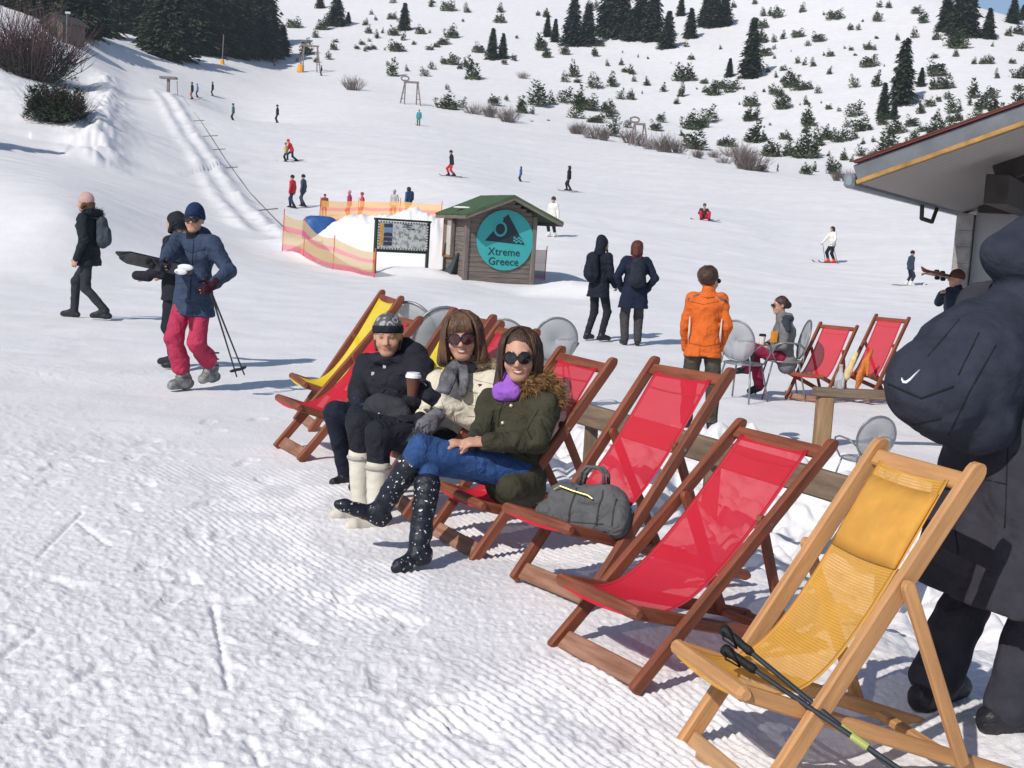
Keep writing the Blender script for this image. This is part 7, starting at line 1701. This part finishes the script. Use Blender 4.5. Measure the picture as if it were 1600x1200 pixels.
# woman in grey on a metal chair, cup in hand, facing left
def grey_woman():
    Y = 17.0
    A = lambda px, py, dy=0: at(px, py, Y + dy)
    J = {'hip': A(1222, 556), 'chest': A(1226, 520), 'neck': A(1222, 496), 'head': A(1219, 477), 'shR': A(1219, 507, .16), 'shL': A(1227, 507, -.16), 'elR': A(1208, 535, .2), 'wrR': A(1196, 540, .05), 'elL': A(1224, 540, -.24), 'wrL': A(1203, 545, -.16),
         'hipR': A(1216, 556, .1), 'hipL': A(1219, 559, -.1), 'knR': A(1177, 548, .06), 'anR': A(1186, 603, .02), 'toeR': A(1172, 611, .0), 'knL': A(1174, 543, -.12), 'anL': A(1167, 577, -.14), 'toeL': A(1151, 580, -.14)}
    J = seated(J, V(-1, -.18, -.08), V(0, 0, 1), .98, 1.0)
    for k, n in (('R', 1), ('L', -1)): J['hd' + k] = V(-.8, -.2 * n, .15); J['hn' + k] = V(-.2, -.9 * (1 if k == 'L' else -1), .2); J['hs' + k] = n
    J['base'] = J['base']; o, f = seat_body(J, curl=.9, vox=.010, label='woman in grey jacket and wine red trousers sitting on a metal chair, cup in hand')
    up = unit(J['neck'] - J['hip']); side = V(.1, -1, 0)
    Mg = cloth('grey_wool_cloth', (.17, .165, .17), .15); Mr = cloth('wine_red_cloth', (.24, .016, .05), .15)
    P = [cap(J['chest'] + side * .05, J['chest'] - side * .05, .125, None, .05), cap(J['chest'], J['hip'] + up * .05, .140, .145, .05), cap(J['hip'] + up * .04, J['hip'] + V(.06, -.08, -.10), .12, .13, .05), cap(J['shR'], J['shL'], .062, None, .05), cap(J['neck'] - up * .03, J['neck'] + up * .02, .08, .075, .03), ell(J['neck'] + V(.085, 0, -.01), (.08, .10, .08), None, .04)]
    for k in 'RL': P += [cap(J['sh' + k], J['el' + k], .068, .058, .03), cap(J['el' + k], J['wr' + k], .057, .044, .02)]
    jk = sdf('jacket', P, .011, [Mg], o, noise=FOLD)
    sdf('shoulder_panel', [cap(J['shL'] + V(0, -.02, .02), J['shL'] + V(.02, -.05, -.07), .06, .055, .02), ell(J['neck'] + V(.06, -.06, -.01), (.08, .07, .05), None, .02)], .011, [cloth('dark_slate_cloth', (.04, .045, .06), .2)], jk, noise=FOLD2)
    T = [ell(J['hip'], (.14, .15, .11), None, .04)]
    for k in 'RL': T += [cap(J['hip' + k], J['kn' + k], .090, .072, .04), cap(J['kn' + k], J['an' + k], .070, .066, .03)]
    sdf('trousers', T, .011, [Mr], o, noise=FOLD2)
    sdf('boot', [cap(J['anL'] + (J['knL'] - J['anL']) * .75, J['anL'], .075, .06, .02), cap(J['anL'], J['toeL'], .05, .04, .03)], .011, [M_BOOT], o)
    sdf('boot', [cap(J['anR'] - V(0, 0, .02), J['toeR'], .055, .045, .03)], .011, [M_BOOT], o)
    c, B, s = J['head'], J['hb'], 1.0; Jh = {'head': c, 'hb': B, 's': .98, 'hs': 1.0}
    sdf('hair', hair_prims(Jh, 0, 1.02) + [ell(f(0, -.11, .0), V(.04, .05, .05), B, .02)], .009, [M_HAIRD], o, noise=[(.005, 26, 3, (1, 1, .35))])
    glasses(c, B, 1.06, o, M_LENS, round_=False)
    Mp = mat('orange_print_patch', (.75, .30, .04), .7, .15, 20); m = MB(); m.box(A(1212, 526, -.13) - J['base'] + V(-.03, -.035, 0), (.012, .10, .15), basis(V(1, .35, 0), V(0, 0, 1))); m.build('chest_print', Mp, jk)
    p = A(1191, 531, -.06); cu = MB(); cu.tube([p - V(0, 0, .06), p + V(0, 0, .055)], [.034, .045], 16); q = cu.build('paper_cup', mat('white_cup_card', (.72, .66, .60), .6, .08, 20), None, p); tag(q, 'white paper cup with dark lid held by the seated woman in grey', 'cup')
    l = MB(); l.tube([p + V(0, 0, .05), p + V(0, 0, .065), p + V(0, 0, .08)], [.048, .048, .04], 16); l.build('lid', M_BLACKC, q, p)
    b = V(*(J['base'])) + V(.0, 0, -.0); b = A(1224, 560); b[2] = H(b[0], b[1])
    e = empty('metal_chair', b, R(90), 'metal chair carrying the woman in grey', 'chair', 'round-backed metal chairs on the terrace'); e.scale = (1.15,) * 3
    for n, me in METAL: w_ = D.objects.new(n, me); COL.objects.link(w_); w_.parent = e
grey_woman()
# large person with a dark backpack, right edge, seen from behind
def big_person():
    b = at(1536, 1118, 4.55); base = V(b[0], b[1], H(b[0], b[1])); rz = R(-62)
    J = stand(1.84, .10, ((.10, .02), (-.16, -.05)), ((.24, .24, .95), (-.24, .26, .95)), head=(.1, 1, -.15))
    Mj = cloth('veiled_black_cloth', (.036, .036, .046), .2, .9, fold=3.2); Mp = cloth('veiled_navy_cloth', (.034, .037, .054), .2, .9, fold=2.6, spec=.1)  # both tones raised to paint a lens veil into the cloth colour
    jk, _ = jacket_prims(J, .25, 1.42, False, flare=1.12, sleeve=1.15); c, B, s = J['head'], J['hb'], J['s']
    hood = [ell(c + B @ V(0, -.035, .02), V(.135, .17, .135), B, .02), ell(c + B @ V(0, -.15, -.03), V(.12, .14, .10), B, .05), cap(c - V(0, .03, .09), J['neck'] - V(0, .05, .02), .13, .15, .03), cut(c + B @ V(0, .13, -.02), V(.075, .09, .10), B, .01)]
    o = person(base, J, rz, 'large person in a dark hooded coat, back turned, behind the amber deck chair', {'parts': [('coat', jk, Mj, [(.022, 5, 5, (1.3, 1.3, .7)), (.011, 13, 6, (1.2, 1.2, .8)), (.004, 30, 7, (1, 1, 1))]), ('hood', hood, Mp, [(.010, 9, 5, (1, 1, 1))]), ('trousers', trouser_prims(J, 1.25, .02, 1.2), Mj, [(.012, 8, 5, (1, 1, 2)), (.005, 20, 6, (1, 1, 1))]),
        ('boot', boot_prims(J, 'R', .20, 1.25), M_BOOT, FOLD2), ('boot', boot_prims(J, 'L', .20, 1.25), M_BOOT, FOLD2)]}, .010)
    # the pack hangs from both shoulders and sags
    fy = unit(J['T'](J['hip'] + V(0, 1, 0)) - J['hip']); up = unit(J['neck'] - J['hip']); rt = np.cross(fy, up)
    X = lambda x, y, z: J['chest'] + rt * x - fy * y + up * z
    P = [cap(X(0, .08, .14), X(0, .26, -.08), .11, .20, .06, (fy, 1.0)), cap(X(0, .28, -.07), X(0, .41, -.165), .20, .185, .05, (fy, 1.05)), cap(X(-.08, .26, -.27), X(.08, .26, -.27), .11, .11, .05)]
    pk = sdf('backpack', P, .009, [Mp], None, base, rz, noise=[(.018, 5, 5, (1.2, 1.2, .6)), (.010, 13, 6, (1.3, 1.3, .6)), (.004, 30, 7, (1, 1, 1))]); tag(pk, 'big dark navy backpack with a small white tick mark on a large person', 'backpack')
    m = MB(); m.smooth = True
    for x in (-.10, .10): m.tube([X(x, .10, .30), X(x * 1.4, -.05, .34), X(x * 1.5, -.18, .18), X(x * 1.7, -.14, -.10), X(x * 1.6, .12, -.30)], .026, 7)
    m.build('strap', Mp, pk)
    M_SE = cloth('black_webbing', (.014, .015, .02)); vd = np.array([[math.cos(-rz), -math.sin(-rz), 0], [math.sin(-rz), math.cos(-rz), 0], [0, 0, 1]]) @ unit(ray(1460, 600))
    loc = lambda px, py: stick(pk, base, px, py)[0]
    for pts, r_, nm in (([(1500, 500), (1440, 570), (1400, 655)], .003, 'zip'), ([(1385, 640), (1425, 662), (1480, 650)], .003, 'pocket_seam'), ([(1390, 600), (1440, 622), (1500, 600)], .004, 'compression_strap'), ([(1530, 520), (1490, 600), (1450, 690)], .003, 'pleat'), ([(1555, 540), (1515, 610), (1475, 690)], .003, 'pleat')):
        q_ = [p for p in (loc(*t) for t in pts) if p is not None]
        if len(q_) > 1: seam(pk, q_, vd, r_, M_SE, nm, pk)
    ct = PARTS[o.name]['coat']
    for pts in ([(1500, 740), (1590, 760)], [(1585, 560), (1575, 700), (1570, 850)], [(1490, 800), (1500, 880)]):
        q_ = [p for p in (stick(ct, base, *t)[0] for t in pts) if p is not None]
        if len(q_) > 1: seam(ct, q_, vd, .003, M_SE, 'seam', ct)
    return base, J, rz, pk, X
BIG = big_person()
def pack_mark():
    base, J, rz, pk, X = BIG
    M_ = mat('white_stitched_mark', (.75, .76, .8), .5, .03)
    Rm = np.array([[math.cos(-rz), -math.sin(-rz), 0], [math.sin(-rz), math.cos(-rz), 0], [0, 0, 1]])
    # find the pack surface under the mark's place
    d = unit(ray(1423, 588)); org = V(0, 0, CAMH)
    ro, rd = Rm @ (org - base), Rm @ d
    ok, hit, n, _ = pk.ray_cast(Vector(ro), Vector(rd))
    if not ok: return
    n = np.array(n); hit = np.array(hit); r = unit(Rm @ _rt - n * (n @ (Rm @ _rt))); u = np.cross(n, r)
    top = [(-.035, .004), (-.030, -.008), (-.018, -.012), (0.0, -.006), (.040, .014)]; bot = [(.040, .014), (.0, -.014), (-.018, -.021), (-.032, -.016), (-.037, -.004)]
    pts = [hit + n * .004 + r * x + u * z for x, z in top[:-1] + bot]
    m = MB(); k = len(pts); m.add(pts + [p - n * .006 for p in pts], [tuple(range(k)), tuple(range(2 * k - 1, k - 1, -1))] + [(i, (i + 1) % k, k + (i + 1) % k, k + i) for i in range(k)])
    m.build('tick_mark', M_, pk)
pack_mark()

# ------------------------------------------------------------------ skiers and walkers on the slope
DARK = (.016, .018, .026); REDS = (.55, .03, .045); MAG = (.38, .03, .13); PINK = (.62, .05, .10); BLUE = (.03, .10, .30); TEALC = (.05, .28, .32); WHT = (.72, .70, .66); NAV = (.022, .034, .07); ORG = (.70, .13, .03); GRY = (.30, .29, .29); LBL = (.25, .42, .55)
def _cm(c, k=''): return cloth('outdoor_cloth_%d_%d_%d' % tuple(int(x * 255) for x in c), c, .12)
M_SKI = mat('ski_topsheet', (.05, .05, .055), .4, .3, 6); M_SKIR = mat('red_ski_topsheet', (.5, .05, .03), .4, .2, 6)
def far_person(px, py, hpx, rz, top, legs, hat, label, stride=.12, ski=None, pack=None, lean=.03, hands=None, group=None, hair=None, long=0, boots=None, r=None, hscale=1.0, bend=.03, pole=False):
    if r: p = V(*_g(px, py, r), 0); p[2] = H(p[0], p[1])
    else: p = on_ground(px, py)
    d = math.hypot(p[0], p[1]); Ht = hpx * d / FPX; s = Ht / 1.7; rz = R(rz)
    J = stand(Ht, lean, ((.10, stride), (-.10, -stride)), hands, bend=bend * s, head=(0, 1, -.05), fem=bool(long))
    vox = min(.035, max(.018, Ht / 75))
    jk, _ = jacket_prims(J, .42 if long else .47, 1.08, False)
    parts = [('jacket', jk, _cm(top), None), ('trousers', trouser_prims(J, 1.1, .05), _cm(legs), None)]
    parts.append(('hat' if hair is None else 'hair', beanie_prims(J, .0, .01, 1.12) if hair is None else hair_prims(J, .10, 1.12), _cm(hat), None))
    for k in 'RL': parts.append(('boot', boot_prims(J, k, .12, 1.25), _cm(boots or DARK), None))
    o = person(p, J, rz, label, {'hands': False, 'parts': parts}, vox, group)
    if ski:
        ln, wd, m_ = {'ski': (1.6, .09, M_SKI), 'rski': (1.6, .09, M_SKIR), 'board': (1.5, .26, M_SKI)}[ski]; ln *= s; 
        for i, k in enumerate('RL' if ski != 'board' else 'R'):
            q = MB(); c = (J['an' + k] if ski != 'board' else (J['anR'] + J['anL']) * .5); c = V(c[0], c[1], J['toeR'][2] - .05)
            dv = V(0, 1, 0) if ski != 'board' else unit(V(.25, 1, 0)); sd = V(1, 0, 0)
            q.sheet([[c + dv * ln * (t - .45) + sd * wd * .5 * j * (1 if .06 < t < .93 else .5) + V(0, 0, .10 * max(0, (t - .88) / .12) ** 2) for j in (-1, 1)] for t in np.linspace(0, 1, 13)], .02); q.build('ski' if ski != 'board' else 'snowboard', m_, o)
    if pole:
        for k in 'RL':
            a = J['wr' + k]; q = MB(); q.tube([a + V(0, 0, .1), V(a[0] + (.12 if k == 'R' else -.12), a[1] - .35, .0)], .014, 5); q.build('ski_pole', M_SKI, o)
    if pack:
        fy = V(0, 1, 0); c = J['chest'] - fy * .2 * s; b = sdf('backpack', [cap(c + V(0, 0, .1) * s, c - V(0, 0, .16) * s, .13 * s, .14 * s, .03, (fy, 1.3))], vox, [_cm(pack)], None, p, rz); tag(b, 'blue backpack on the man by the upper orange net', 'backpack')
    return o
P3 = far_person
P3(300, 155, 25, 90, DARK, (.28, .06, .03), DARK, 'far skier in black jacket and rust red trousers beside a child, below the T-shaped post', .05, 'rski')
P3(308, 152, 20, 80, LBL, NAV, BLUE, 'far child in light blue next to the rust red trousers, below the T-shaped post', .1, 'ski')
P3(332, 150, 21, 90, DARK, DARK, (.12, .06, .05), 'far dark skier alone just right of the pair below the T-shaped post', .05, 'ski')
P3(364, 190, 27, 100, (.05, .12, .13), DARK, DARK, 'far skier in dark teal at the left of the upper piste', .05, 'ski')
P3(433, 193, 28, 95, (.014, .022, .022), DARK, DARK, 'far skier dressed all in black on the upper piste, alone', .05, 'ski')
P3(456, 252, 37, 95, REDS, NAV, REDS, 'ski teacher in red jacket bent forward over a child on skis', .34, 'ski', lean=.45, hands=((.3, .45, .9), (-.3, .45, .9)), bend=.14)
P3(446, 253, 29, 95, (.45, .40, .12), DARK, (.1, .14, .12), 'small child on skis in yellow green in front of the ski teacher in red', .05, 'ski')
P3(456, 325, 50, 70, REDS, NAV, DARK, 'skier in red jacket and navy trousers walking beside a person in grey blue', .18)
P3(473, 323, 49, 75, (.055, .075, .12), (.05, .06, .09), DARK, 'person in grey blue jacket walking beside the red jacket near the tow lane', .12)
P3(654, 196, 24, 170, TEALC, (.06, .15, .13), TEALC, 'far skier in teal right under the lift pylon', .03, 'rski')
P3(705, 275, 41, 105, DARK, REDS, (.03, .03, .04), 'snowboarder in black jacket and red trousers in mid piste', .16, 'board', lean=.12, bend=.10)
P3(813, 285, 25, 100, BLUE, NAV, (.10, .05, .04), 'child in bright blue standing on the piste above the hut', .05, 'rski', hair=True)
P3(888, 298, 39, 80, DARK, DARK, (.05, .03, .025), 'rider dressed in black on a board, right of the child in blue', .14, 'board', hair=True)
P3(507, 325, 35, 180, (.20, .05, .03), (.12, .03, .03), (.06, .03, .03), 'small child in rusty clothes behind the left end of the orange net', .05, r=63.5)
P3(546, 320, 44, 100, MAG, (.60, .06, .10), (.6, .35, .3), 'child in magenta jacket with pale hat behind the orange net', .1, r=62.5)
P3(566, 320, 42, 100, PINK, (.60, .06, .08), (.25, .07, .07), 'child in bright pink jacket behind the orange net', .1, r=62)
P3(616, 320, 44, 150, (.45, .45, .47), (.30, .12, .08), (.42, .38, .34), 'person in pale grey with a beige hat behind the snow heap', .05, r=62)
P3(638, 322, 50, 60, (.035, .085, .20), (.50, .18, .06), (.05, .03, .03), 'man in blue jacket and orange trousers behind the snow heap', .12, r=61.5, pack=(.02, .035, .075), hair=True)
P3(818, 330, 36, 170, (.05, .05, .06), DARK, (.07, .035, .025), 'dark haired person whose head shows over the peak of the hut roof', .05, r=50, hair=True)
P3(741, 332, 38, 170, (.4, .42, .45), DARK, LBL, 'person whose pale blue helmet just shows over the green roof', .05, r=50)
P3(862, 370, 62, 150, WHT, (.014, .016, .022), (.05, .045, .045), 'woman in white jacket, black leggings and white boots behind the hut roof edge', .08, long=1, boots=WHT)
P3(1298, 411, 56, 110, WHT, DARK, (.05, .03, .025), 'skier in cream jacket with two poles and red boots on the piste', .10, 'ski', lean=.08, hands=((.32, .34, .95), (-.32, .26, .95)), hair=True, boots=(.6, .06, .04), pole=True)
P3(1420, 446, 52, -80, (.035, .05, .075), (.022, .028, .05), DARK, 'child in navy ski suit and helmet with white boots near the log building', .06, 'ski', boots=WHT)
P3(429, 103, 12, 90, (.35, .05, .05), DARK, DARK, 'tiny far figure in dull red near the lift station at the wood', .1)
P3(502, 118, 15, 90, DARK, DARK, DARK, 'tiny far figure in black beside the padded lift pylon', .1)
P3(1075, 248, 11, 90, WHT, WHT, WHT, 'tiny far figure in white at the edge of the bushes', .1)
P3(1154, 259, 10, 90, ORG, ORG, ORG, 'tiny far figure in orange at the edge of the bushes', .1)
P3(1215, 268, 12, 90, DARK, DARK, DARK, 'tiny far dark figure in the open right of the bushes', .1)
def sitting_boarder():
    p = on_ground(1100, 345); sc = math.hypot(p[0], p[1]) / FPX; 
    A = lambda x, y, z: V(x, y, z)
    Jp = {'hip': p + V(0, .25, .12), 'chest': p + V(0, .30, .45), 'neck': p + V(0, .24, .68), 'head': p + V(0, .20, .84), 'shR': p + V(-.19, .28, .62), 'shL': p + V(.19, .28, .62), 'elR': p + V(-.30, .1, .40), 'wrR': p + V(-.20, -.1, .42), 'elL': p + V(.30, .1, .40), 'wrL': p + V(.20, -.1, .42), 'hipR': p + V(-.1, .2, .12), 'hipL': p + V(.1, .2, .12), 'knR': p + V(-.24, -.15, .46), 'knL': p + V(.24, -.15, .46), 'anR': p + V(-.22, -.35, .10), 'anL': p + V(.22, -.35, .10), 'toeR': p + V(-.24, -.48, .08), 'toeL': p + V(.24, -.48, .08)}
    J = seated(Jp, V(0, -1, -.1), V(0, 0, 1))
    for k, n in (('R', 1), ('L', -1)): J['hd' + k] = V(0, -.8, -.3); J['hn' + k] = V(0, 0, 1)
    o, f = seat_body(J, vox=.022, label='snowboarder in dark top and red trousers sitting on the snow, board on')
    P = [cap(J['chest'], J['hip'], .17, .16, .05), cap(J['shR'], J['shL'], .08)]
    for k in 'RL': P += [cap(J['sh' + k], J['el' + k], .075, .06), cap(J['el' + k], J['wr' + k], .06, .05)]
    sdf('jacket', P, .022, [_cm((.05, .03, .035))], o); T = [ell(J['hip'], (.17, .16, .13), None, .04)]
    for k in 'RL': T += [cap(J['hip' + k], J['kn' + k], .11, .09, .04), cap(J['kn' + k], J['an' + k], .09, .08, .03)]
    sdf('trousers', T, .022, [_cm((.45, .02, .045))], o); sdf('helmet', [ell(J['head'] + V(0, .01, .04), (.10, .115, .11))], .022, [_cm((.06, .07, .07))], o)
    for k in 'RL': sdf('boot', [cap(J['an' + k], J['toe' + k], .07, .06)], .022, [M_BOOT], o)
    q = MB(); q.sheet([[p - J['base'] + V(x, -.42 + y - .12, .03 + .08 * max(0, abs(x) - .62) / .2) for y in (-.02, .24)] for x in np.linspace(-.82, .82, 13)], .025); q.build('snowboard', M_SKI, o)
sitting_boarder()
def post_skier():
    p = at(1481, 590, 19.3); p[2] = H(p[0], p[1]); top = at(1482, 421, 19.3)[2]; Ht = top - p[2]; rz = R(100)
    J = stand(Ht, 0, ((.1, .05), (-.1, -.05)), ((.22, .10, 1.35), (-.25, .1, .9)), head=(.2, 1, 0)); jk, _ = jacket_prims(J, .42, 1.1, False)
    o = person(p, J, rz, 'skier in dark blue jacket with skis on the shoulder, by the log building corner', {'parts': [('jacket', jk, cloth('dark_blue_jacket', (.020, .026, .046)), FOLD), ('trousers', trouser_prims(J, 1.1), M_BLACKC, FOLD2), ('boot', boot_prims(J, 'R'), M_BOOT, None), ('boot', boot_prims(J, 'L'), M_BOOT, None), ('knit_hat', beanie_prims(J, .0, .0, 1.05), cloth('rust_knit', (.12, .04, .025)), None)]}, .016)
    a, b = at(1496, 436, 19.6), at(1440, 424, 18.8)
    ski_pair(a, b, ('upper ski on the shoulder of the skier by the log building', 'lower ski on the shoulder of the skier by the log building'), (a + b) / 2, mat('rust_brown_ski', (.22, .09, .05), .4, .4, 5), 'skis on the shoulder by the log building', .05, 12)
post_skier()
# ------------------------------------------------------------------ thin mountain haze
def haze():
    m = D.materials.new('haze_air'); m.use_nodes = True; N = m.node_tree.nodes; L = m.node_tree.links
    N.remove(N['Principled BSDF']); v = N.new('ShaderNodeVolumePrincipled'); v.inputs['Color'].default_value = (.84, .90, 1.0, 1); v.inputs['Density'].default_value = 0.00042; v.inputs['Anisotropy'].default_value = 0.2
    L.new(v.outputs[0], N['Material Output'].inputs['Volume'])
    b = MB(); b.box((0, 0, 75), (1000, 1000, 180)); o = b.build('haze', m); o['kind'] = 'stuff'
haze()
